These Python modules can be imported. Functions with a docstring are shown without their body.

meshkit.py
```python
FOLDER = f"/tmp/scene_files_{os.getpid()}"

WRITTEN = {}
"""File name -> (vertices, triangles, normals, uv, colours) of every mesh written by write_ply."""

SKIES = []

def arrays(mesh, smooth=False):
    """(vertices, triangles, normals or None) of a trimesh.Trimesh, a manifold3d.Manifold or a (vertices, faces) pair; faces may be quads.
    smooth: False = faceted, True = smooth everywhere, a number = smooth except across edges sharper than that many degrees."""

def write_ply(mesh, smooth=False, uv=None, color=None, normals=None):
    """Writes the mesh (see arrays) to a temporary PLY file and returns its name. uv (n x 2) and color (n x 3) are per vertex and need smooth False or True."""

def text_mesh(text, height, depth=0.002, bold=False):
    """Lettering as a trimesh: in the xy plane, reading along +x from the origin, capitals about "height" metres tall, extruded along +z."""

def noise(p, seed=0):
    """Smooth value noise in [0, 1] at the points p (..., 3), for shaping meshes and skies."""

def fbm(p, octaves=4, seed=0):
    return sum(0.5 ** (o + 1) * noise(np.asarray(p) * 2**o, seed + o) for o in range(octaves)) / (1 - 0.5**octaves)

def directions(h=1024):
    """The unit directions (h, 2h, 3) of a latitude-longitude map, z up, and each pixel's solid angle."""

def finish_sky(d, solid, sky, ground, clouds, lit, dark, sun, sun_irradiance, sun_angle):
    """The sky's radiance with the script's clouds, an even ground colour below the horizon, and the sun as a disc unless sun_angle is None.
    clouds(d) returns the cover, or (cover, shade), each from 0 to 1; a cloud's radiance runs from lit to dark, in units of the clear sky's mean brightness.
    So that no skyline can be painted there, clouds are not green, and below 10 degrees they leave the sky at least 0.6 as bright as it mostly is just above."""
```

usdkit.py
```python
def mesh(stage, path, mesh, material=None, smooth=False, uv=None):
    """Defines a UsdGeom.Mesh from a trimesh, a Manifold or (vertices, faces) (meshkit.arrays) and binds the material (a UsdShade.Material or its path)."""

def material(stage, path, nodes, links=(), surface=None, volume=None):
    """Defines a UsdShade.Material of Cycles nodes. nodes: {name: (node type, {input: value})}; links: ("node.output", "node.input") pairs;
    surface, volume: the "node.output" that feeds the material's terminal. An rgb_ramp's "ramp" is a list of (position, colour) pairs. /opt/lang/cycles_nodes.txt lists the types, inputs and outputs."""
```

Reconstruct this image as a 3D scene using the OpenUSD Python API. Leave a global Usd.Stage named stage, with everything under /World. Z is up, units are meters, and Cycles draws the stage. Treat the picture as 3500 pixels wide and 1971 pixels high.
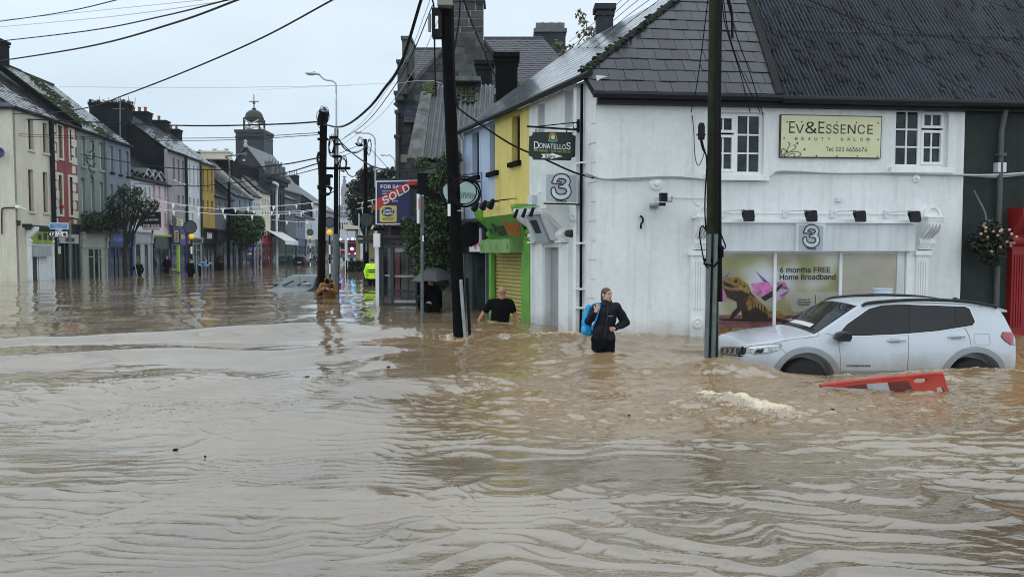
import math,random
import numpy as np,trimesh,usdkit,meshkit
import shapely,shapely.geometry as sg,shapely.affinity as sa
from shapely.ops import unary_union
from manifold3d import Manifold
from pxr import Usd,UsdGeom,UsdLux,UsdShade,Gf,Sdf

rng = random.Random(7)
stage = Usd.Stage.CreateInMemory()
UsdGeom.SetStageUpAxis(stage,'Z'); UsdGeom.SetStageMetersPerUnit(stage,1.0)
UsdGeom.Xform.Define(stage,'/World'); UsdGeom.Scope.Define(stage,'/World/Looks')
T = Sdf.ValueTypeNames

# ---------------------------------------------------------------- camera, sky, sun, exposure
F = 2581.0; CX,CY,HOR = 1750.0,985.5,864.0      # focal length, centre and horizon row of the photograph in its own pixels
CAMZ = 1.58
PITCH = math.atan((CY-HOR)/F)
cam = UsdGeom.Camera.Define(stage,'/World/camera')
cam.CreateHorizontalApertureAttr(36.0); cam.CreateVerticalApertureAttr(36.0*576/1024)
cam.CreateFocalLengthAttr(36.0*F/3500.0); cam.CreateClippingRangeAttr(Gf.Vec2f(0.1,5000))
cam.AddTranslateOp().Set(Gf.Vec3d(0,0,CAMZ)); cam.AddRotateXOp().Set(90-math.degrees(PITCH))
cam.GetExposureAttr().Set(0.34)

SUN_EL,SUN_AZ = math.radians(52),math.radians(200)   # diffuse sun behind the photographer
def sky():
    d = UsdLux.DomeLight.Define(stage,'/World/sky')
    d.GetPrim().SetCustomDataByKey('kind','structure'); d.GetPrim().SetCustomDataByKey('label','even pale grey blue overcast sky'); d.GetPrim().SetCustomDataByKey('category','sky')
    m = usdkit.material(stage,'/World/Looks/sky_overcast',{
        'tc': ('geometry',{}),
        'neg': ('vector_math',{'math_type': 'scale','scale':-1.0}),
        'sky': ('sky_texture',{'sky_type': 'single_scattering','sun_disc': False,'sun_elevation': SUN_EL,'sun_rotation': SUN_AZ}),
        'sep': ('separate_xyz',{}),
        'lift': ('rgb_ramp',{'ramp': [(0.0,(5.8,6.8,7.5)),(0.12,(5.7,6.8,7.7)),(0.35,(6.5,7.5,8.3)),(1.0,(9.3,10.0,10.6))]}),
        'mp': ('mapping',{'scale': (1.6,1.6,5.0)}),
        'n': ('noise_texture',{'scale': 1.6,'detail': 4.0,'roughness': 0.5}),
        'cov': ('map_range',{'from_min': 0.3,'from_max': 0.7,'to_min': 0.93,'to_max': 1.0}),
        'shade': ('map_range',{'from_min': 0.3,'from_max': 0.7,'to_min': 0.93,'to_max': 1.06}),
        'cl': ('vector_math',{'math_type': 'scale'}),
        'mix': ('mix_color',{'use_clamp': False}),
        'bg': ('background_shader',{'strength': 0.1})},
        [('tc.position','neg.vector1'),('tc.position','sep.vector'),('sep.z','lift.fac'),('tc.position','mp.vector'),('mp.vector','n.vector'),
         ('n.fac','cov.value'),('n.fac','shade.value'),('lift.color','cl.vector1'),('shade.result','cl.scale'),
         ('cov.result','mix.fac'),('sky.color','mix.a'),('cl.vector','mix.b'),('mix.result','bg.color')],surface='bg.background')
    UsdShade.MaterialBindingAPI.Apply(d.GetPrim()).Bind(m)
    s = UsdLux.DistantLight.Define(stage,'/World/sun')
    s.CreateNormalizeAttr(True); s.CreateIntensityAttr(0.13); s.CreateAngleAttr(160.0); s.CreateColorAttr(Gf.Vec3f(1.0,0.97,0.92))
    x,y,z = math.cos(SUN_EL)*math.sin(SUN_AZ),math.cos(SUN_EL)*math.cos(SUN_AZ),math.sin(SUN_EL)
    zax = Gf.Vec3d(x,y,z)
    s.AddOrientOp().Set(Gf.Quatf(Gf.Rotation(Gf.Vec3d(0,0,1),zax).GetQuat()))
sky()

# ---------------------------------------------------------------- photograph pixel -> ray, used to measure the place
def ray(px,py):
    a,b = (px-CX)/F,(CY-py)/F
    return np.array([a,math.cos(PITCH)+b*math.sin(PITCH),b*math.cos(PITCH)-math.sin(PITCH)])
def at(px,py,D):            # point at forward distance D
    r = ray(px,py); return np.array([0,0,CAMZ])+r*(D/r[1])
def ground(px,py,z=0.0):
    r = ray(px,py); return np.array([0,0,CAMZ])+r*((z-CAMZ)/r[2])
def mpp(D): return D/F      # metres per photograph pixel

# ---------------------------------------------------------------- things, parts, names
used,LOC = {},{}
def uniq(parent,name):
    k = (parent,name); c = used.get(k,0); used[k] = c+1
    return f'{parent}/{name}' if c == 0 else f'{parent}/{name}_{c:03d}'
def tag(prim,label=None,cat=None,group=None,kind=None):
    for k,v in (('label',label),('category',cat),('group',group),('kind',kind)):
        if v: prim.SetCustomDataByKey(k,v)
def thing(name,label,cat,loc=(0,0,0),group=None,kind=None):
    p = uniq('/World',name); x = UsdGeom.Xform.Define(stage,p)
    loc = np.array(loc,float); x.AddTranslateOp().Set(Gf.Vec3d(*loc)); LOC[p] = loc
    tag(x.GetPrim(),label,cat,group,kind); return p
def part(parent,name,geo,mat,smooth=False,label=None,kind=None,uv=None):
    if isinstance(geo,MB): geo = geo.arrays()
    if geo is None: return None
    if hasattr(geo,'vertices'): v,f = np.array(geo.vertices,float),np.array(geo.faces)
    elif hasattr(geo,'to_mesh'):
        mm = geo.to_mesh(); v,f = np.array(mm.vert_properties[:,:3],float),np.array(mm.tri_verts)
    else: v,f = np.asarray(geo[0],float),np.asarray(geo[1])
    if len(f) == 0: return None
    loc = LOC.get(parent,np.zeros(3)); p = uniq(parent,name)
    usdkit.mesh(stage,p,(v-loc,f),M[mat] if isinstance(mat,str) else mat,smooth=smooth); LOC[p] = loc
    if label or kind: tag(stage.GetPrimAtPath(p),label,None,None,kind)
    return p
def single(name,geo,mat,label,cat,group=None,kind=None,smooth=False):
    p = part('/World',name,geo,mat,smooth); tag(stage.GetPrimAtPath(p),label,cat,group,kind); return p
LOC['/World'] = np.zeros(3)
def dup(src,name,loc,label,rz=0.0,group=None):
    was = stage.GetPrimAtPath(src); p = uniq('/World',name); x = UsdGeom.Xform.Define(stage,p)
    x.GetPrim().GetReferences().AddInternalReference(Sdf.Path(src)); x.GetPrim().SetInstanceable(True)
    x.ClearXformOpOrder(); x.AddTranslateOp(UsdGeom.XformOp.PrecisionDouble).Set(Gf.Vec3d(*[float(q) for q in loc]))
    if rz: x.AddRotateZOp().Set(float(rz))
    tag(x.GetPrim(),label,was.GetCustomDataByKey('category'),group or was.GetCustomDataByKey('group')); return p

# ---------------------------------------------------------------- mesh builder
def unit(v): v = np.asarray(v,float); return v/max(np.linalg.norm(v),1e-12)
class MB:
    def __init__(s): s.v,s.f,s.n = [],[],0
    def add(s,v,f):
        v = np.asarray(v,float).reshape(-1,3); f = np.asarray(f,int).reshape(-1,3)
        s.v.append(v); s.f.append(f+s.n); s.n += len(v); return s
    def mesh(s,m): return s.add(m.vertices,m.faces)
    def arrays(s): return (np.vstack(s.v),np.vstack(s.f)) if s.v else None
    def hexa(s,p):                        # 8 points: bottom ring 0-3, top ring 4-7
        return s.add(p,[[0,2,1],[0,3,2],[4,5,6],[4,6,7],[0,1,5],[0,5,4],[1,2,6],[1,6,5],[2,3,7],[2,7,6],[3,0,4],[3,4,7]])
    def box(s,c,size,rz=0.0,R=None):
        h = np.array(size)/2; q = np.array([[-1,-1,-1],[1,-1,-1],[1,1,-1],[-1,1,-1],[-1,-1,1],[1,-1,1],[1,1,1],[-1,1,1]])*h
        if R is not None: q = q @ np.asarray(R).T
        elif rz: a,b = math.cos(rz),math.sin(rz); q = q @ np.array([[a,-b,0],[b,a,0],[0,0,1]]).T
        return s.hexa(q+np.array(c))
    def prism(s,bottom,top):             # two rings of equal length (convex or fan-able)
        n = len(bottom); f = []
        for i in range(n):
            j = (i+1) % n; f += [[i,j,n+j],[i,n+j,n+i]]
        for i in range(1,n-1): f += [[0,i+1,i],[n,n+i,n+i+1]]
        return s.add(np.vstack([bottom,top]),f)
    def rings(s,rings,cap=True,closed=True):
        rings = [np.asarray(r,float) for r in rings]; n = len(rings[0]); f = []
        for k in range(len(rings)-1):
            for i in range(n if closed else n-1):
                a,b = k*n+i,k*n+(i+1) % n; f += [[a,b,b+n],[a,b+n,a+n]]
        v = np.vstack(rings)
        if cap and closed:
            c0,c1 = len(v),len(v)+1; v = np.vstack([v,rings[0].mean(0),rings[-1].mean(0)]); o = (len(rings)-1)*n
            for i in range(n): j = (i+1) % n; f += [[c0,j,i],[c1,o+i,o+j]]
        return s.add(v,f)
    def tube(s,pts,r,n=6,cap=True):
        pts = np.asarray(pts,float); k = len(pts); rr = np.broadcast_to(np.asarray(r,float),(k,))
        tan = np.gradient(pts,axis=0); tan /= np.maximum(np.linalg.norm(tan,axis=1,keepdims=True),1e-9)
        up = np.array([0,0,1.0]) if abs(tan[:,2]).mean() < 0.8 else np.array([0,1.0,0]); rings = []
        a = np.arange(n)*2*math.pi/n
        for i in range(k):
            x = unit(np.cross(tan[i],up)); y = np.cross(tan[i],x)      # orientation: ring runs clockwise seen along tan -> outward faces
            rings.append(pts[i]+rr[i]*(np.outer(np.cos(a),y)+np.outer(np.sin(a),x))[::-1])
        return s.rings(rings,cap)
    def lathe(s,prof,c=(0,0,0),n=16,axis=(0,0,1)):      # prof: (radius, height)
        axis = unit(axis); x = unit(np.cross(axis,[0,1,0] if abs(axis[1]) < .9 else [1,0,0])); y = np.cross(axis,x)
        a = np.arange(n)*2*math.pi/n
        return s.rings([np.array(c)+h*axis+max(r,1e-4)*(np.outer(np.cos(a),x)+np.outer(np.sin(a),y)) for r,h in prof])
    def ball(s,c,r,sub=2):
        m = trimesh.creation.icosphere(sub); return s.add(m.vertices*np.broadcast_to(np.asarray(r,float),(3,))+np.array(c),m.faces)
def spline(pts,m=6):
    pts = np.asarray(pts,float); k = len(pts)
    if k < 3: return np.array([pts[0]+(pts[-1]-pts[0])*t for t in np.linspace(0,1,m+1)])
    P = np.vstack([2*pts[0]-pts[1],pts,2*pts[-1]-pts[-2]]); out = []
    for i in range(1,k):
        p0,p1,p2,p3 = P[i-1],P[i],P[i+1],P[i+2]
        for t in np.arange(m)/m:
            out.append(.5*(2*p1+(p2-p0)*t+(2*p0-5*p1+4*p2-p3)*t*t+(3*p1-p0-3*p2+p3)*t ** 3))
    return np.array(out+[pts[-1]])

# ---------------------------------------------------------------- vertical frames (a wall line): u along it, n out of it, z up
class Fr:
    def __init__(s,O,d,side=1):
        s.O = np.array([O[0],O[1],0.0]); d = unit(np.array([d[0],d[1],0.0])); s.d = d; s.nn = side*np.array([d[1],-d[0],0.0])
    def P(s,u,n,z): return s.O+u*s.d+n*s.nn+np.array([0,0,z])
    def hit(s,px,py,n=0.0):
        r = ray(px,py); o = np.array([0,0,CAMZ]); q = s.O+n*s.nn
        t = np.dot(q-o,s.nn)/np.dot(r,s.nn); w = o+t*r-s.O
        return float(np.dot(w,s.d)),float(w[2])
    def rect(s,x0,y0,x1,y1,n=0.0):      # pixel box -> (u0, u1, z0, z1)
        xm,ym = (x0+x1)/2,(y0+y1)/2
        ua,ub = s.hit(x0,ym,n)[0],s.hit(x1,ym,n)[0]; zt,zb = s.hit(xm,y0,n)[1],s.hit(xm,y1,n)[1]
        return min(ua,ub),max(ua,ub),zb,zt
    def box(s,mb,u0,u1,n0,n1,z0,z1):
        q = [s.P(u,n,z) for z in (z0,z1) for u,n in ((u0,n0),(u1,n0),(u1,n1),(u0,n1))]
        mb.hexa(s._o(q)); return mb
    def _o(s,q):
        q = np.array(q); a,b,c = q[1]-q[0],q[3]-q[0],q[4]-q[0]
        return q if np.dot(np.cross(a,b),c) > 0 else q[[0,3,2,1,4,7,6,5]]
    def poly(s,mb,shape,n0,n1):          # shapely polygon(s) in (u, z), extruded from n0 to n1
        for g in getattr(shape,'geoms',[shape]):
            if g.is_empty or g.geom_type != 'Polygon' or g.area < 1e-8: continue
            m = trimesh.creation.extrude_polygon(g,n1-n0,engine='earcut'); v = np.array(m.vertices)
            w = s.O+np.outer(v[:,0],s.d)+np.outer(v[:,2]+n0,s.nn)+np.outer(v[:,1],[0,0,1.0])
            f = np.array(m.faces)
            if np.dot(np.cross(s.d,[0,0,1.0]),s.nn) < 0: f = f[:,::-1]
            mb.add(w,f)
        return mb
    def pxpoly(s,pts,n=0.0): return sg.Polygon([s.hit(x,y,n) for x,y in pts])
    def text(s,parent,name,string,x0,x1,ybase,ytop,n,mat,bold=False,depth=.004,label=None):   # lettering in a pixel box
        u0,zb = s.hit(x0,ybase,n); u1,_ = s.hit(x1,ybase,n); _,zt = s.hit((x0+x1)/2,ytop,n); _,zb2 = s.hit((x0+x1)/2,ybase,n)
        m = meshkit.text_mesh(string,1.0,1.0,bold); v = np.array(m.vertices)
        w = v[:,0].max()-v[:,0].min(); h = zt-zb2
        uu = u0+(v[:,0]-v[:,0].min())/w*(u1-u0); zz = zb2+v[:,1]*h
        nz = n+v[:,2]*depth
        f = np.array(m.faces)
        W = s.O+np.outer(uu,s.d)+np.outer(nz,s.nn)+np.outer(zz,[0,0,1.0])
        if np.dot(np.cross((u1-u0)*s.d,[0,0,1.0]),s.nn) < 0: f = f[:,::-1]
        return part(parent,name,(W,f),mat,label=label)
def plane_frame(o,e,up):                    # sloping plane: origin, along, up the slope; returns basis
    e = unit(e); up = unit(up-np.dot(up,e)*e); return np.array(o,float),e,up,np.cross(e,up)
def plane_hit(o,nrm,px,py):
    r = ray(px,py); c = np.array([0,0,CAMZ]); return c+r*(np.dot(o-c,nrm)/np.dot(r,nrm))
# ---------------------------------------------------------------- materials
M = {}
def mat(name,col,rough=.6,var=.2,scale=2.0,col2=None,bump=0.0,bscale=40.0,streak=0.0,metal=0.0,spec=.5,fine=0.0,isl=0.0,emit=None,coat=0.0,streak_col=None,dist=.01,ior=1.5,mud=None):
    """colour with uneven tone, fine grain, rain streaks and relief, all from position in the place"""
    c1 = tuple(min(1,c*(1-var)) for c in col); c2 = col2 or tuple(min(1,c*(1+var)) for c in col)
    N = {'g': ('geometry',{}),'n1': ('noise_texture',{'scale': scale,'detail': 5.0,'roughness': .6}),
         'r1': ('map_range',{'from_min': .32,'from_max': .68,'clamp': True}),
         'm1': ('mix_color',{'a': c1,'b': c2}),'p': ('principled_bsdf',{'roughness': rough,'metallic': metal,'specular_ior_level': spec,'coat_weight': coat,'ior': ior})}
    L = [('g.position','n1.vector'),('n1.fac','r1.value'),('r1.result','m1.fac')]; out = 'm1.result'
    if fine:
        N['n2'] = ('noise_texture',{'scale': scale*17,'detail': 3.0}); N['r2'] = ('map_range',{'from_min': .3,'from_max': .7,'to_min': 1-fine,'to_max': 1+fine}); N['m2'] = ('vector_math',{'math_type': 'scale'})
        L += [('g.position','n2.vector'),('n2.fac','r2.value'),(out,'m2.vector1'),('r2.result','m2.scale')]; out = 'm2.vector'
    if streak:
        N['mp'] = ('mapping',{'scale': (5.0,5.0,.35)}); N['n3'] = ('noise_texture',{'scale': 1.6,'detail': 5.0,'roughness': .65})
        N['r3'] = ('map_range',{'from_min': .5,'from_max': .78,'to_min': 0.0,'to_max': streak,'clamp': True}); N['m3'] = ('mix_color',{'b': streak_col or tuple(c*.25 for c in col)})
        L += [('g.position','mp.vector'),('mp.vector','n3.vector'),('n3.fac','r3.value'),('r3.result','m3.fac'),(out,'m3.a')]; out = 'm3.result'
    if isl:
        N['g2'] = ('geometry',{}); N['oi'] = ('object_info',{}); N['ad'] = ('math',{'math_type': 'add'}); N['fr'] = ('math',{'math_type': 'fraction'})
        N['r4'] = ('map_range',{'to_min': 1-isl,'to_max': 1+isl}); N['m4'] = ('vector_math',{'math_type': 'scale'})
        L += [('g2.random_per_island','ad.value1'),('oi.random','ad.value2'),('ad.value','fr.value1'),('fr.value','r4.value'),(out,'m4.vector1'),('r4.result','m4.scale')]; out = 'm4.vector'
    if mud:          # silt line left on things that stand in the flood: (height where it starts, height where it ends, strength)
        N['sz'] = ('separate_xyz',{}); N['nm'] = ('noise_texture',{'scale': 3.0,'detail': 5.0,'roughness': .65}); N['am'] = ('math',{'math_type': 'multiply_add','value2': .5}); N['rm'] = ('map_range',{'from_min': mud[0]+.25,'from_max': mud[1]+.25,'to_min': mud[2],'to_max': 0.0,'clamp': True}); N['mm'] = ('mix_color',{'b': (.22,.17,.11)})
        L += [('g.position','sz.vector'),('g.position','nm.vector'),('nm.fac','am.value1'),('sz.z','am.value3'),('am.value','rm.value'),('rm.result','mm.fac'),(out,'mm.a')]; out = 'mm.result'
    L.append((out,'p.base_color'))
    if bump:
        N['nb'] = ('noise_texture',{'scale': bscale,'detail': 4.0}); N['b'] = ('bump',{'strength': bump,'distance': dist})
        L += [('g.position','nb.vector'),('nb.fac','b.height'),('b.normal','p.normal')]
    if emit: N['p'][1].update({'emission_color': emit[0],'emission_strength': emit[1]})
    M[name] = usdkit.material(stage,'/World/Looks/'+name,N,L,surface='p.BSDF'); return M[name]

mat('white_render',(.78,.80,.80),.75,.0,.55,col2=(.66,.69,.68),bump=.3,bscale=5,streak=.42,streak_col=(.40,.41,.37),fine=.04,dist=.02,mud=(-.25,.35,.75))
mat('white_paint',(.78,.80,.80),.45,.08,2,mud=(-.25,.3,.6),streak=.35,streak_col=(.45,.44,.4),bump=.1)
mat('white_dull',(.62,.65,.66),.6,.08,2,streak=.3)
mat('white_clean',(.82,.83,.83),.35,.03)
mat('upvc',(.78,.80,.80),.3,.04,3)
mat('cream_render',(.60,.57,.46),.8,.08,.8,bump=.3,bscale=14,streak=.35,fine=.07)
mat('red_render',(.22,.045,.05),.75,.2,1.2,streak=.25,streak_col=(.34,.16,.16),fine=.1,bump=.2)
mat('sage_render',(.19,.22,.21),.8,.08,.9,streak=.35,fine=.06,bump=.2)
mat('slateblue_render',(.15,.18,.225),.8,.08,.9,streak=.3,fine=.06,bump=.2)
mat('lilac_render',(.29,.27,.285),.8,.1,1,streak=.4,fine=.06)
mat('pink_render',(.58,.48,.50),.8,.08,1,streak=.3,fine=.06)
mat('palegrey_render',(.52,.56,.58),.8,.1,1,streak=.35,fine=.06)
mat('ochre_render',(.38,.25,.05),.8,.15,1,streak=.45,fine=.06)
mat('grey_render',(.10,.11,.12),.85,.15,1,streak=.4,fine=.08,bump=.2)
mat('dark_gable',(.010,.012,.014),.9,.4,.6,streak=.3,streak_col=(.03,.032,.034),fine=.1,bump=.3,spec=.15)
mat('mid_gable',(.04,.045,.055),.85,.3,.8,streak=.3,fine=.1,spec=.2)
mat('lightblue_render',(.42,.52,.68),.8,.06,1,streak=.4,fine=.04,bump=.2)
mat('yellow_render',(.66,.56,.17),.8,.06,1,streak=.4,streak_col=(.3,.24,.08),fine=.04,bump=.2)
mat('darkgreen_render',(.030,.038,.035),.85,.2,1,spec=.2,streak=.3,fine=.06,bump=.3)
mat('stone',(.05,.053,.055),.8,.45,2.5,fine=.2,isl=.5,bump=.5,bscale=9,dist=.03)
mat('stone_mortar',(.04,.041,.041),.9,.2,3)
mat('pale_mortar',(.5,.5,.47),.9,.1,3)
mat('pale_stone',(.28,.28,.22),.8,.2,3,fine=.15)
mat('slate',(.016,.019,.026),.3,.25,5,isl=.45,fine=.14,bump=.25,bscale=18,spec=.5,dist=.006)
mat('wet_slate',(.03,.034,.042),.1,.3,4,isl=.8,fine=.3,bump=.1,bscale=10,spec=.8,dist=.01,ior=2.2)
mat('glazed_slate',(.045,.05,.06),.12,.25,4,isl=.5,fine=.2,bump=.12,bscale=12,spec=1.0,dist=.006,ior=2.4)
mat('far_slate',(.035,.04,.05),.4,.3,2,isl=.6,fine=.3)
mat('mossy_slate',(.05,.055,.06),.22,.2,1.2,col2=(.03,.04,.01),isl=.9,fine=.4,spec=.8,ior=2.0)
mat('moss',(.035,.05,.012),.9,.5,4,fine=.3,bump=.8,bscale=30,dist=.03)
mat('corrugated',(.022,.028,.037),.42,.35,1.6,spec=.35,isl=.2,fine=.4,bump=.2,bscale=60)
mat('lichen',(.006,.0065,.006),.9,.4,8)
mat('zinc',(.09,.1,.105),.4,.25,3,streak=.5,streak_col=(.05,.05,.04),fine=.1)
mat('lichen_cap',(.2,.21,.21),.8,.25,3,col2=(.05,.055,.05),fine=.4)
mat('black_paint',(.005,.005,.006),.4,.2,3,spec=.2)
mat('black_matt',(.004,.004,.004),.9,.3,3,spec=.1)
mat('gutter',(.006,.007,.008),.5,.3,5,spec=.25)
mat('pole_wood',(.004,.004,.004),.85,.4,3,spec=.08,streak=.3,streak_col=(.012,.011,.01),bump=.6,bscale=30,dist=.015)
mat('pole_mossy',(.022,.030,.013),.85,.4,4,spec=.15,streak=.7,streak_col=(.006,.007,.005),bump=.6,bscale=35,dist=.015)
mat('galvanised',(.30,.33,.34),.4,.15,4,metal=.4,streak=.3,fine=.08)
mat('dull_steel',(.11,.135,.14),.5,.2,4,streak=.3,fine=.06)
mat('grey_cable',(.45,.46,.45),.6,.1,4)
mat('black_cable',(.004,.004,.004),.6,.1,4,spec=.15)
mat('lamp_grey',(.45,.48,.5),.4,.08,4)
mat('lens',(.3,.32,.33),.15,.08,4)
mat('terracotta',(.25,.075,.045),.8,.2,6)
mat('pot_grey',(.4,.41,.4),.6,.2,6)
mat('copper',(.025,.034,.028),.7,.4,3,fine=.2)
mat('bronze',(.03,.028,.02),.5,.2)
mat('timber_brown',(.045,.028,.018),.7,.2,6)
mat('glass',(.004,.005,.006),.04,.5,2,spec=.4)
mat('pane_grey',(.018,.026,.028),.06,.8,3,spec=.3)
mat('pale_glass',(.02,.035,.04),.05,.3,2,spec=.6)
mat('shop_glass',(.008,.013,.014),.06,.7,1.5,spec=.3)
mat('blind',(.2,.21,.2),.7,.2,3)
mat('brown_timber',(.17,.12,.06),.6,.2,3)
mat('cream_paint',(.56,.53,.42),.5,.05,3)
mat('lime_sign',(.26,.36,.02),.5,.3,2)
mat('green_paint',(.13,.36,.05),.45,.2,3,streak=.4,streak_col=(.06,.12,.03),fine=.05,bump=.15)
mat('green_dull',(.16,.29,.09),.5,.2,3,streak=.6,streak_col=(.09,.13,.06),fine=.06)
mat('green_sign',(.06,.20,.03),.4,.12,3,streak=.2)
mat('gold_shutter',(.50,.42,.15),.42,.15,3,streak=.5,streak_col=(.10,.075,.03),fine=.06,metal=.2)
mat('sign_red',(.55,.03,.025),.5,.06)
mat('sign_navy',(.012,.012,.10),.4,.1)
mat('sign_yellow',(.68,.56,.13),.5,.05)
mat('sign_cream',(.62,.62,.38),.45,.05,2,streak=.3,streak_col=(.42,.38,.22))
mat('sign_bluegrey',(.36,.42,.46),.35,.06)
mat('sign_green',(.003,.012,.009),.4,.1)
mat('sign_blue',(.05,.22,.48),.4,.08)
mat('sign_purple',(.05,.04,.14),.5,.1)
mat('sign_black',(.006,.006,.007),.4,.1)
mat('ink',(.01,.01,.011),.5,.1)
mat('ink_lime',(.35,.5,.05),.5,.1)
mat('ink_red',(.5,.07,.02),.5,.1)
mat('ink_pink',(.5,.05,.12),.5,.2)
mat('orange_ink',(.6,.28,.05),.5,.1)
mat('teal_ink',(.05,.25,.2),.5,.1)
mat('navy_paint',(.012,.014,.09),.35,.15)
mat('grey_paint',(.33,.35,.35),.5,.1,2,streak=.3)
mat('sage_paint',(.30,.33,.28),.5,.1,2,streak=.2)
mat('charcoal_paint',(.014,.015,.017),.5,.15)
mat('purple_paint',(.06,.035,.16),.4,.1)
mat('forest_paint',(.015,.05,.025),.4,.1)
mat('red_paint',(.24,.007,.006),.5,.15,2,streak=.4,streak_col=(.09,.003,.003))
mat('brown_paint',(.05,.025,.018),.5,.2)
mat('beacon_yellow',(.85,.52,.01),.35,.05,emit=((1,.6,.02),.25))
mat('foliage',(.03,.055,.014),.6,.4,3,isl=.6)
mat('foliage_dark',(.012,.024,.008),.65,.4,3,isl=.6)
mat('foliage_ivy',(.022,.042,.012),.4,.4,2,isl=.7,col2=(.042,.07,.018))
mat('foliage_autumn',(.11,.11,.035),.6,.4,3,isl=.5)
mat('bark',(.02,.017,.014),.85,.3,6)
mat('petal',(.6,.40,.25),.6,.1,isl=.5)
mat('petal_pink',(.5,.28,.36),.6,.1,isl=.4)
mat('skin',(.50,.30,.22),.5,.08,12)
mat('skin_tan',(.42,.22,.14),.5,.1,12)
mat('hair_brown',(.075,.045,.022),.5,.3,30)
mat('hair_grey',(.26,.185,.145),.7,.45,60)
mat('cloth_black',(.003,.003,.004),.8,.3,10,spec=.12,bump=.5,bscale=14,dist=.02)
mat('cloth_navy',(.004,.005,.009),.5,.5,9,spec=.2,bump=.7,bscale=12,dist=.03)
mat('cloth_blue',(.10,.20,.42),.6,.15,8,bump=.3,bscale=16)
mat('cloth_orange',(.22,.085,.008),.65,.2,8,bump=.3,bscale=16)
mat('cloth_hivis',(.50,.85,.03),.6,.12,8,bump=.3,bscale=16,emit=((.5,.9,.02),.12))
mat('cloth_red',(.12,.02,.02),.7,.2,8)
mat('cloth_grey',(.03,.034,.036),.8,.2,8)
mat('bag_blue',(.012,.30,.62),.5,.15,8,bump=.4,bscale=14)
mat('umbrella_cloth',(.022,.026,.034),.45,.2,4)
mat('lip',(.32,.10,.09),.5,.1)
mat('eye_white',(.7,.7,.68),.3,.05)
mat('car_silver',(.47,.52,.57),.22,.03,2,coat=.6,spec=.5,fine=.03,mud=(-.28,.05,.55))
mat('car_cladding',(.25,.28,.31),.42,.03,2,fine=.04,mud=(-.28,.10,.6))
mat('car_dark',(.02,.03,.036),.35,.1,2,coat=.2,spec=.35)
mat('car_black',(.006,.0065,.008),.35,.1,2,coat=.15,spec=.3)
mat('car_red',(.28,.015,.02),.25,.1,2,coat=.6)
mat('tyre',(.012,.012,.012),.8,.2)
mat('chrome',(.75,.77,.78),.12,.03,metal=1.0)
mat('headlamp',(.25,.28,.31),.08,.6,14,col2=(.6,.64,.68),coat=1.0)
mat('tail_red',(.22,.008,.012),.12,.5,14,coat=1.0)
mat('plate_white',(.75,.76,.74),.4,.05)
mat('barrier_red',(.44,.022,.012),.4,.2,4,fine=.08,mud=(-.3,.0,.35))
mat('barrier_dark',(.10,.016,.012),.45,.2,4)
mat('barrier_white',(.33,.35,.35),.4,.1,4)
mat('fire_red',(.22,.010,.012),.3,.2,2,coat=.5)
mat('blue_light',(.05,.12,1.0),.3,.05,emit=((.12,.22,1.0),14.0))
mat('cyan_light',(.05,.6,1.0),.3,.05,emit=((.1,.65,1.0),8.0))
mat('head_light',(1,.9,.75),.3,.05,emit=((1,.85,.6),6.0))
mat('foam',(.55,.46,.30),.6,.25,14,bump=.6,bscale=50)
mat('foam_brown',(.50,.36,.18),.5,.25,10,bump=.6,bscale=40)
mat('plastic_pale',(.55,.64,.72),.4,.05)
mat('plastic_white',(.78,.80,.82),.4,.05)
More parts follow.
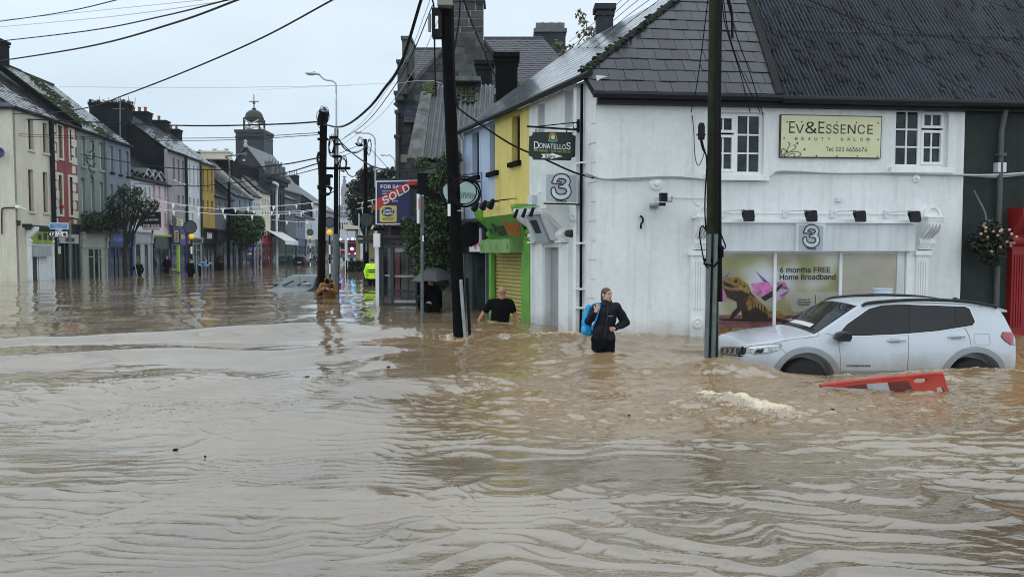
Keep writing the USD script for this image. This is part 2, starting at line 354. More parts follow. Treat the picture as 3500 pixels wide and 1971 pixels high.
mat('poster_floor',(.34,.09,.06),.45,.45,2.5,col2=(.46,.2,.22))
mat('poster_tan',(.56,.52,.42),.45,.12,2.0)
mat('lizard',(.34,.17,.035),.6,.45,14,col2=(.5,.30,.07),fine=.4)
mat('lizard_dark',(.045,.022,.012),.6,.4,12,fine=.3)
mat('wing_pink',(.75,.22,.52),.5,.3,5)
mat('wing_pale',(.62,.45,.58),.5,.15,5)
mat('wing_purple',(.32,.10,.38),.5,.3,5)
mat('cushion',(.22,.05,.08),.8,.4,30,col2=(.4,.25,.25))
mat('asphalt',(.05,.05,.052),.8,.2,2)
mat('wall_peeling',(.36,.34,.26),.8,.2,3,col2=(.06,.07,.06),fine=.3)
mat('tower_slate',(.015,.020,.027),.6,.25,1.2,streak=.3,fine=.2)

# blurred out-of-focus garden on the poster: a printed picture, its colours stay put
M['poster_blur'] = usdkit.material(stage,'/World/Looks/poster_blur',{
    'g': ('geometry',{}),'n': ('noise_texture',{'scale': 1.5,'detail': 1.0}),'n2': ('noise_texture',{'scale': 2.3,'detail': 1.0}),
    'r': ('rgb_ramp',{'ramp': [(.25,(.30,.31,.09)),(.42,(.42,.41,.2)),(.52,(.58,.56,.42)),(.62,(.66,.7,.66)),(.75,(.75,.8,.85))]}),
    'mr': ('map_range',{'from_min': .52,'from_max': .7,'clamp': True,'to_max': .35}),'m': ('mix_color',{'b': (.5,.34,.40)}),'p': ('principled_bsdf',{'roughness': .3})},
    [('g.position','n.vector'),('n.fac','r.fac'),('g.position','n2.vector'),('n2.color','mr.value'),('mr.result','m.fac'),('r.color','m.a'),('m.result','p.base_color')],surface='p.BSDF')
# muddy flood water: opaque silt body under a smooth reflecting skin; small ripples, foam flecks and silt drift from noise
M['flood'] = usdkit.material(stage,'/World/Looks/flood',{
    'g': ('geometry',{}),'at': ('attribute',{'attribute': 'churn'}),'rp': ('attribute',{'attribute': 'ripple'}),'s1': ('math',{'math_type': 'multiply','value2': .6}),'s2': ('math',{'math_type': 'multiply','value2': .6}),
    'n1': ('noise_texture',{'scale': .35,'detail': 5.0,'roughness': .6}),'r1': ('map_range',{'from_min': .35,'from_max': .65,'clamp': True}),
    'm1': ('mix_color',{'a': (.055,.040,.024),'b': (.125,.098,.066)}),
    'chm': ('mix_color',{'b': (.15,.098,.048)}),'chf': ('math',{'math_type': 'multiply','value2': .8}),
    'mpf': ('mapping',{'scale': (1.0,1.6,1.0)}),'v': ('noise_texture',{'scale': 9.0,'detail': 5.0,'roughness': .72,'distortion': .6}),
    'rf': ('map_range',{'from_min': .66,'from_max': .74,'clamp': True}),'ff': ('math',{'math_type': 'multiply'}),'fm': ('mix_color',{'b': (.62,.57,.48)}),
    'mp': ('mapping',{'scale': (.7,2.0,1.0)}),'nb': ('noise_texture',{'scale': 2.6,'detail': 5.0,'roughness': .55,'distortion': .4}),
    'mp2': ('mapping',{'scale': (.16,.55,1.0)}),'nb2': ('noise_texture',{'scale': 1.6,'detail': 3.0,'roughness': .5}),
    'b': ('bump',{'strength': .8,'distance': .04}),'b2': ('bump',{'strength': .7,'distance': .12}),
    'fo': ('attribute',{'attribute': 'foam'}),'fn': ('noise_texture',{'scale': 26.0,'detail': 5.0,'roughness': .7}),'fa': ('math',{'math_type': 'multiply_add','value2': .62}),'fr': ('map_range',{'from_min': .69,'from_max': .93,'clamp': True}),'fc': ('mix_color',{'b': (.60,.50,.33)}),'ro': ('map_range',{'to_min': .03,'to_max': .7}),'p': ('principled_bsdf',{'ior': 2.5,'specular_ior_level': .5})},
    [('g.position','n1.vector'),('n1.fac','r1.value'),('r1.result','m1.fac'),('at.fac','chf.value1'),('chf.value','chm.fac'),('m1.result','chm.a'),
     ('g.position','mpf.vector'),('mpf.vector','v.vector'),('v.fac','rf.value'),('rf.result','ff.value1'),('at.fac','ff.value2'),('ff.value','fm.fac'),('chm.result','fm.a'),('g.position','fn.vector'),('fo.fac','fa.value1'),('fn.fac','fa.value3'),('fa.value','fr.value'),('fr.result','fc.fac'),('fm.result','fc.a'),('fc.result','p.base_color'),('fr.result','ro.value'),('ro.result','p.roughness'),
     ('g.position','mp.vector'),('mp.vector','nb.vector'),('nb.fac','b.height'),('rp.fac','s1.value1'),('s1.value','b.strength'),('rp.fac','s2.value1'),('s2.value','b2.strength'),('g.position','mp2.vector'),('mp2.vector','nb2.vector'),('nb2.fac','b2.height'),('b.normal','b2.normal'),('b2.normal','p.normal')],surface='p.BSDF')
# ---------------------------------------------------------------- ground, flood water, far road, haze
def sstep(a,b,x): t = np.clip((x-a)/(b-a),0,1); return t*t*(3-2*t)
def gauss(X,Y,x,y,sx,sy): return np.exp(-((X-x)/sx) ** 2-((Y-y)/sy) ** 2)
def foam_field(X,Y):          # where the race breaks: the splash, the wall foot, the car's flank, collars round poles and people
    dl = (X-2.25)*.74+(Y-9.15)*.67; al = (X-2.25)*.67-(Y-9.15)*.74; cr = 15.0-.62*(X+.5)
    f = np.exp(-((dl+.05*np.sin(9*al))/np.where(dl < 0,.09,.17)) ** 2)*sstep(-.2,.1,al)*(1-sstep(1.05,1.6,al))*(.62+.38*np.sin(7*al+1) ** 2)
    f = f+.55*np.exp(-((Y-cr)/.13) ** 2)*sstep(-.6,-.2,X)*(1-sstep(1.5,2.1,X))+.5*np.exp(-((Y-14.15-.1*(X-1.6))/.14) ** 2)*sstep(1.5,1.8,X)*(1-sstep(3.0,3.4,X))+.55*np.exp(-((Y-11.58)/.07) ** 2)*sstep(4.3,4.6,X)*(1-sstep(7.9,8.2,X))
    for x,y,r in ((-1.06,15.2,.30),(3.25,12.15,.28),(1.53,12.5,.30),(-.18,16.6,.38)): d = np.hypot(X-x,(Y-y)*1.0); f = f+.5*np.exp(-((d-r*.8)/(r*.45)) ** 2)
    return np.clip(f,0,1)
def churn_field(X,Y):
    c = sstep(-2.2,.6,X)*sstep(6.2,8.6,Y)*(1-sstep(17.5,19.5,Y))*(1-sstep(9,12,X)*.4)
    return np.clip(c+.75*gauss(X,Y,-1.0,14.6,1.6,1.3),0,1)
def level(X,Y):              # slow shape of the flood: still street behind, a weir-like step, the race round the corner, lower water in front
    X,Y = np.asarray(X,float),np.asarray(Y,float)
    yr = 16.6-1.9*sstep(-3.5,-8.0,X)
    side = 1-sstep(-8.5,-12.5,X)*.75
    z =-.21*(1-sstep(yr-5.2,yr+.5,Y))*side
    z = z+.055*np.exp(-((Y-yr+.25)/.55) ** 2)*sstep(-9,-5.5,X)*(1-sstep(-.6,.8,X))
    z = z-.03*np.exp(-((Y-yr+1.6)/.8) ** 2)*sstep(-9,-5,X)*(1-sstep(-1.0,.5,X))
    z = z+.15*gauss(X,Y,1.5,12.6,1.6,1.3)+.12*gauss(X,Y,2.6,13.6,1.6,.9)-.10*sstep(3.2,4.6,X)*sstep(9.5,11,Y)*(1-sstep(16,18,Y))*.6
    z = z+.24*gauss(X,Y,3.35,11.35,.95,.42)+.06*gauss(X,Y,2.9,8.75,.8,.25)
    cr = 15.0-.62*(X+.5)      # brown crest sweeping past the shop door
    z = z+.10*np.exp(-((Y-cr)/.32) ** 2)*sstep(-1.2,.2,X)*(1-sstep(1.6,2.4,X))
    return z
def water_z(X,Y):
    X,Y = np.asarray(X,float),np.asarray(Y,float); P0 = np.stack([X,Y,0*X],-1)
    ch = churn_field(X,Y); z = level(X,Y)
    w = meshkit.fbm(P0*[.35,.35,1],3,5)-.5
    sw = sstep(5.5,8,Y)*(1-sstep(15,17.5,Y))
    z = z+sw*(1-.5*ch)*.05*np.sin(2.3*Y-.75*X+7*w)+sw*.03*np.sin(1.2*Y+.9*X+6*w)
    near = 1-sstep(8.5,13,Y); nz = lambda fx,fy,sd: meshkit.noise(np.stack([X*fx,Y*fy,0*X+sd],-1),sd)
    def train(wl,slant,wob,sd,fx=.5):      # broken trains of sharp little crests, long across the flow
        ph = Y/wl+slant*X+wob*(nz(fx,.9,sd)-.5)+.55*wob*(nz(fx*2.6,2.2,sd+1)-.5); k = sstep(.30,.72,nz(.55,1.3,sd+2)); s_ = np.abs(np.sin(math.pi*ph)); return k*((1-s_) ** 1.6-.25)
    z = z+near*(1-.55*ch)*(.036*train(.32,-.12,2.4,60,.8)+.022*train(.21,.18,2.6,70,1.2)+.010*train(.12,-.25,2.6,80,1.8))
    far = sstep(15.3,17.5,Y)
    q2 = np.stack([X*.85+w,Y*.75+1.5*w,0*X],-1)
    z = z+far*.075*(meshkit.fbm(q2,2,12)-.5)+far*.016*(meshkit.noise(q2*3.1,14)-.5)
    st = np.stack([X*.5+.45*Y,(Y-.42*X)*3.0+3*w,0*X],-1)
    z = z+(1-far)*(1-near)*(1-ch)*.034*(meshkit.fbm(st,3,13)-.5)
    dl = ((X-2.25)*.74+(Y-9.15)*.67); al = (X-2.25)*.67-(Y-9.15)*.74
    fo = foam_field(X,Y); z = z+fo*(.012+.085*(meshkit.fbm(P0*[15,12,1],3,95)-.38)*(fo > .02))+.05*np.exp(-(dl/.13) ** 2)*sstep(-.12,.1,al)*(1-sstep(1.0,1.35,al))
    q3 = np.stack([X*1.1+2*w,Y*1.9,0*X],-1); t3 = meshkit.fbm(q3,4,21)
    z = z+ch*(.10*(t3-.5)+.06*(np.abs(2*meshkit.fbm(q3*2.3+5,3,22)-1)-.4))
    return z
def wz(x,y): return float(water_z(np.array([x]),np.array([y]))[0])
def grid_sheet(xs,ys,zbase):
    gx,gy = np.meshgrid(xs,ys); a,b = (gx-CX)/F,(CY-gy)/F
    ry,rz = math.cos(PITCH)+b*math.sin(PITCH),b*math.cos(PITCH)-math.sin(PITCH); t = (zbase-CAMZ)/rz
    return a*t,ry*t
def build_water():
    xs = np.concatenate([np.linspace(-6000,-60,40,endpoint=False),np.linspace(-60,3560,980),np.linspace(3560,9500,41)[1:]])
    ys = np.concatenate([np.linspace(866.5,1000,75,endpoint=False),np.linspace(1000,1420,210,endpoint=False),np.linspace(1420,2010,270,endpoint=False),np.linspace(2010,4200,30)])
    X,Y = grid_sheet(xs,ys,-.1); Z = water_z(X,Y); h,w = X.shape
    i = np.arange(h*w).reshape(h,w); a,b,c,d = i[:-1,:-1].ravel(),i[:-1,1:].ravel(),i[1:,1:].ravel(),i[1:,:-1].ravel()
    f = np.vstack([np.stack([a,c,b],1),np.stack([a,d,c],1)]); v = np.stack([X,Y,Z],-1).reshape(-1,3)
    p = part('/World','flood_water',(v,f),'flood',smooth=True)
    UsdGeom.PrimvarsAPI(stage.GetPrimAtPath(p)).CreatePrimvar('churn',T.FloatArray,'vertex').Set([float(q) for q in churn_field(X,Y).ravel()])
    rip = .12+.88*np.clip((1-sstep(7,14,Y))*.8+churn_field(X,Y)*.5,0,1)
    UsdGeom.PrimvarsAPI(stage.GetPrimAtPath(p)).CreatePrimvar('ripple',T.FloatArray,'vertex').Set([float(q) for q in rip.ravel()])
    UsdGeom.PrimvarsAPI(stage.GetPrimAtPath(p)).CreatePrimvar('foam',T.FloatArray,'vertex').Set([float(q) for q in foam_field(X,Y).ravel()])
    tag(stage.GetPrimAtPath(p),'brown muddy flood water covering the whole street','flood water',None,'structure')
build_water()
g = MB().add([[-900,-300,-1.05],[900,-300,-1.05],[900,1500,-1.05],[-900,1500,-1.05]],[[0,1,2],[0,2,3]])
single('ground',g,'asphalt','street bed hidden under the flood water','ground',kind='structure')
# the street climbs out of the flood in the distance
rd = MB(); ya = np.array([100,108,125,160,230,420.]); za = np.array([-.25,.0,.45,.85,1.0,1.05]); v = []
for y,z in zip(ya,za): cx =-.0581*(y-40)-10.5; v += [[cx-15,y,z],[cx+26,y,z]]
f = []
for k in range(len(ya)-1): f += [[2*k,2*k+1,2*k+3],[2*k,2*k+3,2*k+2]]
single('road',rd.add(v,f),'wet_road' if 'wet_road' in M else mat('wet_road',(.07,.07,.075),.15,.2,1),'wet road rising out of the flood at the far end of the street','road',kind='structure')
# ---------------------------------------------------------------- building kit
LF_O = ground(57,964)
LF = Fr(LF_O,((1600-CX)/F,1.0))
C0 = np.array([(2036-CX)/F*14.3,14.3])
RF = Fr(C0,(.995,.1))
RS = Fr(C0,((690-CX)/F,1.0),side=-1)

def rect(u0,z0,u1,z1): return sg.box(min(u0,u1),min(z0,z1),max(u0,u1),max(z0,z1))
def wall_panel(parent,name,fr,shape,holes,m,n0=-.28,n1=0.0,label=None):
    s = shape
    for h in holes: s = s.difference(h)
    return part(parent,name,fr.poly(MB(),s,n0,n1),m,label=label)
def window(parent,fr,u0,u1,z0,z1,fm='upvc',gm='glass',rows=2,cols=1,depth=.13,fw=.055,bar=.028,sill=None,surround=None,n=0.0,singles=True):
    mb = MB(); a,b = n-depth-.05,n-depth
    fr.box(mb,u0,u0+fw,a,b,z0,z1); fr.box(mb,u1-fw,u1,a,b,z0,z1); fr.box(mb,u0+fw,u1-fw,a,b,z0,z0+fw); fr.box(mb,u0+fw,u1-fw,a,b,z1-fw,z1)
    us,zs = np.linspace(u0+fw,u1-fw,cols+1),np.linspace(z0+fw,z1-fw,rows+1)
    for k in us[1:-1]: fr.box(mb,k-bar/2,k+bar/2,a+.004,b-.003,z0+fw,z1-fw)
    for k in zs[1:-1]: fr.box(mb,u0+fw,u1-fw,a+.008,b-.006,k-bar/2,k+bar/2)
    w = part(parent,'window',mb,fm)
    pm = MB()
    for i in range(cols):
        for j in range(rows):
            q = pm if not singles else MB()
            fr.box(q,us[i]+.004,us[i+1]-.004,a-.012,a+.012,zs[j]+.004,zs[j+1]-.004)
            if singles: part(w,'pane',q,gm)
    if not singles: part(w,'pane',pm,gm)
    if sill: part(w,'sill',fr.box(MB(),u0-.08,u1+.08,n-depth,n+.09,z0-.11,z0),sill)
    if surround:
        sm = MB(); t = .13
        fr.box(sm,u0-t,u0,n-.1,n+.04,z0-t,z1+t); fr.box(sm,u1,u1+t,n-.1,n+.04,z0-t,z1+t); fr.box(sm,u0,u1,n-.1,n+.036,z1,z1+t); fr.box(sm,u0,u1,n-.1,n+.06,z0-t,z0)
        part(w,'surround',sm,surround)
    return w
def slates(parent,pl,shape,exp,width,m,single_max=0,thick=.009,lift=.016,jitter=.012,seed=1,miss=0.0,name='slate',base=.012):
    o,e,s,nrm = pl; R = random.Random(seed); u0,v0,u1,v1 = shape.bounds; out = []
    r = 0; v = v0
    while v < v1:
        u = u0-width*(.5 if r % 2 else 0)-R.random()*.05
        while u < u1:
            w = width*R.uniform(.93,1.07)
            if R.random() >= miss:
                dv = R.uniform(-jitter,jitter)
                c = rect(u+.004,v+dv,u+w-.004,v+exp*1.32+dv)
                if not shape.contains(c): c = c.intersection(shape)
                if not c.is_empty and c.geom_type == 'Polygon' and c.area > .12*w*exp:
                    q = np.array(c.exterior.coords)[:-1]
                    if sg.polygon.orient(c).exterior.coords[1] != c.exterior.coords[1]: q = q[::-1]
                    lf = lift*R.uniform(.8,1.25); h0 = base+lf*(1-(q[:,1]-v-dv)/(exp*1.32)); h1 = h0+thick
                    bot = o+np.outer(q[:,0],e)+np.outer(q[:,1],s)+np.outer(h0,nrm); tw = R.uniform(-1,1)*lift*.5*((q[:,0]-u)/w-.5); bot = bot+np.outer(tw,nrm); top = bot+np.outer(np.full(len(q),thick),nrm)
                    out.append((bot,top))
            u += w
        v += exp; r += 1
    out.sort(key=lambda x: np.linalg.norm(x[0][0])); rest = MB()
    for k,(b,t) in enumerate(out):
        if k < single_max: part(parent,name,MB().prism(b,t),m)
        else: rest.prism(b,t)
    if len(out) > single_max: part(parent,'slates',rest,m,kind='stuff')
def chimney(parent,c,sx,sy,z0,z1,d,m='dark_gable',pots=0,pot_m='terracotta',cap=True,pot_h=.45):
    """stack centred on c, sx along d, sy across"""
    rz = math.atan2(d[1],d[0]); mb = MB().box((c[0],c[1],(z0+z1)/2),(sx,sy,z1-z0),rz)
    if cap:
        mb.box((c[0],c[1],z1-.09),(sx+.16,sy+.16,.16),rz).box((c[0],c[1],z1-.3),(sx+.08,sy+.08,.1),rz)
    ch = part(parent,'chimney',mb,m); ax = np.array([math.cos(rz),math.sin(rz)]) if sx >= sy else np.array([-math.sin(rz),math.cos(rz)]); L = max(sx,sy)
    for k in range(pots):
        t = ((k+.5)/pots-.5)*L*.86; p = np.array([c[0],c[1]])+ax*t
        part(ch,'chimney_pot',MB().lathe([(.13,z1-.02),(.11,z1+pot_h*.8),(.14,z1+pot_h*.82),(.14,z1+pot_h),(.09,z1+pot_h)],(p[0],p[1],0),10),pot_m,smooth=30)
    return ch
def leafmesh(centres,radii,count,size,seed,flat=.35):
    R = np.random.RandomState(seed); centres,radii = np.asarray(centres,float),np.asarray(radii,float)
    if radii.ndim == 1: radii = np.repeat(radii[:,None],3,1)
    wgt = radii.prod(1) ** (2/3); idx = R.choice(len(centres),count,p=wgt/wgt.sum())
    d = R.normal(size=(count,3)); d /= np.linalg.norm(d,axis=1,keepdims=True); p = centres[idx]+d*radii[idx]*(R.uniform(.25,1.06,(count,1)) ** .5)
    n = d+R.normal(size=(count,3))*.8+[0,0,.35]; n /= np.linalg.norm(n,axis=1,keepdims=True)
    a = np.cross(n,R.normal(size=(count,3))); a /= np.linalg.norm(a,axis=1,keepdims=True); b = np.cross(n,a)
    s = size*R.uniform(.6,1.3,(count,1)); v = np.stack([p-a*s,p-b*s*.5+n*s*.12,p+a*s,p+b*s*.5+n*s*.12],1).reshape(-1,3)
    k = np.arange(count)*4; f = np.vstack([np.stack([k,k+1,k+2],1),np.stack([k,k+2,k+3],1)]); return v,f
def tree(name,label,base,h,centres,radii,count,leaf,fm,seed,trunk_r=.14,limbs=None,group=None):
    base = np.array(base,float); t = thing(name,label,'tree',base,group)
    R = random.Random(seed); mb = MB(); top = base+[0,0,h*.55]
    mb.tube(spline([base-[0,0,.8],base+[R.uniform(-.08,.08),0,h*.25],top]),np.linspace(trunk_r,trunk_r*.6,13),8)
    for c in centres:
        c = np.array(c); s0 = base+[0,0,h*R.uniform(.3,.55)]
        mb.tube(spline([s0,(s0+c)/2+[R.uniform(-.2,.2),R.uniform(-.2,.2),.1],c]),np.linspace(trunk_r*.5,trunk_r*.12,13),6)
        for _ in range(3):
            q = c+np.array([R.uniform(-1,1),R.uniform(-1,1),R.uniform(-.3,1)])*np.mean(radii)*.8; mb.tube(spline([(s0+c)/2,c*.6+q*.4,q],4),np.linspace(trunk_r*.22,trunk_r*.05,9),5)
    part(t,'trunk',mb,'bark',smooth=40); part(t,'crown',leafmesh(centres,radii,count,leaf,seed),fm); return t
def cable(name,label,pts,r,m='black_cable',group=None,cat='cable',n=5,seg=8):
    return single(name,MB().tube(spline(pts,seg),r,n),m,label,cat,group,smooth=60)
def pxcable(name,label,px,D0,D1,r,**k):      # overhead wire measured by its course between two distances
    m = len(px); return cable(name,label,[at(x,y,1/((1-t)/D0+t/D1)) for (x,y),t in zip(px,np.linspace(0,1,m))],r,**k)
def shopfront(parent,fr,u0,u1,zt,zb,frame,fascia,cells,gm='shop_glass',sign=None,cornice=None,n=0.0,pil=.22,sign_m='white_clean'):
    """fascia between pilasters over glazing; cells: fractions of the glazing with 'g' glass, 'd' door, 's' solid"""
    part(parent,'fascia',fr.box(MB(),u0+pil,u1-pil,n,n+.12,zb,zt),fascia)
    part(parent,'cornice',fr.box(fr.box(MB(),u0-.04,u1+.04,n-.02,n+.26,zt,zt+.10),u0,u1,n-.02,n+.18,zt-.07,zt-.004),cornice or frame)
    for a,b in ((u0,u0+pil),(u1-pil,u1)):
        mb = fr.box(MB(),a,b,n,n+.10,-1,zb-.02); fr.box(mb,a+.04,b-.04,n+.10,n+.125,-1,zb-.15); part(parent,'pilaster',mb,frame)
        mb = fr.box(MB(),a-.02,b+.02,n,n+.2,zb-.02,zt-.08); fr.box(mb,a,b,n+.2,n+.26,zb+(zt-zb)*.5,zt-.08); part(parent,'console',mb,frame)
    tot = sum(c[0] for c in cells); u = u0+pil; W = (u1-u0-2*pil)
    for w,kind in cells:
        v = u+w/tot*W
        if kind == 's': part(parent,'panel',fr.box(MB(),u,v,n-.1,n+.05,-1,zb),frame)
        else:
            mb = MB(); t = .055; fr.box(mb,u,u+t,n-.01,n+.07,-1,zb); fr.box(mb,v-t,v,n-.01,n+.07,-1,zb); fr.box(mb,u+t,v-t,n-.01,n+.068,zb-.1,zb)
            if kind == 'g': fr.box(mb,u+t,v-t,n-.01,n+.068,zb-.62,zb-.57)
            w_ = part(parent,'door' if kind == 'd' else 'shop_window',mb,frame)
            part(w_,'pane',fr.box(MB(),u+t*.9,v-t*.9,n+.006,n+.02,-1,zb-.05),gm)
        u = v
    if sign:
        a,b = u0+pil+W*.15,u1-pil-W*.15; h = (zt-zb)
        m = meshkit.text_mesh(sign,1,1,True); q = np.array(m.vertices); w0 = q[:,0].max()-q[:,0].min()
        wd = min(b-a,w0*h*.42); sc = wd/w0; c = (a+b)/2-wd/2
        Wv = fr.O+np.outer(c+(q[:,0]-q[:,0].min())*sc,fr.d)+np.outer(n+.121+q[:,2]*.01,fr.nn)+np.outer(zb+h*.3+q[:,1]*sc,[0,0,1.0])
        part(parent,'lettering',(Wv,np.array(m.faces)),sign_m)
# ---------------------------------------------------------------- right: corner house, yellow house, blue house, dark house
def pbox(mb,fr,x0,y0,x1,y1,n0,n1): a,b,c,d = fr.rect(x0,y0,x1,y1,n1); return fr.box(mb,a,b,n0,n1,c,d)
def pr(fr,x0,y0,x1,y1,n=0.0): a,b,c,d = fr.rect(x0,y0,x1,y1,n); return rect(a,c,b,d)
eF0,eF1 = RF.P(*(lambda h: (h[0],.16,h[1]))(RF.hit(2030,318,.16))),RF.P(*(lambda h: (h[0],.16,h[1]))(RF.hit(3500,343,.16)))
eF1[2] = eF0[2] = (eF0[2]+eF1[2])/2
SLF,SLS = 1.25,.73
plF = plane_frame(eF0,eF1-eF0,np.array([0,0,SLF])-RF.nn*1.0)
h0,h1 = RS.hit(2026,240,.16),RS.hit(1568,446,.16)
eS0,eS1 = RS.P(h0[0],.16,h0[1]),RS.P(h1[0],.16,h1[1]); zS = lambda u: h0[1]+(h1[1]-h0[1])*(u-h0[0])/(h1[0]-h0[0])
plS = plane_frame(eS0,eS1-eS0,np.array([0,0,SLS])-RS.nn*1.0)
def on_plane(pl,px,py):
    w = plane_hit(pl[0],pl[3],px,py)-pl[0]; return float(np.dot(w,pl[1])),float(np.dot(w,pl[2]))
def slab(pl,shape,h0,h1):
    mb = MB(); m = trimesh.creation.extrude_polygon(shape,h1-h0,engine='earcut'); v = np.array(m.vertices)
    f = np.array(m.faces); f = f if np.dot(np.cross(pl[1],pl[2]),pl[3]) > 0 else f[:,::-1]
    return mb.add(pl[0]+np.outer(v[:,0],pl[1])+np.outer(v[:,1],pl[2])+np.outer(v[:,2]+h0,pl[3]),f)
if plF[3][2] < 0: plF = (plF[0],plF[1],plF[2],-plF[3])
if plS[3][2] < 0: plS = (plS[0],plS[1],plS[2],-plS[3])

uW = RF.hit(3290,700)[0]; uWS = RS.hit(1809,700)[0]; uY = RS.hit(1692,640)[0]; uB = RS.hit(1584,640)[0]
ch = thing('corner_house','white rendered two storey corner house with a phone shop and a slate hipped roof','house',(C0[0],C0[1],0))
zF = eF0[2]-.12
winF = [pr(RF,2430,383,2611,596),pr(RF,3061,370,3242,571)]; shopF = pr(RF,2449,858,3092,1154)
wall_panel(ch,'front_wall',RF,rect(0,-1,uW,zF),winF+[shopF],'white_render')
winS = [pr(RS,1930,300,1967,440),pr(RS,1838,350,1862,462)]; doorS = RS.rect(1861,845,1915,1250)
doorS = rect(doorS[0],-1,doorS[1],RS.hit(1888,845)[1])
wall_panel(ch,'side_wall',RS,sg.Polygon([(0,-1),(uWS,-1),(uWS,zS(uWS)-.05),(0,zS(0)-.05)]),winS+[doorS],'white_render')
foot = sg.Polygon([RF.P(u,n,0)[:2] for u,n in ((.55,-.6),(uW-.02,-.6),(uW-.02,-8.6))]+[RS.P(uWS-.02,-6.5,0)[:2],RS.P(uWS-.02,-.6,0)[:2]])
core = trimesh.creation.extrude_polygon(foot,zF+.9,engine='earcut'); core.apply_translation([0,0,-1.0]); part(ch,'inner_wall',core,'black_matt')
# quoins up the corner, each a raised block
for k in range(14):
    z0 = RS.hit(2028,360)[1]-k*.366
    part(ch,'quoin',RS.box(MB(),-.005,.30 if k % 2 else .19,0,.022,z0-.345,z0),'white_render')
# slate hip facing the square and slate slope over the side street
ridge_v,vR = 5.6,4.6
hd = np.cross(plF[3],plS[3]); hd = unit(hd*np.sign(hd[2])); hp = np.linalg.solve(np.vstack([plF[3],plS[3],hd]),[plF[3] @ plF[0],plS[3] @ plS[0],0.0])
def hipat(pl,v): k = np.dot(hd,pl[2]); p = hp+hd*((v-np.dot(hp-pl[0],pl[2]))/k); return p
hip2 = lambda pl,p: (float(np.dot(p-pl[0],pl[1])),float(np.dot(p-pl[0],pl[2])))
hA,hB = hipat(plS,0.0),hipat(plS,vR)
vr0 = on_plane(plF,2668,327); vr1 = on_plane(plF,2556,-40); vr2 = (vr0[0]+(vr1[0]-vr0[0])/vr1[1]*ridge_v,ridge_v)
hipF = sg.Polygon([(0,0),vr0,vr2,(max(hip2(plF,hB)[0],vr2[0]-2),ridge_v),hip2(plF,hB),hip2(plF,hA)]).buffer(0).intersection(sg.box(-5,0,40,ridge_v))
rf = part(ch,'front_roof',slab(plF,hipF,-.10,0),'gutter')
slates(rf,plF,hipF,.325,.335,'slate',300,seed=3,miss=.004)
slopeS = sg.Polygon([hip2(plS,hA),hip2(plS,hB),(16,vR),(16,0)]).buffer(0)
us = lambda u: float(np.dot(RS.P(u,.16,0)-[plS[0][0],plS[0][1],0],plS[1])/(plS[1][0] ** 2+plS[1][1] ** 2) ** .5)
sW = slopeS.intersection(sg.box(-30,0,us(uWS),vR))
rs = part(ch,'side_roof',slab(plS,sW,-.10,0),'gutter')
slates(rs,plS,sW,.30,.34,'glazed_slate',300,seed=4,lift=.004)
# back slope and gable closing the house behind
back = MB(); r0,r1 = hB,plS[0]+plS[1]*us(uWS)+plS[2]*vR
dn = RS.nn*-4.2+np.array([0,0,-3.2]); back.add([r0,r1,r1+dn,r0+dn],[[0,1,2],[0,2,3]]); part(ch,'back_roof',back,'far_slate')
# verge mortar and moss along the hip
a,b = hA,hB
R = random.Random(5); mb = MB()
for k in range(19):
    p,q = a+(b-a)*k/19,a+(b-a)*(k+.97)/19; mb = MB().tube([p+[0,0,.02],q+[0,0,.05]],[.085,.07],8); part(ch,'ridge_tile',mb,'lichen',smooth=40)
mo = MB()
for k in range(160):
    t = R.random() ** 1.3; p = a+(b-a)*t+np.array([R.uniform(-.12,.1),R.uniform(-.1,.1),R.uniform(.02,.09)]); mo.ball(p,(R.uniform(.02,.07),R.uniform(.02,.07),R.uniform(.015,.03)),1)
part(ch,'moss',mo,'moss',smooth=True,kind='stuff')
mb = MB().tube([eF0-[0,0,.05]+RF.nn*.05-RF.d*.02,plF[0]+plF[1]*on_plane(plF,2690,327)[0]-[0,0,.05]+RF.nn*.05],.062,8); part(ch,'gutter',mb,'gutter',smooth=40)
mb = MB().tube([eS0-[0,0,.05]+RS.nn*.05,plS[0]+plS[1]*us(uWS)-[0,0,.06]+RS.nn*.05],.062,8); part(ch,'gutter',mb,'gutter',smooth=40)
part(ch,'soffit',RF.box(MB(),.0,uW,.002,.14,zF-.08,zF+.04),'gutter')
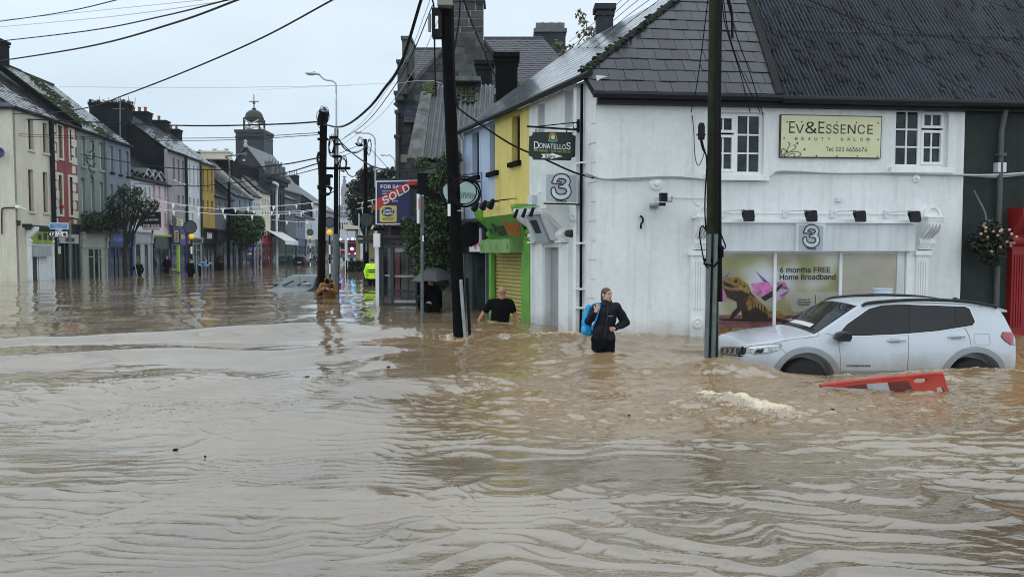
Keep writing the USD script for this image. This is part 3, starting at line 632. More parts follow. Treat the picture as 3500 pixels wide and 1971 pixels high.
# front windows: two casement windows of small panes
def casement(u0,u1,z0,z1,mirror):
    w = None; mid = (u0+u1)/2; mb = MB(); fw = .06
    RF.box(mb,u0,u0+fw,-.17,-.09,z0,z1); RF.box(mb,u1-fw,u1,-.17,-.09,z0,z1); RF.box(mb,u0+fw,u1-fw,-.17,-.09,z0,z0+fw); RF.box(mb,u0+fw,u1-fw,-.17,-.09,z1-fw,z1); RF.box(mb,mid-.035,mid+.035,-.166,-.088,z0+fw,z1-fw)
    w = part(ch,'window',mb,'upvc')
    fix,opn = ((u0+fw,mid-.035),(mid+.035,u1-fw))
    if mirror: fix,opn = opn,fix
    def grid(a,b,c,d,nc,nr,bar=.03,dn=-.10):
        g = MB(); A,B = np.linspace(a,b,nc+1),np.linspace(c,d,nr+1)
        for k in A[1:-1]: RF.box(g,k-bar/2,k+bar/2,dn-.04,dn,c,d)
        for k in B[1:-1]: RF.box(g,a,b,dn-.037,dn-.003,k-bar/2,k+bar/2)
        if g.v: part(w,'glazing_bar',g,'upvc')
        for i in range(nc):
            for j in range(nr): part(w,'pane',RF.box(MB(),A[i]+.003,A[i+1]-.003,dn-.03,dn-.02,B[j]+.003,B[j+1]-.003),'pane_grey')
    grid(*fix,z0+fw,z1-fw,2,3)
    zt = z1-fw-(z1-z0)*.29; a,b = opn
    for c,d,nr in ((z0+fw,zt-.02,2),(zt+.02,z1-fw,1)):
        s = MB(); t = .05
        RF.box(s,a,a+t,-.13,-.07,c,d); RF.box(s,b-t,b,-.13,-.07,c,d); RF.box(s,a+t,b-t,-.13,-.07,c,c+t); RF.box(s,a+t,b-t,-.13,-.07,d-t,d); part(w,'casement',s,'upvc')
        grid(a+t,b-t,c+t,d-t,2,nr)
    part(w,'sill',RF.box(MB(),u0-.13,u1+.08,-.1,.10,z0-.12,z0-.01),'white_paint')
    return w
for k,(x0,y0,x1,y1) in enumerate(((2430,383,2611,596),(3061,370,3242,571))):
    u0,u1,z0,z1 = RF.rect(x0,y0,x1,y1); casement(u0,u1,z0,z1,k == 0)
cu = RF.rect(3066,535,3226,556)
for k in range(4):
    u = cu[0]+(cu[1]-cu[0])*(k+.5)/4; single('cushion',RF.box(MB(),u-.09,u+.09,-.30,-.20,cu[2],cu[3]+.02),'cushion',('leftmost red patterned cushion inside the right hand upper window','second red patterned cushion from the left inside the right hand upper window','red patterned cushion behind the opening casement, left of its bar','rightmost red patterned cushion inside the upper window')[k],'cushion','cushions along the upper window sill')
# shop front: fascia, consoles, pilasters, display window
part(ch,'fascia',pbox(MB(),RF,2458,762,3128,858,0,.17),'white_dull'); part(ch,'cornice',pbox(MB(),RF,2452,750,3132,762,0,.22),'white_paint')
def scroll(fr,prof,u0,u1): return fr_prof(fr,prof,u0,u1)
def fr_prof(fr,prof,u0,u1):               # closed profile in (n, z) extruded along the wall
    p = sg.polygon.orient(sg.Polygon(prof)); tri = trimesh.creation.extrude_polygon(p,u1-u0,engine='earcut'); v = np.array(tri.vertices)
    w = fr.O+np.outer(v[:,2]+u0,fr.d)+np.outer(v[:,0],fr.nn)+np.outer(v[:,1],[0,0,1.0]); f = np.array(tri.faces)
    if np.dot(np.cross(fr.nn,[0,0,1.0]),fr.d) < 0: f = f[:,::-1]
    return MB().add(w,f)
def console_profile(z0,z1,proj):
    H = z1-z0; pts = [(0,z1),(proj,z1),(proj,z1-.10*H)]
    for t in np.linspace(0,1,12): pts.append((proj*(.55+.42*math.cos(t*2.3))-.10*proj*t,z1-(.12+.52*t)*H))
    for t in np.linspace(0,1,8)[1:]: pts.append((proj*(.17+.16*math.sin(t*3.14)),z1-(.64+.30*t)*H))
    return pts+[(proj*.34,z0+.04*H),(proj*.34,z0),(0,z0)]
for x0,x1 in ((2370,2413),(3134,3186)):
    u0,u1,z0,z1 = RF.rect(x0,745,x1,852,.0)
    c = part(ch,'console',fr_prof(RF,console_profile(z0,z1,.34),u0,u1),'white_paint',smooth=30)
    for q in range(4):
        uu = u0+(q+.8)*(u1-u0)/4.6; part(c,'reed',fr_prof(RF,console_profile(z0+.03,z1-.12,.36),uu-.02,uu+.012),'white_paint')
    um = (u0+u1)/2; arc = [(um+math.cos(t)*(u1-u0)*.52,z1+math.sin(t)*.21) for t in np.linspace(0,math.pi,14)]
    part(c,'console_cap',RF.poly(RF.poly(MB(),sg.Polygon(arc),0,.22),sg.LineString(arc).buffer(.022),.22,.25),'white_paint')
    part(c,'ledge',RF.box(MB(),u0-.04,u1+.04,0,.36,z1-.012,z1+.02),'white_paint')
for x0,x1 in ((2362,2407),(3132,3174)):
    u0,u1,_,z1 = RF.rect(x0,856,x1,1100,.1); p = part(ch,'pilaster',RF.box(RF.box(MB(),u0,u1,0,.09,-1,z1),u0-.04,u1+.04,0,.13,z1-.09,z1-.001),'white_paint')
    for q in range(4):
        ua = u0+.04+q*(u1-u0-.08)/3.6
        for zz0,zz1 in ((z1-1.12,z1-.2),(-.9,z1-1.62)): part(p,'flute',RF.box(MB(),ua,ua+.028,.09,.108,zz0,zz1),'white_paint')
    part(p,'roundel',MB().lathe([(.10,0),(.10,.03),(.075,.035),(.06,.012),(.03,.03),(.001,.035)],RF.P((u0+u1)/2,.09,z1-1.38),18,RF.nn),'white_paint',smooth=40)
u0,u1,z0,z1 = RF.rect(2449,858,3092,1154)
fm = MB(); RF.box(fm,u0,u1,-.2,.03,z0-.12,z0); RF.box(fm,u1-.16,u1,-.2,-.02,z0,z1); RF.box(fm,u0,u0+.06,-.2,-.02,z0,z1)
for x in (2648,2872):
    uu = RF.hit(x,1000)[0]; RF.box(fm,uu-.028,uu+.028,-.16,.012,z0,z1)
RF.box(fm,u0,u1,-.12,-.008,z1-.05,z1)
sw = part(ch,'display_window',fm,'white_paint')
part(ch,'shutter_box',RF.box(MB(),u1,RF.hit(3132,1000)[0],-.05,.05,z0-.12,z1-.01),'white_paint')
# poster behind the glass: printed pieces, flat
nP =-.045
P_ = lambda pts: RF.pxpoly(pts,nP)
po = thing('window_poster','large printed window poster of a lizard on a red deck with six months free lettering','poster',RF.P(u0,nP,z0))
ub,ue = RF.hit(2455,1000,nP)[0],RF.hit(2868,1000,nP)[0]; uz = RF.hit(3085,1000,nP)[0]
part(po,'backdrop',RF.box(MB(),ub,ue,nP-.03,nP,z0+.002,z1-.05),'poster_blur'); part(po,'plain_panel',RF.box(MB(),ue+.005,uz,nP-.03,nP,z0+.002,z1-.05),'poster_tan')
def flat(name,pts,m,lay,smooth_b=0,buf=0):
    s = P_(pts) if not isinstance(pts,sg.base.BaseGeometry) else pts
    if smooth_b: s = s.buffer(-smooth_b).buffer(2*smooth_b).buffer(-smooth_b)
    return part(po,name,RF.poly(MB(),s,nP+.002*lay,nP+.002*lay+.0015),m)
Q = lambda pts: [(2350+x/4.145,850+y/4.145) for x,y in pts]
flat('deck',Q([(430,935),(1240,938),(1900,950),(1900,1240),(430,1255)]),'poster_floor',1)
for k,(y0,y1,m) in enumerate(((985,1000,'lizard_dark'),(1050,1062,'lizard_dark'),(1110,1200,'orange_ink'),(1205,1240,'wing_pale'))): flat('deck_board',Q([(430,y0),(1240,y0+2),(1240,y1-8+14*(k == 2)*-3),(430,y1)]),['lizard_dark','lizard_dark','lizard','wing_pink'][k],2)
for pts,m in (([(900,490),(1150,470),(1210,560),(1060,690),(940,640)],'wing_pink'),([(1060,690),(1215,560),(1330,480),(1450,590),(1330,720),(1160,740)],'wing_pale'),([(1300,660),(1450,580),(1340,720)],'wing_purple'),([(960,310),(1150,480),(1080,470)],'wing_purple'),([(500,420),(620,310),(560,400)],'wing_purple'),([(470,520),(540,640),(530,760),(450,700)],'wing_pink'),([(1230,480),(1370,460),(1440,580),(1300,560)],'wing_pink'),([(960,520),(1060,600),(985,690),(960,680),(1020,600),(930,540)],'wing_pale')): flat('wing',Q(pts),m,3)
flat('lizard_shadow',Q([(470,1000),(760,985),(1250,980),(1560,1020),(1240,1035),(700,1030),(470,1020)]),'lizard_dark',3)
flat('lizard_tail',Q([(1110,880),(1320,880),(1390,980),(1560,1020),(1400,1015),(1300,985),(1180,960)]),'lizard',4,.006)
flat('lizard_body',Q([(690,690),(900,620),(1010,740),(1120,840),(1140,960),(1090,1020),(780,1010),(760,880),(700,850)]),'lizard_dark',4,.01)
flat('lizard_back',Q([(880,640),(1020,740),(1110,830),(1130,930),(1040,870),(960,820),(860,880),(820,760)]),'lizard',5,.008)
for k in range(5): flat('stripe',Q([(900+45*k,730+22*k),(915+45*k,728+22*k),(930+42*k,940+8*k),(912+42*k,945+8*k)]),'lizard_dark',6)
flat('lizard_leg',Q([(700,830),(780,850),(700,930),(620,1010),(500,1020),(590,985),(630,900)]),'lizard_dark',5,.006)
flat('lizard_arm',Q([(1040,690),(1200,590),(1330,500),(1350,515),(1200,680),(1090,740)]),'lizard_dark',5,.004)
flat('lizard_throat',Q([(500,530),(680,570),(890,590),(930,690),(870,760),(720,760),(560,690),(530,610)]),'lizard_dark',5,.012)
flat('lizard_head',Q([(495,450),(560,415),(640,400),(700,395),(760,440),(850,500),(890,570),(870,640),(740,580),(680,550),(600,490)]),'lizard',6,.008)
flat('lizard_jaw',Q([(490,515),(560,540),(650,565),(740,570),(720,600),(600,590),(520,560)]),'lizard',6,.004)
flat('lizard_mouth',Q([(500,460),(600,495),(680,545),(640,555),(520,520)]),'lizard_dark',7)
s = sg.Point(RF.hit(*Q([(680,460)])[0],nP)).buffer(.035); flat('lizard_eye',s,'lizard_dark',7); flat('lizard_ear',sg.Point(RF.hit(*Q([(800,530)])[0],nP)).buffer(.025),'lizard_dark',7)
RF.text(po,'lettering','6 months FREE',*[2350+x/4.145 for x in (1305,2020)],850+335/4.145,850+262/4.145,nP+.003,'ink',True)
RF.text(po,'lettering','Home Broadband',*[2350+x/4.145 for x in (1305,2095)],850+435/4.145,850+362/4.145,nP+.003,'ink',True)
box_ = P_(Q([(1470,610),(2460,610),(2460,885),(1470,885)])).buffer(-.05).buffer(.05); flat('offer_box',box_,'wing_pale',1); flat('offer_panel',box_.buffer(-.012),'poster_tan',2)
for k,(tx,x0,x1,yb,hh,bo) in enumerate((('Exclusive to',1565,1730,730,24,0),('Three Mobile',1545,1745,768,26,1),('Customers',1563,1732,803,26,1),('30 day',1930,2025,725,24,0),('satisfaction',1885,2062,760,26,1),('guarantee',1900,2055,792,24,1))):
    RF.text(po,'lettering',tx,2350+x0/4.145,2350+x1/4.145,850+yb/4.145,850+(yb-hh)/4.145,nP+.006,'ink',bool(bo))
flat('divider',Q([(1808,650),(1816,650),(1816,850),(1808,850)]),'ink',4); flat('divider',Q([(2188,650),(2196,650),(2196,850),(2188,850)]),'ink',4)
for k,w in enumerate((530,520,360)): RF.text(po,'small_print','Subject to coverage. Speeds may vary. Standard line rental applies.'[:60-12*k],2350+635/4.145,2350+(635+w)/4.145,850+(1135+20*k)/4.145,850+(1120+20*k)/4.145,nP+.007,'white_dull')
# clear pane in front of the poster
M['clear'] = usdkit.material(stage,'/World/Looks/clear',{'f': ('fresnel',{'IOR': 1.25}),'t': ('transparent_bsdf',{}),'g': ('glossy_bsdf',{'roughness': .03,'color': (.9,.92,.95)}),'m': ('mix_closure',{})},[('f.fac','m.fac'),('t.BSDF','m.closure1'),('g.BSDF','m.closure2')],surface='m.closure')
for a,b in ((2455,2646),(2650,2870),(2874,3086)):
    part(sw,'pane',RF.box(MB(),RF.hit(a,1000)[0],RF.hit(b,1000)[0],-.022,-.016,z0+.001,z1-.052),'clear')
# the number-three logo: an outlined, flame edged figure 3
def logo3(parent,fr,x0,y0,x1,y1,n,back,name='emblem',m='ink'):
    def arcp(cx,cy,rx,ry,a0,a1,k=14): return [(cx+rx*math.cos(math.radians(a)),cy+ry*math.sin(math.radians(a))) for a in np.linspace(a0,a1,k)]
    top = arcp(.50,.26,.36,.23,200,380)+[(.70,.47)]; bot = arcp(.48,.70,.42,.27,-60,190,20)
    s = unary_union([sg.LineString(top).buffer(.115),sg.LineString(bot).buffer(.125),sg.LineString([(.14,.20),(.02,.30),(.45,.33)]).buffer(.05),sg.LineString([(.70,.46),(.40,.50),(.66,.52)]).buffer(.06)])
    for cx,cy,a in ((.30,.77,60),(.42,.83,80),(.62,.82,110),(.2,.66,30),(.62,.30,200),(.5,.28,180)): s = s.difference(sg.Polygon([(cx,cy),(cx+.12*math.cos(math.radians(a)),cy-.14),(cx+.07,cy+.02)]))
    def mp(g): return shapely.transform(g,lambda q: np.array([fr.hit(x0+(x1-x0)*a,y0+(y1-y0)*b,n) for a,b in q]))
    ring = s.buffer(.022).difference(s.buffer(-.03)); part(parent,name,fr.poly(MB(),mp(ring),n,n+.012),m)
    part(parent,'emblem_fill',fr.poly(MB(),mp(s.buffer(-.03)),n,n+.006),back)
sb = thing('shop_sign_box','square blue grey sign box with a figure three, centred on the white shop fascia','sign',RF.P(RF.hit(2772,810)[0],.17,RF.hit(2772,858)[1]),'figure three shop signs')
part(sb,'box',pbox(MB(),RF,2722,764,2822,859,.171,.26),'white_dull'); part(sb,'face',pbox(MB(),RF,2731,771,2813,856,.26,.27),'sign_bluegrey')
logo3(sb,RF,2747,773,2800,840,.27,'white_dull'); RF.text(sb,'lettering','Three.ie',2755,2790,853,845,.27,'ink',True)
# long beauty salon board
bs = thing('beauty_salon_sign','cream beauty salon board with black lettering between the two upper windows','sign',RF.P(RF.hit(2840,540)[0],0,RF.hit(2840,540)[1]))
part(bs,'frame',RF.poly(MB(),RF.pxpoly([(2668,391),(3015,398),(3010,542),(2665,538)],.05),.0,.05),'ink'); part(bs,'board',RF.poly(MB(),RF.pxpoly([(2671,394),(3012,401),(3007,539),(2668,535)],.05),.05,.056),'sign_cream')
def inkp(pts): return part(bs,'flourish',RF.poly(MB(),sg.LineString([RF.hit(x,y,.056) for x,y in spline(np.array([(x,y,0) for x,y in pts]),5)[:,:2]]).buffer(.006),.056,.060),'ink')
nb = .056
for s,x0,x1,yt in (('E',2697,2716,415),('V',2719,2748,424),('&',2752,2792,416),('E',2797,2817,415),('S',2823,2842,424),('S',2847,2866,424),('E',2873,2890,424),('N',2897,2924,424),('C',2931,2956,424),('E',2964,2983,424)): RF.text(bs,'lettering',s,x0,x1,455+(x0-2697)*.012,yt+(x0-2697)*.012,nb,'ink')
for k,c in enumerate('BEAUTY SALON'):
    if c != ' ': RF.text(bs,'lettering',c,2717+k*22.3,2717+k*22.3+9,479+k*.25,469+k*.25,nb,'ink')
RF.text(bs,'lettering','Tel. 021 4636674',2823,2963,518,503,nb,'ink')
for pts in ([(2672,534),(2685,520),(2694,505),(2700,492),(2694,488)],[(2680,530),(2698,520),(2716,508),(2720,498),(2712,496)],[(2670,520),(2676,508),(2684,514)],[(2690,534),(2706,525),(2718,530),(2712,536)],[(2704,520),(2726,518),(2738,528),(2728,534)],[(2672,534),(2672,512)]): inkp(pts)
for x,y in ((2725,490),(2690,518),(2750,511)):
    st = sg.Polygon([(x+r*math.sin(k*math.pi/5),y-r*math.cos(k*math.pi/5)) for k in range(10) for r in ((5.5 if k % 2 == 0 else 2.2),)]); part(bs,'star',RF.poly(MB(),shapely.transform(st,lambda q: np.array([RF.hit(a,b,nb) for a,b in q])),nb,nb+.004),'ink')
for x,y in ((2690,417),(2740,417),(2799,417),(2860,418),(2927,419),(3001,421),(3001,477),(2998,535),(2930,534),(2860,534),(2790,533),(2680,472),(2682,534)): part(bs,'screw',MB().lathe([(.012,0),(.012,.012),(.001,.014)],RF.P(*[*RF.hit(x,y,nb)][:1],nb,RF.hit(x,y,nb)[1]),8,RF.nn),'black_matt')
# floodlights over the shop: arm and lamp head
def flood_light(fr,u,z,n0,reach,label,group,name='floodlight',drop=.0):
    t = thing(name,label,'floodlight',fr.P(u,n0,z),group)
    part(t,'bracket',fr.box(MB(),u-.38,u-.30,n0,n0+.05,z-.06,z+.09),'white_dull'); part(t,'arm',MB().tube([fr.P(u-.34,n0+.03,z+.04),fr.P(u-.25,n0+.22,z+.06),fr.P(u,n0+reach,z+.06)],.014,6),'white_dull')
    c = fr.P(u,n0+reach,z-.06); mb = MB(); a,b = fr.d*.105,unit(fr.nn*.4-np.array([0,0,1.0]))*.095; k = np.cross(unit(fr.d),unit(b))*.05
    mb.hexa(fr._o([c-a-b-k,c+a-b-k,c+a-b+k,c-a-b+k,c-a*.9+b-k*.6,c+a*.9+b-k*.6,c+a*.9+b+k*.6,c-a*.9+b+k*.6])); part(t,'lamp_head',mb,'black_paint')
    part(t,'yoke',MB().tube([c-a*1.1+b*.2,c-a*1.1-b*1.3,c+a*1.1-b*1.3,c+a*1.1+b*.2],.010,5),'black_paint'); return t
zFl = RF.hit(2736,733)[1]; uf = [RF.hit(x,733)[0] for x in (2528,2737,2899,3081)]
f0 = flood_light(RF,uf[0],zFl,0,.42,'small black floodlight on a white arm above the shop fascia, next to the mossy pole','floodlights above the shop fascia')
for u,lb in zip(uf[1:],('small black floodlight above the figure three sign box','small black floodlight just right of the figure three sign box','small black floodlight nearest the right hand scroll bracket')): dup(f0,'floodlight',RF.P(u,0,zFl),lb)
cable('conduit','thin white conduit feeding the floodlights over the shop',[RF.P(RF.hit(x,y)[0],.02,RF.hit(x,y)[1]) for x,y in ((2470,724),(2520,727),(2700,729),(2900,730),(3095,731))],.012,'white_paint',cat='conduit')
# lone floodlight on the blank wall, pattress plates, little box, wall cables
t = thing('wall_floodlight','black floodlight on a short grey arm on the blank white wall left of the pole','floodlight',RF.P(RF.hit(2240,700)[0],0,RF.hit(2240,700)[1]))
part(t,'arm',pbox(pbox(MB(),RF,2234,694,2266,702,.02,.3),RF,2222,707,2250,712,0,.05),'galvanised'); part(t,'lamp_head',pbox(MB(),RF,2258,659,2282,688,.25,.36),'black_paint')
part(t,'yoke',MB().tube([RF.P(RF.hit(x,y)[0],.3,RF.hit(x,y)[1]) for x,y in ((2257,675),(2257,692),(2280,692),(2280,675))],.012,5),'black_paint'); part(t,'foot',pbox(MB(),RF,2256,692,2276,703,.24,.36),'black_paint')
for x,y,r,lb in ((2242,627,.14,'round cast wall tie plate on the white wall above the lone floodlight'),(3130,610,.08,'small round wall tie plate under the right hand upper window')):
    t = thing('wall_tie_plate',lb,'wall plate',RF.P(RF.hit(x,y)[0],0,RF.hit(x,y)[1])); c = RF.P(RF.hit(x,y)[0],0,RF.hit(x,y)[1])
    part(t,'plate',MB().lathe([(r,0),(r,.02),(r*.85,.035),(r*.4,.04),(r*.35,.09),(.001,.1)],c,8 if r > .1 else 16,RF.nn),'white_paint',smooth=30)
single('junction_box',pbox(MB(),RF,2862,674,2878,688,0,.07),'white_dull','small pale junction box on the wall above the second floodlight','junction box')
t = thing('wall_hook','rusty hook and rope end on the blank white wall','hook',RF.P(RF.hit(2187,740)[0],0,RF.hit(2187,740)[1])); part(t,'plate',pbox(MB(),RF,2184,722,2190,742,0,.03),'white_dull')
part(t,'rope',MB().tube(spline([RF.P(RF.hit(x,y)[0],.05,RF.hit(x,y)[1]) for x,y in ((2186,738),(2194,745),(2195,758),(2189,765),(2188,782))],4),.018,6),'black_matt')
wp = [(2000,600),(2060,612),(2150,617),(2300,610),(2450,617),(2590,618),(2630,603),(2665,593),(2850,594),(3060,596),(3290,600),(3400,606),(3500,597)]
for k in range(3): cable('wall_cable',('uppermost pale cable clipped across the white wall under the windows','middle pale cable clipped across the white wall','lowest pale cable clipped across the white wall')[2-k],[RF.P(RF.hit(x,y)[0],.03+.02*k,RF.hit(x,y)[1]+.014*k*(1+math.sin(x))) for x,y in wp],.015,'grey_cable' if k < 2 else 'white_dull',group='cables along the white wall')
cable('wall_cable','sagging dark cable tucked under the gutter of the slate hip',[RF.P(RF.hit(x,y)[0],.02,RF.hit(x,y)[1]) for x,y in ((2040,325),(2110,347),(2300,352),(2500,354),(2700,352),(2800,362),(2950,352),(3060,362),(3230,366))],.011,'black_cable')
cable('wall_cable','white cable dropping down the blank wall to the scroll bracket',[RF.P(RF.hit(x,y)[0],.02,RF.hit(x,y)[1]) for x,y in ((2365,375),(2368,480),(2370,610),(2370,680),(2378,695),(2400,707))],.010,'white_paint')
cable('wall_cable','thin pale cable running right from the lone floodlight',[RF.P(RF.hit(x,y)[0],.02,RF.hit(x,y)[1]) for x,y in ((2240,690),(2243,676),(2280,676),(2370,677),(2430,678))],.008,'white_dull')
# ---- side street face of the corner house
for (x0,y0,x1,y1) in ((1930,300,1967,440),(1838,350,1862,462)):
    u0,u1,z0,z1 = RS.rect(x0,y0,x1,y1); window(ch,RS,u0,u1,z0,z1,'upvc',rows=3,cols=2,depth=.16,sill='white_paint')
zD = RS.hit(1888,845)[1]; ud = sorted((doorS.bounds[0],doorS.bounds[2])); um = ud[0]+(ud[1]-ud[0])*.42
dr = part(ch,'door',RS.box(RS.box(RS.box(MB(),ud[0],ud[1],-.22,-.16,zD-.06,zD),ud[0],ud[0]+.05,-.22,-.16,-1,zD-.06),um,ud[1]-.002,-.20,-.15,-1,zD-.06),'grey_paint'); part(dr,'pane',RS.box(MB(),ud[0]+.05,um,-.2,-.18,-1,zD-.06),'shop_glass')
for x0,x1 in ((1809,1829),(1829,1858),(1919,1952)):
    a,b,_,z1 = RS.rect(x0,833,x1,1000); part(ch,'pilaster',RS.box(MB(),a,b,0,.07 if x0 != 1829 else .03,-1,z1),'white_paint')
zt,zb2 = RS.hit(1900,706)[1],RS.hit(1880,830)[1]
for x0,w in ((1832,.22),(1932,.30)):
    u = RS.hit(x0,790)[0]; part(ch,'console',fr_prof(RS,console_profile(zb2,zt,.50),u-w/2,u+w/2),'white_paint',smooth=30)
ua,ub_ = RS.hit(1930,790)[0]+.15,RS.hit(1832,790)[0]-.11
part(ch,'fascia',fr_prof(RS,[(0,zb2+.05),(.12,zb2+.05),(.36,zt-.18),(.36,zt-.12),(0,zt-.12)],ua,ub_),'white_dull')
fs = thing('shop_sign_plate','narrow tilted sign plate with a figure three over the side door','sign',RS.P((ua+ub_)/2,.2,zb2),'figure three shop signs')
um_ = (ua+ub_)/2; part(fs,'plate',fr_prof(RS,[(.125,zb2-.0),(.165,zb2-.0),(.42,zt-.17),(.38,zt-.17)],um_-.28,um_+.28),'sign_bluegrey')
part(fs,'emblem',fr_prof(RS,[(.19,zb2+.1),(.20,zb2+.1),(.395,zt-.28),(.385,zt-.28)],um_-.16,um_+.16),'ink'); part(fs,'top_ledge',RS.box(MB(),um_-.34,um_+.34,.30,.48,zt-.17,zt-.11),'white_dull')
single('wall_light',MB().lathe([(.07,0),(.08,.05),(.06,.16),(.001,.2)],RS.P(RS.hit(1962,798)[0],.02,RS.hit(1962,798)[1]),12,RS.nn),'timber_brown','rusty brown bulkhead wall lamp beside the side door','wall lamp',smooth=40)
pr_ = MB()
t = thing('downpipe','dark stained downpipe on the white side wall beside the quoins','downpipe',RS.P(RS.hit(1996,700)[0],.0,0)); u = RS.hit(1996,700)[0]
part(t,'pipe',MB().tube([RS.P(u,.06,z) for z in np.linspace(-.9,zS(u)-.12,6)],.028,8),'black_matt',smooth=40)
for y in (560,834,990,1054): z = RS.hit(1996,y)[1]; part(t,'clip',RS.box(MB(),u-.06,u+.17,0,.1,z,z+.035),'white_paint')
t = thing('downpipe','white square downpipe on the side wall next to the dark pipe','downpipe',RS.P(RS.hit(1982,700)[0],.0,0)); u = RS.hit(1980,700)[0]
part(t,'pipe',RS.box(MB(),u,u+.13,0,.07,-.9,zS(u)-.15),'white_paint')
single('alarm_box',pbox(MB(),RS,1835,622,1851,658,0,.10),'upvc','small white alarm box on the side wall left of the hanging figure three sign','alarm box')
single('meter_box',pbox(MB(),RS,1803,667,1818,700,0,.12),'white_dull','pale cable meter box between the yellow and white houses','meter box')
# hanging signs stand square off the side wall
def off_wall(px,py): u,_ = RS.hit(px,py); return Fr(RS.P(u,0,0)[:2],RS.nn[:2],side=1 if np.dot(np.array([RS.nn[1],-RS.nn[0]]),np.array([0,-1])) > 0 else -1)
H1 = off_wall(1985,650)
s3 = thing('hanging_shop_sign','square illuminated box sign with a figure three hung off the white side wall','sign',H1.P(.4,0,H1.hit(1915,695)[1]),'figure three shop signs')
part(s3,'box',pbox(MB(),H1,1860,591,1976,694,-.08,.06),'white_dull'); part(s3,'face',pbox(MB(),H1,1868,598,1970,688,.06,.066),'sign_bluegrey'); logo3(s3,H1,1887,600,1950,676,.066,'white_dull'); H1.text(s3,'lettering','Three.ie',1898,1936,690,683,.066,'ink',True)
part(s3,'bracket',pbox(MB(),H1,1862,695,1990,699,-.03,.03),'black_paint')
sc = MB()
for sgn,yy in ((1,745),(-1,765)): sc.tube([H1.P(H1.hit(1955+16*math.cos(t)*(1-t/14),yy+14*sgn*math.sin(t)*(1-t/14))[0],0,H1.hit(1955,yy+14*sgn*math.sin(t)*(1-t/14))[1]) for t in np.linspace(0,9,26)],.009,5)
sc.tube([H1.P(H1.hit(x,y)[0],0,H1.hit(x,y)[1]) for x,y in ((1972,700),(1972,800))],.012,5); part(s3,'scroll',sc,'grey_cable')
H2 = off_wall(1986,480)
dn_ = thing('pizza_sign','dark green hanging board with white and yellow lettering and an arrow','sign',H2.P(.5,0,H2.hit(1890,549)[1]))
out = sg.Polygon([H2.hit(x,y) for x,y in ((1822,452),(1953,452),(1956,462),(1967,465),(1965,536),(1953,540),(1950,549),(1824,546),(1820,536),(1808,532),(1810,466),(1820,462))])
part(dn_,'board',H2.poly(MB(),out,-.02,.015),'sign_green')
H2.text(dn_,'lettering','D',1825,1842,508,484,.015,'white_clean'); H2.text(dn_,'lettering','ONATELLO',1843,1933,509,492,.015,'white_clean'); H2.text(dn_,'lettering','S',1936,1950,511,487,.015,'white_clean')
H2.text(dn_,'lettering','We Deliver - 021 463 00 22',1824,1950,520,512,.015,'ink_lime')
part(dn_,'arrow',H2.poly(MB(),sg.Polygon([H2.hit(x,y) for x,y in ((1848,527),(1884,527),(1884,523),(1921,535),(1880,544),(1882,540),(1848,540),(1856,534))]),.015,.019),'white_clean'); H2.text(dn_,'lettering','50m',1862,1897,539,530,.019,'ink',True)
for r,m_ in ((.085,'orange_ink'),(.065,'brown_paint'),(.045,'sign_cream')): part(dn_,'crest',MB().lathe([(r,0),(r,.004+(.09-r)*.1),(.001,.005+(.09-r)*.1)],H2.P(H2.hit(1888,470)[0],.015,H2.hit(1888,470)[1]),20,H2.nn),m_)
part(dn_,'ribbon',H2.poly(MB(),sg.Polygon([H2.hit(x,y) for x,y in ((1872,476),(1888,482),(1904,476),(1906,483),(1888,488),(1870,484))]),.02,.026),'teal_ink')
hb = MB(); pbox(hb,H2,1803,435,1982,441,-.02,.02); hb.tube([H2.P(H2.hit(x,y)[0],0,H2.hit(x,y)[1]) for x,y in ((1812,435),(1975,418))],.011,6); pbox(hb,H2,1975,408,1982,452,-.025,.025)
hb.tube([H2.P(H2.hit(1968+8*math.cos(t),0)[0],0,H2.hit(1968,430+11*math.sin(t))[1]) for t in np.linspace(0,6.3,14)],.010,5)
for x in (1832,1937): hb.tube([H2.P(H2.hit(x,y)[0],0,H2.hit(x,y)[1]) for y in (441,453)],.012,5)
part(dn_,'bracket',hb,'black_paint')
# ---- yellow and blue houses
for name,lab,u0,u1,m,wins in (('yellow_house','yellow rendered house above the green phone repair shop',uWS,uY,'yellow_render',[(1749,394,1777,553)]),('blue_house','pale blue house with narrow dark windows beside the leaning pole',uY,uB,'lightblue_render',[(1674,425,1701,587),(1614,452,1637,602)])):
    t = thing(name,lab,'house',RS.P(u0,0,0)); ops = [pr(RS,*w) for w in wins]; zg = RS.hit(1720,760)[1]
    wall_panel(t,'wall',RS,sg.Polygon([(u0,zg),(u1,zg),(u1,zS(u1)-.05),(u0,zS(u0)-.05)]),ops,m)
    for w in wins:
        a,b,c,d = RS.rect(*w); window(t,RS,a,b,c,d,'black_paint',rows=2,cols=1,depth=.15,sill='black_matt')
    part(t,'inner_wall',RS.box(MB(),u0+.01,u1-.01,-6.5,-.6,-1,min(zS(u0),zS(u1))-.1),m)
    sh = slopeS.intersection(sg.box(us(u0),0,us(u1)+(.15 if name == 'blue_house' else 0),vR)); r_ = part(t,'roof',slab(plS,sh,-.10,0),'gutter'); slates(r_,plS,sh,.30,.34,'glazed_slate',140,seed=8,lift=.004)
    part(t,'gutter',MB().tube([plS[0]+plS[1]*us(u0)-[0,0,.06]+RS.nn*.05,plS[0]+plS[1]*us(u1)-[0,0,.07]+RS.nn*.05],.062,8),'gutter',smooth=40)
    a,b = plS[0]+plS[1]*us(u0)+plS[2]*vR,plS[0]+plS[1]*us(u1)+plS[2]*vR; part(t,'back_roof',MB().add([a,b,b+dn,a+dn],[[0,1,2],[0,2,3]]),'far_slate')
    if name == 'yellow_house': yel = t
    else: blu = t
ps = yel; zg = RS.hit(1720,760)[1]
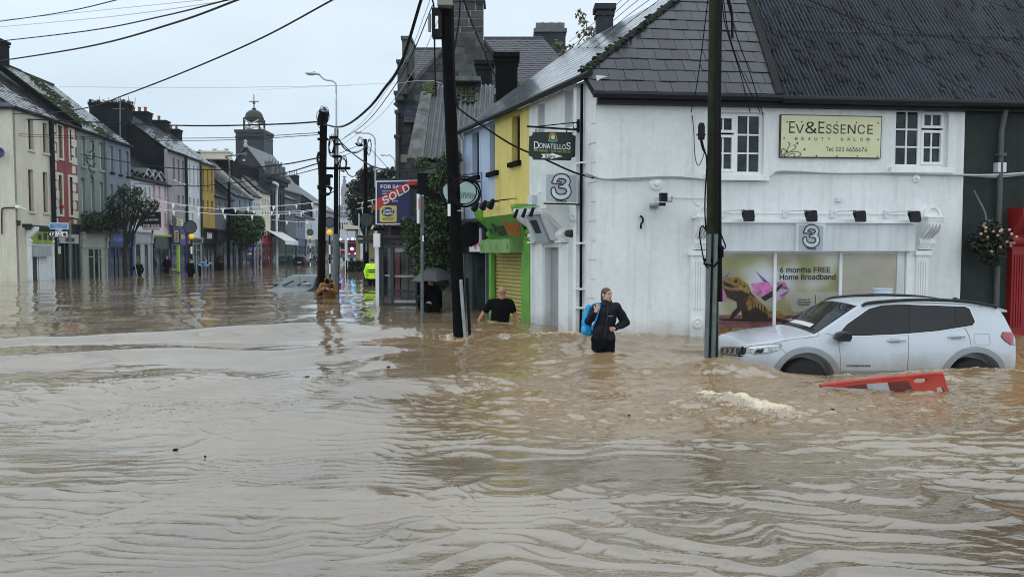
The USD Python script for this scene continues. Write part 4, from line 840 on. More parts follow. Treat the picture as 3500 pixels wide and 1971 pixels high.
uL,uR = RS.hit(1674,900)[0],uWS
part(ps,'shop_jamb',pbox(MB(),RS,1781,812,1808,1300,-.05,.10),'green_paint'); part(ps,'shop_jamb',pbox(MB(),RS,1671,866,1679,1300,-.05,.06),'green_paint')
sh_ = RS.rect(1679,866,1781,1130); nsl = 26; zz = np.linspace(-1.0,RS.hit(1730,866)[1]+.1,30)
sf = part(ps,'roller_shutter',RS.box(MB(),sh_[0],sh_[1],-.16,-.10,-1,zz[-1]),'black_matt')
for k in range(29):
    dz = zz[k+1]-zz[k]; n_ = 6; prof = [(-.10,zz[k])]+[(-.10+.030*math.sin(math.pi*q/n_)+.012*(1-q/n_),zz[k]+dz*(.04+.9*q/n_)) for q in range(n_+1)]+[(-.10,zz[k]+dz*.96)]
    part(sf,'slat',fr_prof(RS,prof,sh_[0]+.01,sh_[1]-.01),'gold_shutter',smooth=50)
za_,zb_ = RS.hit(1742,816,.42)[1],RS.hit(1742,864,.42)[1]; ua_,ub2 = RS.hit(1742,840,.42)[0],RS.hit(1640,840,.42)[0]
part(ps,'shutter_housing',RS.box(MB(),ua_,ub2,0,.42,zb_,za_),'green_dull')
for k in range(3): uu = ua_+.04+(ub2-ua_)*(.04+.36*k+(.15 if k == 2 else 0)); part(ps,'slot',RS.box(MB(),uu,uu+.03,.42,.424,zb_+.08,zb_+.2),'ink')
z1_,z2_ = RS.hit(1700,822,.2)[1],RS.hit(1720,738,.2)[1]
u1_,u2_ = RS.hit(1790,780,.2)[0],RS.hit(1668,790,.2)[0]
pn = thing('phone_repair_sign','tilted green shop board with black and red lettering over the roller shutter','sign',RS.P(u1_,.1,z1_))
part(pn,'board',fr_prof(RS,[(.06,z1_),(.10,z1_),(.36,z2_),(.32,z2_)],u1_+.02,u2_-.02),'green_sign')
tl = Fr(RS.P(0,0,0)[:2],RS.d[:2],-1)
def tilted(txt,ua,ub,f0,f1,m):
    q = meshkit.text_mesh(txt,1,1,True); v = np.array(q.vertices); t = (v[:,0]-v[:,0].min())/(v[:,0].max()-v[:,0].min()); h = f0+(f1-f0)*v[:,1]
    part(pn,'lettering',(RS.O+np.outer(ua+(ub-ua)*t,RS.d)+np.outer(.10+.26*h+.004+v[:,2]*.006,RS.nn)+np.outer(z1_+(z2_-z1_)*h,[0,0,1.0]),np.array(q.faces)),m)
ul = u2_-u1_
tilted('Phone',u1_+ul*.80,u1_+ul*.46,.2,.72,'ink'); tilted('Doctor',u1_+ul*.44,u1_+ul*.06,.2,.8,'ink_red'); tilted('e',u1_+ul*.92,u1_+ul*.84,.3,.6,'ink')
zc0,zc1 = RS.hit(1660,820,.3)[1],RS.hit(1670,716,.3)[1]
for u in (u2_+.12,u1_-.10): part(ps,'console',fr_prof(RS,console_profile(zc0,zc1,.5),u-.13,u+.13),'green_paint',smooth=30)
part(ps,'shop_ledge',RS.box(MB(),u1_+.04,u2_-.02,0,.34,z2_-.01,RS.hit(1720,705,.2)[1]),'yellow_render')
part(ps,'recess',RS.box(MB(),u1_+.04,u2_-.02,0,.055,za_,z2_),'black_matt')
for k,(x,y) in enumerate(((1627,704),(1655,698),(1681,694))):
    u,z = RS.hit(x,y,.5); t = thing('shop_spotlight',('black spotlight over the dark shop, leftmost of the three','black spotlight over the dark shop, middle of the three','black spotlight over the dark shop, nearest the yellow wall')[k],'spotlight',RS.P(u,.5,z),'spotlights on the blue wall')
    part(t,'lamp_head',MB().tube([RS.P(u-.10,.5,z+.06),RS.P(u+.08,.52,z-.08)],[.05,.095],10),'black_paint',smooth=40); part(t,'arm',MB().tube([RS.P(u-.08,.48,z+.05),RS.P(u-.35,.05,z+.10),RS.P(u-.35,-.02,z+.10)],.011,5),'black_paint')
for k,(x,y) in enumerate(((1767,730),(1795,728),(1822,724))):
    u,z = RS.hit(x,y,.55); t = thing('shop_spotlight',('slim black spotlight hanging over the green scroll bracket','slim black spotlight at the edge of the white scroll bracket','slim black spotlight over the white door fascia')[k],'spotlight',RS.P(u,.5,z),'slim spotlights between the shops')
    part(t,'lamp_head',MB().tube([RS.P(u-.03,.55,z+.09),RS.P(u+.03,.60,z-.09)],[.032,.045],8),'black_paint',smooth=40); part(t,'arm',MB().tube([RS.P(u-.03,.55,z+.09),RS.P(u-.05,.3,z+.15),RS.P(u-.05,-.02,z+.15)],.010,5),'grey_cable')
# dark shop under the blue house
a,b = uY+.02,uB-.02
part(blu,'fascia',RS.box(MB(),RS.hit(1672,780)[0],b,-.02,.12,RS.hit(1640,862)[1],zg+.05),'charcoal_paint'); part(blu,'cornice',RS.box(MB(),RS.hit(1672,780)[0],b,0,.3,zg+.05,zg+.15),'charcoal_paint')
part(blu,'shop_window',RS.box(MB(),RS.hit(1665,900)[0],b-.25,-.2,-.1,-1,RS.hit(1640,862)[1]),'shop_glass')
for x in (1668,1603,1596): u = RS.hit(x,900)[0]; part(blu,'shop_jamb',RS.box(MB(),u,u+.09,-.12,.05,-1,RS.hit(1640,862)[1]),'dull_steel')
part(blu,'base_wall',RS.box(MB(),b-.25,b,-.25,0,-1,RS.hit(1640,862)[1]),'charcoal_paint')
ks = thing('cafe_sign','white panel with pink script on the dark shop fascia','sign',RS.P(RS.hit(1622,820)[0],.13,RS.hit(1622,860)[1])); part(ks,'panel',pbox(MB(),RS,1604,781,1641,860,.12,.16),'white_clean')
for k,pts in enumerate(([(1610,835),(1614,800),(1619,790),(1622,800),(1618,830),(1626,850)],[(1612,842),(1620,825),(1628,840),(1634,822),(1640,842)],[(1612,815),(1626,812),(1637,816)])): part(ks,'lettering',RS.poly(MB(),sg.LineString([RS.hit(x,y,.16) for x,y in spline(np.array([(x,y,0) for x,y in pts]),5)[:,:2]]).buffer(.03),.16,.165),'ink_pink')
H3 = off_wall(1655,800); single('disc_sign',MB().lathe([(.30,-.04),(.33,-.02),(.33,.02),(.30,.04)],H3.P(.42,0,H3.hit(1646,800)[1]),24,H3.nn),'black_paint','round black projecting sign between the dark shop and the green scroll bracket','sign',smooth=30)
H4 = off_wall(1648,650)
ov = thing('oval_sign','oval pale green hanging sign in a thin iron frame behind the coiled cable','sign',H4.P(.6,0,H4.hit(1575,700)[1]))
e0,e1,ez0,ez1 = H4.rect(1508,616,1634,704); el = sa.scale(sg.Point((e0+e1)/2,(ez0+ez1)/2).buffer(1,24),(e1-e0)/2,(ez1-ez0)/2)
part(ov,'board',H4.poly(MB(),el,-.02,.02),mat('sign_mint',(.45,.60,.56),.5,.05)); part(ov,'rim',H4.poly(MB(),el.buffer(.03).difference(el.buffer(-.004)),-.03,.03),'black_paint'); H4.text(ov,'lettering',"O'Connor",1530,1626,677,658,.02,'ink'); H4.text(ov,'lettering','Family Pharmacy',1540,1618,662,655,.02,'teal_ink')
part(ov,'frame',MB().tube([H4.P(H4.hit(x,y)[0],0,H4.hit(x,y)[1]) for x,y in ((1645,720),(1645,590),(1560,602))],.016,6).tube([H4.P(H4.hit(x,y)[0],0,H4.hit(x,y)[1]) for x,y in ((1645,622),(1600,618))],.012,6).tube([H4.P(H4.hit(x,y)[0],0,H4.hit(x,y)[1]) for x,y in ((1645,668),(1630,668))],.012,6),'black_paint')
t = thing('downpipe','pale downpipe at the far end of the blue house','downpipe',RS.P(uB,0,0)); part(t,'pipe',MB().tube([RS.P(uB-.12,.07,z) for z in (0,2,zS(uB)-.3)]+[RS.P(uB-.12,.18,zS(uB)-.1)],.045,8),'grey_cable',smooth=40)
# chimneys on the blue and yellow roofs, one with red pot
def roof_stack(parent,x0,x1,ytop,ybot,n,**k):
    D = at(0,0,1); u,_ = RS.hit((x0+x1)/2,ybot,n); c = RS.P(u,n,0); w = (x1-x0)*mpp(c[1]) ; zt_ = at((x0+x1)/2,ytop,c[1])[2]; zb_ = at((x0+x1)/2,ybot,c[1])[2]
    return chimney(parent,c,w*.92,w*.92,zb_-1.2,zt_,(1,0),**k)
roof_stack(blu,1628,1684,212,390,-3.4,m='dark_gable',pots=1,cap=True,pot_h=.12); roof_stack(yel,1692,1771,188,350,-3.2,m='black_matt',pots=0)
roof_stack(ch,2036,2094,22,120,-4.6,m='mid_gable',pots=0)
# ---- dark house to the right with its corrugated roof over both
dh = thing('dark_house','dark grey green rendered house at the right edge with a red shop front','house',RF.P(uW,0,0)); uE = RF.hit(3500,700)[0]+4.5
wall_panel(dh,'wall',RF,rect(uW,-1,uE,zF),[],'darkgreen_render',-.28,-.03); part(dh,'inner_wall',RF.box(MB(),uW+.02,uE-.02,-8.6,-.6,-1,zF-.1),'darkgreen_render')
part(dh,'soffit',RF.box(MB(),uW,uE,-.028,.12,zF-.08,zF+.04),'gutter')
cr = thing('corrugated_roof','dark lichen spotted corrugated sheet roof over the shop and the dark house','roof',eF0+plF[1]*5)
ua0 = on_plane(plF,2672,327)[0]; lean = on_plane(plF,2556,-40); slope_u = (lean[0]-ua0)/lean[1]
sheet_w,per = .76,.084; us0 = ua0; k = 0; uend = float(np.dot(RF.P(uE,0,0)-RF.P(0,0,0),plF[1]))+.3
vs = [(-.06,on_plane(plF,3100,120)[1]),(on_plane(plF,3100,120)[1]-.06,on_plane(plF,3100,120)[1]+2.6)]
R = random.Random(9); o,e,s_,nn_ = plF
spots = MB()
for row,(va,vb) in enumerate(vs):
    ust = ua0+(vb if row else 0)*slope_u-(.4 if row else 0); nsh = int((uend-ust)/(sheet_w*.96))+1
    for q in range(nsh):
        uu = ust+q*sheet_w*.96; U = np.linspace(uu,uu+sheet_w,73); h = .02+.030*np.sin(2*math.pi*(U-ua0)/per)+.012*row+.006*(q % 2)+R.uniform(0,.006)
        ring = []
        for v in np.linspace(va,vb,4):
            sh = max(0,ua0+v*slope_u+.02) ; Uc = np.maximum(U,ua0+v*slope_u)
            ring.append(np.array([o+a*e+v*s_+b*nn_ for a,b in zip(Uc,h+.004*math.sin(v*3+q))]))
        top = np.vstack(ring); m_ = 73; f = []
        for i in range(3):
            for j in range(m_-1): a = i*m_+j; f += [[a,a+1,a+m_+1],[a,a+m_+1,a+m_]]
        bot = top-nn_*.008; fb = [[c+len(top),b+len(top),a+len(top)] for a,b,c in f]
        rim = []
        for j in range(m_-1): a,b = j,j+1; rim += [[a+len(top),b+len(top),b],[a+len(top),b,a]]
        part(cr,'roof_sheet',MB().add(np.vstack([top,bot]),f+fb+rim),'corrugated',smooth=50)
        for v in (va+.28,vb-.25):
            for x in np.arange(uu+per*1.25,uu+sheet_w,per*3): spots.ball(o+(round((x-ua0)/per-.25)*per+per*.25+ua0)*e+v*s_+.068*nn_,.009,1)
part(cr,'roof_bolt',spots,'dull_steel',kind='stuff')
lc = MB()
for k in range(420):
    v = R.uniform(0,vs[1][1]); u = ua0+v*slope_u+R.random() ** 1.6*(uend-ua0)
    if meshkit.noise(np.array([u*.8,v*.8,1.0])) < .42: continue
    for q in range(R.randint(1,4)):
        uu = round((u-ua0)/per-.25)*per+per*.25+ua0; vv = v+R.uniform(-.12,.12); p = o+uu*e+vv*s_+.056*nn_; a = R.uniform(.03,.055)
        Rm = np.stack([e,s_,nn_],1); m_ = trimesh.creation.icosphere(1); lc.add((m_.vertices*[a*.8,R.uniform(.04,.13),.012]) @ Rm.T+p,m_.faces)
part(cr,'lichen',lc,'lichen',smooth=True,kind='stuff')
part(cr,'verge',slab(plF,sg.Polygon([(ua0-.13,0),(ua0+.02,0),(ua0+.02+slope_u*5.4,5.4),(ua0-.13+slope_u*5.4,5.4)]),.01,.06),'lichen')
part(cr,'gutter',MB().tube([plF[0]+plF[1]*(ua0-.03)-[0,0,.07]+RF.nn*.05,plF[0]+plF[1]*uend-[0,0,.07]+RF.nn*.05],.075,8),'gutter',smooth=40)
part(cr,'underlay',slab(plF,sg.Polygon([(ua0,0),(uend,0),(uend,5.5),(ua0+slope_u*5.5,5.5)]),-.2,-.1),'gutter')
back = MB(); r0,r1 = plF[0]+plF[1]*vr2[0]+plF[2]*5.5,plF[0]+plF[1]*uend+plF[2]*5.5; d2 = RF.nn*-4.5+np.array([0,0,-3.2]); part(cr,'back_slope',back.add([r0,r1,r1+d2,r0+d2],[[0,1,2],[0,2,3]]),'corrugated')
t = thing('downpipe','grey downpipe on the dark house behind the hanging basket','downpipe',RF.P(RF.hit(3406,700)[0],0,0)); u = RF.hit(3408,700)[0]
part(t,'pipe',MB().tube([RF.P(u,.06,z) for z in (-.9,1,2.5,zF-.45)]+[RF.P(u+.02,.09,zF-.2),RF.P(u+.03,.12,zF-.05)],.05,8),mat('pipe_grey',(.07,.078,.076),.6,.1),smooth=40)
z = RF.hit(3400,535)[1]; part(t,'clip',RF.box(MB(),u-.08,u+.08,0,.12,z,z+.06),'pipe_grey')
single('alarm_box',pbox(MB(),RF,3412,555,3440,588,-.03,.10),'white_dull','broken pale alarm box on the dark house under the eaves','alarm box')
hb = RF.P(RF.hit(3382,815,.35)[0],.35,RF.hit(3382,815,.35)[1])
hk = thing('hanging_basket','hanging basket trailing dark leaves with yellow and pink flowers beside the red shop front','hanging basket',hb)
part(hk,'basket',MB().lathe([(.02,-.28),(.16,-.2),(.2,-.02),(.2,0)],hb,14),'black_matt',smooth=40)
part(hk,'foliage',leafmesh([hb,hb+[0,0,-.2],hb+[.22,0,.02],hb+[-.22,0,-.05],hb+[0,0,.2],hb+[.1,0,-.35]],[.3,.3,.22,.22,.2,.2],1500,.045,3),'foliage_dark')
Rr = np.random.RandomState(2)
for k in range(26):
    d = Rr.normal(size=3); d /= np.linalg.norm(d); d[1] =-abs(d[1]); p = hb+d*[.42,.38,.40]*Rr.uniform(.75,1.05)+[0.04,0,.02]
    part(hk,'flower',MB().ball(p,(.03,.02,.026),1),'petal' if k % 4 else 'petal_pink',smooth=True)
part(hk,'chain',MB().tube(spline([hb+[-.05,0,.2],hb+[-.07,.05,.5],hb+[-.16,.15,.8],hb+[-.14,.3,.95]],6),.016,5),'dull_steel')
rsx = [RF.hit(x,900)[0] for x in (3446,3497)]
zt2,zm2 = RF.hit(3470,712)[1],RF.hit(3470,850)[1]
p = part(dh,'pilaster',RF.box(MB(),rsx[0],rsx[1],-.03,.10,-1,zm2),'red_paint')
for k in range(4): ua = rsx[0]+.05+k*.055; part(p,'flute',RF.box(MB(),ua,ua+.028,.10,.118,.1,zm2-.12),'red_paint')
part(dh,'console',fr_prof(RF,[(a-.03,b) for a,b in console_profile(zm2,zt2,.40)],rsx[0]-.02,rsx[1]+.02),'red_paint',smooth=30)
part(dh,'fascia',RF.box(MB(),rsx[1]+.02,uE,-.03,.2,zm2+.15,zt2-.05),'red_paint'); part(dh,'shop_window',RF.box(MB(),rsx[1],uE,-.06,.0,RF.hit(3480,1155)[1],zm2+.14),'lizard'); part(dh,'stall_riser',RF.box(MB(),rsx[1],uE,-.06,.04,-1,RF.hit(3480,1155)[1]),'red_paint')
# ---------------------------------------------------------------- left: the terrace running down the street
def lhouse(name,label,x0,x1,ye0,ye1,wall,roofm,wins,depth=9.0,rise=.78,fm='upvc',sillm=None,surround=None,shop=None,side=None,zr_front=0.0,slate=(.28,.32),n=0.0,end_over=.15,seed=1,gable=None,wrows=2,ridge_h=None,cols=1,ybase=870,seg=None,fr=None,slate_max=0):
    fr = fr or LF
    u0,u1 = fr.hit(x0,ybase,n)[0],fr.hit(x1,ybase,n)[0]; z0,z1 = fr.hit(x0,ye0,n)[1],fr.hit(x1,ye1,n)[1]; ze = (z0+z1)/2
    t = thing(name,label,'house',fr.P(u0,n,0)); ops,wr = [],[]
    for w in wins:
        a,b,c,d = fr.rect(*w[:4],n); d = min(d,ze-.18); ops.append(rect(a,c,b,d)); wr.append((a,b,c,d))
    zs =-1.0
    wall_panel(t,'wall',fr,rect(u0,zs,u1,ze),ops,wall,n-.28,n)
    hw = depth/2; zr = ridge_h or ze+rise*hw
    prof = [(n-.3,-1),(n-.3,ze-.05),(n-hw,zr-.12),(n-depth,ze-.05),(n-depth,-1)]
    part(t,'gable_wall',fr_prof(fr,prof,u0+.003,u1-.003),side or wall)
    for (a,b,c,d) in wr: window(t,fr,a,b,c,d,fm,'glass',wrows,cols,sill=sillm,surround=surround,n=n,singles=False,fw=.06,depth=.16)
    e = fr.d; up = np.array([0,0,zr-ze])-fr.nn*hw
    pl = plane_frame(fr.P(u0-end_over*.3,n+.18,ze-.18*(zr-ze)/hw),e,up)
    if pl[3][2] < 0: pl = (pl[0],pl[1],pl[2],-pl[3])
    L,V = u1-u0+end_over*.6,(hw+.18)*math.hypot(1,(zr-ze)/hw)
    r = part(t,'roof',slab(pl,sg.box(0,0,L,V),-.09,0),'gutter'); slates(r,pl,sg.box(0,0,L,V),slate[0],slate[1],roofm,slate_max,seed=seed,lift=.02)
    pb = plane_frame(fr.P(u0,n-depth-.18,ze-.18*(zr-ze)/hw),e,np.array([0,0,zr-ze])+fr.nn*hw)
    if pb[3][2] < 0: pb = (pb[0],pb[1],pb[2],-pb[3])
    part(r,'back_slope',slab(pb,sg.box(0,0,L-.02,V),-.09,0),'far_slate')
    part(r,'ridge',MB().tube([fr.P(u0,n-hw,zr+.02),fr.P(u1,n-hw,zr+.02)],.11,8),'gutter',smooth=40)
    part(t,'gutter',MB().tube([fr.P(u0,n+.2,ze-.1),fr.P(u1,n+.2,ze-.1)],.07,8),'gutter',smooth=40)
    part(t,'eaves_board',fr.box(MB(),u0,u1,n+.001,n+.13,ze-.16,ze-.02),'gutter')
    if shop:
        zt,zb = fr.hit((x0+x1)/2,shop['y'][0],n)[1],fr.hit((x0+x1)/2,shop['y'][1],n)[1]
        for (f0,f1,kw) in shop.get('split',[(0,1,{})]):
            k = dict(frame='grey_paint',fascia='grey_paint',cells=[(2,'g'),(1,'d'),(2,'g')]); k.update({a: b for a,b in shop.items() if a not in ('y','split')}); k.update(kw)
            shopfront(t,fr,u0+.1+(u1-u0-.2)*f0,u0+.1+(u1-u0-.2)*f1,zt,zb,n=n+.005,**k)
    return t,u0,u1,ze,zr
def ridge_stack(parent,x0,x1,ytop,n,drop=2.0,fr=None,**k):     # chimney standing on a ridge line, measured at its pixel columns
    fr = fr or LF; xm = (x0+x1)/2; u,_ = fr.hit(xm,ytop,n); c = fr.P(u,n,0); w = (x1-x0)*mpp(c[1]); zt = at(xm,ytop,c[1])[2]
    return chimney(parent,c,k.pop('sx',1.0),w,zt-drop,zt,fr.d,**k),c,zt
# cream corner house with hipped end
t,u0,u1,ze,zr = lhouse('cream_house','cream rendered three storey corner house with a lime green shop sign',57,181,357,414,'cream_render','wet_slate',
    [(97,408,114,512),(147,421,163,523),(98,580,115,722),(148,589,164,726)],depth=10,rise=.72,fm='brown_timber',sillm='cream_paint',seed=11)
zt,zb = LF.hit(140,790)[1],LF.hit(140,832)[1]; a,b = LF.hit(91,870)[0],LF.hit(182,870)[0]
part(t,'fascia',LF.box(MB(),a+.3,b-.25,0,.14,zb,zt),'lime_sign'); part(t,'cornice',LF.box(LF.box(MB(),a-.1,b+.1,0,.4,LF.hit(140,780)[1],LF.hit(140,772)[1]),a-.1,b+.1,0,.3,LF.hit(140,788)[1],LF.hit(140,780)[1]-.004),'charcoal_paint')
for q in range(5): uu = a+.9+q*.55; part(t,'lettering',LF.box(MB(),uu,uu+.36,.14,.15,zb+.2,zb+.5+.1*(q % 2)),'white_clean' if q > 2 else 'charcoal_paint')
for uu in (a,b-.3): part(t,'console',fr_prof(LF,console_profile(zb-.1,LF.hit(140,778)[1],.55),uu,uu+.3),'white_paint',smooth=30); part(t,'pilaster',LF.box(MB(),uu+.02,uu+.28,0,.15,-1,zb-.1),'white_paint')
w_ = part(t,'shop_window',LF.box(LF.box(LF.box(MB(),a+.3,b-.3,0,.06,zb-.12,zb-.003),a+.9,a+.98,0,.06,-1,zb-.12),b-1.6,b-1.5,0,.06,-1,zb-.12),'white_paint'); part(w_,'pane',LF.box(MB(),a+.98,b-1.6,.01,.02,-1,zb-.12),'shop_glass')
part(t,'shop_panel',LF.box(MB(),b-1.5,b-.3,.002,.05,-1,zb-.12),'white_dull'); part(t,'shutter_box',LF.box(MB(),a+.32,a+1.9,.06,.3,zb-.75,zb-.14),'grey_paint'); part(t,'door',LF.box(MB(),a+.3,a+.9,.002,.03,-1,zb-.75),'charcoal_paint')
# end wall turned to the square, with its hip
LE = Fr(LF.P(u0,0,0)[:2],-LF.nn[:2],side=1 if np.dot(np.array([-LF.nn[1],LF.nn[0]]),[0,-1]) > 0 else -1)
part(t,'end_wall',LE.box(MB(),0,9.95,-.2,.002,-1,ze-.02),'cream_render'); hp2 = MB(); apex = LF.P(u0+2.2,-5,zr)
e0,e1 = LF.P(u0-.2,.2,ze-.12),LF.P(u0-.2,-10.2,ze-.12); hp2.add([e0,e1,apex],[[0,2,1],[0,1,2]]); part(t,'hip_roof',hp2,'far_slate')
ple = plane_frame(e0,e1-e0,apex-e0); ple = ple if ple[3][2] > 0 else (ple[0],ple[1],ple[2],-ple[3]); q = lambda p: (float(np.dot(p-ple[0],ple[1])),float(np.dot(p-ple[0],ple[2]))); slates(t,ple,sg.Polygon([q(e0),q(e1),q(apex)]).buffer(-.02),.3,.34,'far_slate',seed=5)
part(t,'gutter',MB().tube([e0-[0,0,.03],e1-[0,0,.03]],.07,8),'gutter',smooth=40)
part(t,'conduit',MB().tube(spline([LE.P(*(lambda h: (h[0],.05,h[1]))(LE.hit(x,y,.05))) for x,y in ((6,800),(6,722),(10,712),(22,710),(50,710))],4),.035,6),'charcoal_paint')
single('satellite_dish',MB().lathe([(.02,0),(.22,.05),(.34,.14),(.33,.15),(.2,.07),(.001,.03)],LE.P(LE.hit(3,528)[0],.3,LE.hit(3,528)[1]),16,LE.nn*.9+[0.4,0,.3]),'sign_navy','small dark blue satellite dish on the end wall of the cream house','satellite dish',smooth=40)
tv = thing('security_camera','pale security camera on the corner of the cream house','camera',LF.P(LF.hit(62,712)[0],.1,LF.hit(62,712)[1])); c = LF.P(LF.hit(56,708)[0],.1,LF.hit(56,706)[1])
part(tv,'housing',MB().box(c,(.2,.25,.16),.2),'white_clean'); part(tv,'lens',MB().tube([c+[.06,0,-.05],c+[.32,.15,-.16]],.06,8),'white_dull')
single('vent_box',pbox(MB(),LF,60,753,71,770,0,.05),'charcoal_paint','small dark vent on the cream house near the corner','vent')
single('floodlight',pbox(MB(),LF,95,765,111,778,.3,.6),'black_paint','black floodlight above the lime green shop sign','floodlight')
t2 = thing('downpipe','thick black downpipe between the cream and red houses','downpipe',LF.P(u1,0,0)); part(t2,'pipe',MB().tube([LF.P(u1+.02,.12,z) for z in (-.9,3,6,ze-.2)],.13,8),'black_paint',smooth=40)
# red house
tr,ur0,ur1,zer,zrr = lhouse('red_house','dark red rendered house with cream window surrounds and quoins',182,271,414,431,'red_render','wet_slate',
    [(197,430,212,540),(237,445,250,550),(197,598,212,732),(237,606,250,735)],depth=10,rise=.72,fm='cream_paint',surround='cream_paint',seed=12,
    shop=dict(y=(770,790),frame='charcoal_paint',fascia='charcoal_paint',cells=[(1.4,'g'),(.8,'d'),(1.4,'g'),(.5,'s')]))
z = LF.hit(230,800)[1]; part(tr,'sign_panel',LF.box(MB(),LF.hit(196,870)[0],LF.hit(262,870)[0],.01,.16,LF.hit(230,832)[1],LF.hit(230,800)[1]),'grey_paint'); part(tr,'lettering',LF.box(MB(),LF.hit(216,870)[0],LF.hit(246,870)[0],.161,.17,LF.hit(230,826)[1],LF.hit(230,813)[1]),'charcoal_paint')
for k in range(14):
    zz = zer-.3-k*.55
    for uu,s in ((ur0+.25,.55 if k % 2 else .34),(ur1-.62,.6 if k % 2 else .4)): part(tr,'quoin',LF.box(MB(),uu,uu+s,0,.03,zz-.45,zz),'cream_paint')
single('alarm_box',LF.box(MB(),LF.hit(214,870)[0],LF.hit(218,870)[0],0,.12,LF.hit(216,712)[1],LF.hit(216,702)[1]),'sign_red','small red alarm box between the lower windows of the red house','alarm box')
# sage and slate blue houses under the mossy roof
tg,ug0,ug1,zeg,zrg = lhouse('sage_house','grey green house with slim sash windows under the mossy roof',272,364,436,470,'sage_render','mossy_slate',
    [(278,468,291,568),(310,480,323,576),(341,488,353,582),(278,609,291,727),(311,618,323,734),(342,623,353,738)],depth=10.5,rise=.80,sillm='sage_paint',seed=13,
    shop=dict(y=(800,846),frame='sage_paint',fascia='sage_paint',cells=[(1,'s'),(1.2,'g'),(1.0,'d'),(.6,'g'),(.8,'s')],cornice='sage_paint'))
tb,ub0,ub1,zeb,zrb = lhouse('slate_blue_house','blue grey house with dark sash windows at the end of the mossy roof',364,453,470,499,'slateblue_render','wet_slate',
    [(377,499,387,589),(406,510,415,597),(431,518,440,603),(378,631,388,738),(407,638,415,742),(431,642,440,745)],depth=10.5,rise=.80,sillm='black_matt',seed=14,
    shop=dict(y=(795,840),frame='navy_paint',fascia='navy_paint',cells=[(1,'g'),(.7,'d'),(1,'g'),(.5,'s'),(1,'g')],sign='PHARMACY',sign_m='sign_blue'))
mo = MB(); R = random.Random(15)
for k in range(900):
    u = ug0+R.random() ** 1.2*(ug1+1.5-ug0); t_ = R.random()
    if meshkit.noise(np.array([u*.35,t_*3.0,2.0])) < .47: continue
    p = LF.P(u,.18-t_*5.4,zeg-.1+t_*5.4*.80+.05); mo.ball(p,(R.uniform(.05,.13),R.uniform(.04,.10),.04),1)
part(tg,'moss',mo,'moss',smooth=True,kind='stuff')
part(tg,'verge',fr_prof(LF,[(.25,zeg-.15),(.25,zeg+.18),(-5.25,zrg+.25),(-5.25,zrg-.1)],ug0-.1,ug0+.22),'black_matt')
ridge_stack(tg,-6,14,138,-5.2,drop=3.2,m='dark_gable')
dp = thing('downpipe','grey downpipe between the sage and slate blue houses','downpipe',LF.P(ug1,0,0)); part(dp,'pipe',MB().tube([LF.P(ug1,.1,z) for z in (-.9,4,zeg-.3)],.07,8),'dull_steel')
bc = LF.P(LF.hit(322,700,.6)[0],.5,LF.hit(322,757,.5)[1])
fb = thing('flower_box','long overgrown planting box above the sage green shop front','planter',bc)
part(fb,'box',LF.box(MB(),ug0+.3,ug1-.1,.1,.6,bc[2]-.75,bc[2]-.5),'charcoal_paint'); cs = [LF.P(u,.5,bc[2]+.1*math.sin(u*3)) for u in np.linspace(ug0+.4,ug1+.6,9)]
part(fb,'foliage',leafmesh(cs,[[.75,.45,.68]]*9,1800,.11,6),'foliage_dark'); part(fb,'dry_leaves',leafmesh(cs,[[.7,.5,.5]]*9,300,.1,16),'foliage_autumn')
orn = thing('iron_bracket','ornate black iron lamp bracket on the sage house','bracket',LF.P(LF.hit(280,560)[0],0,LF.hit(280,560)[1])); uo,zo = LF.hit(280,560); mb = MB()
for k in range(5):
    a0 = k*1.1; mb.tube([LF.P(uo+.3+.45*math.cos(a0+t*4)*(1-t*.7),.3+.3*t,zo-.9+k*.5+.35*math.sin(a0+t*4)*(1-t*.6)) for t in np.linspace(0,1,14)],.035,5)
part(orn,'scrollwork',mb,'black_paint')
# low grey and pink houses with dormers
tl,ul0,ul1,zel,zrl = lhouse('low_grey_house','low pale grey house half hidden by the sparse street tree',453,519,606,616,'palegrey_render','far_slate',
    [(458,635,465,690),(476,638,483,692),(494,640,501,694),(510,642,516,695)],depth=7,rise=.8,seed=16,sillm='grey_paint',n=-.1,
    shop=dict(y=(795,830),frame='grey_paint',fascia='grey_paint',cells=[(1.2,'d'),(.8,'s'),(.9,'d'),(.6,'s')]))
tp,up0,up1,zep,zrp = lhouse('pink_house','pale pink house with three little gabled dormers',519,582,620,630,'pink_render','far_slate',
    [(523,634,530,667),(542,636,548,671),(562,634,568,676),(523,720,530,762),(542,724,548,763),(562,728,568,764)],depth=7,rise=.8,seed=17,n=-.1,sillm='grey_paint',
    shop=dict(y=(806,848),frame='charcoal_paint',fascia='sign_green',cells=[(1.3,'g'),(1.1,'d'),(.8,'g')],cornice='ink_lime'))
def dormer(parent,u,w,z0,z1,zp,n0,n1,m,rm):
    mb = LF.poly(MB(),sg.Polygon([(u-w/2,z0),(u+w/2,z0),(u+w/2,z1),(u,zp-.06),(u-w/2,z1)]),n1,n0); d = part(parent,'dormer',mb,m)
    part(d,'dormer_window',LF.box(MB(),u-w*.28,u+w*.28,n0,n0+.03,z0+.15,z1-.02),'glass')
    for s in (-1,1):
        q = [LF.P(u+s*(w/2+.15),n,z1-.14) for n in (n0+.15,n1)]+[LF.P(u,n,zp) for n in (n1,n0+.15)]; q2 = [p+[0,0,.12] for p in q]; part(d,'dormer_roof',MB().prism(q if s > 0 else q[::-1],q2 if s > 0 else q2[::-1]),rm)
        part(d,'barge_board',LF.poly(MB(),sg.Polygon([(u+s*(w/2+.2),z1-.16),(u+s*(w/2+.2),z1-.10),(u,zp+.08),(u,zp+.0)]),n0+.15,n0+.2),'grey_paint' if m == 'white_dull' else 'charcoal_paint')
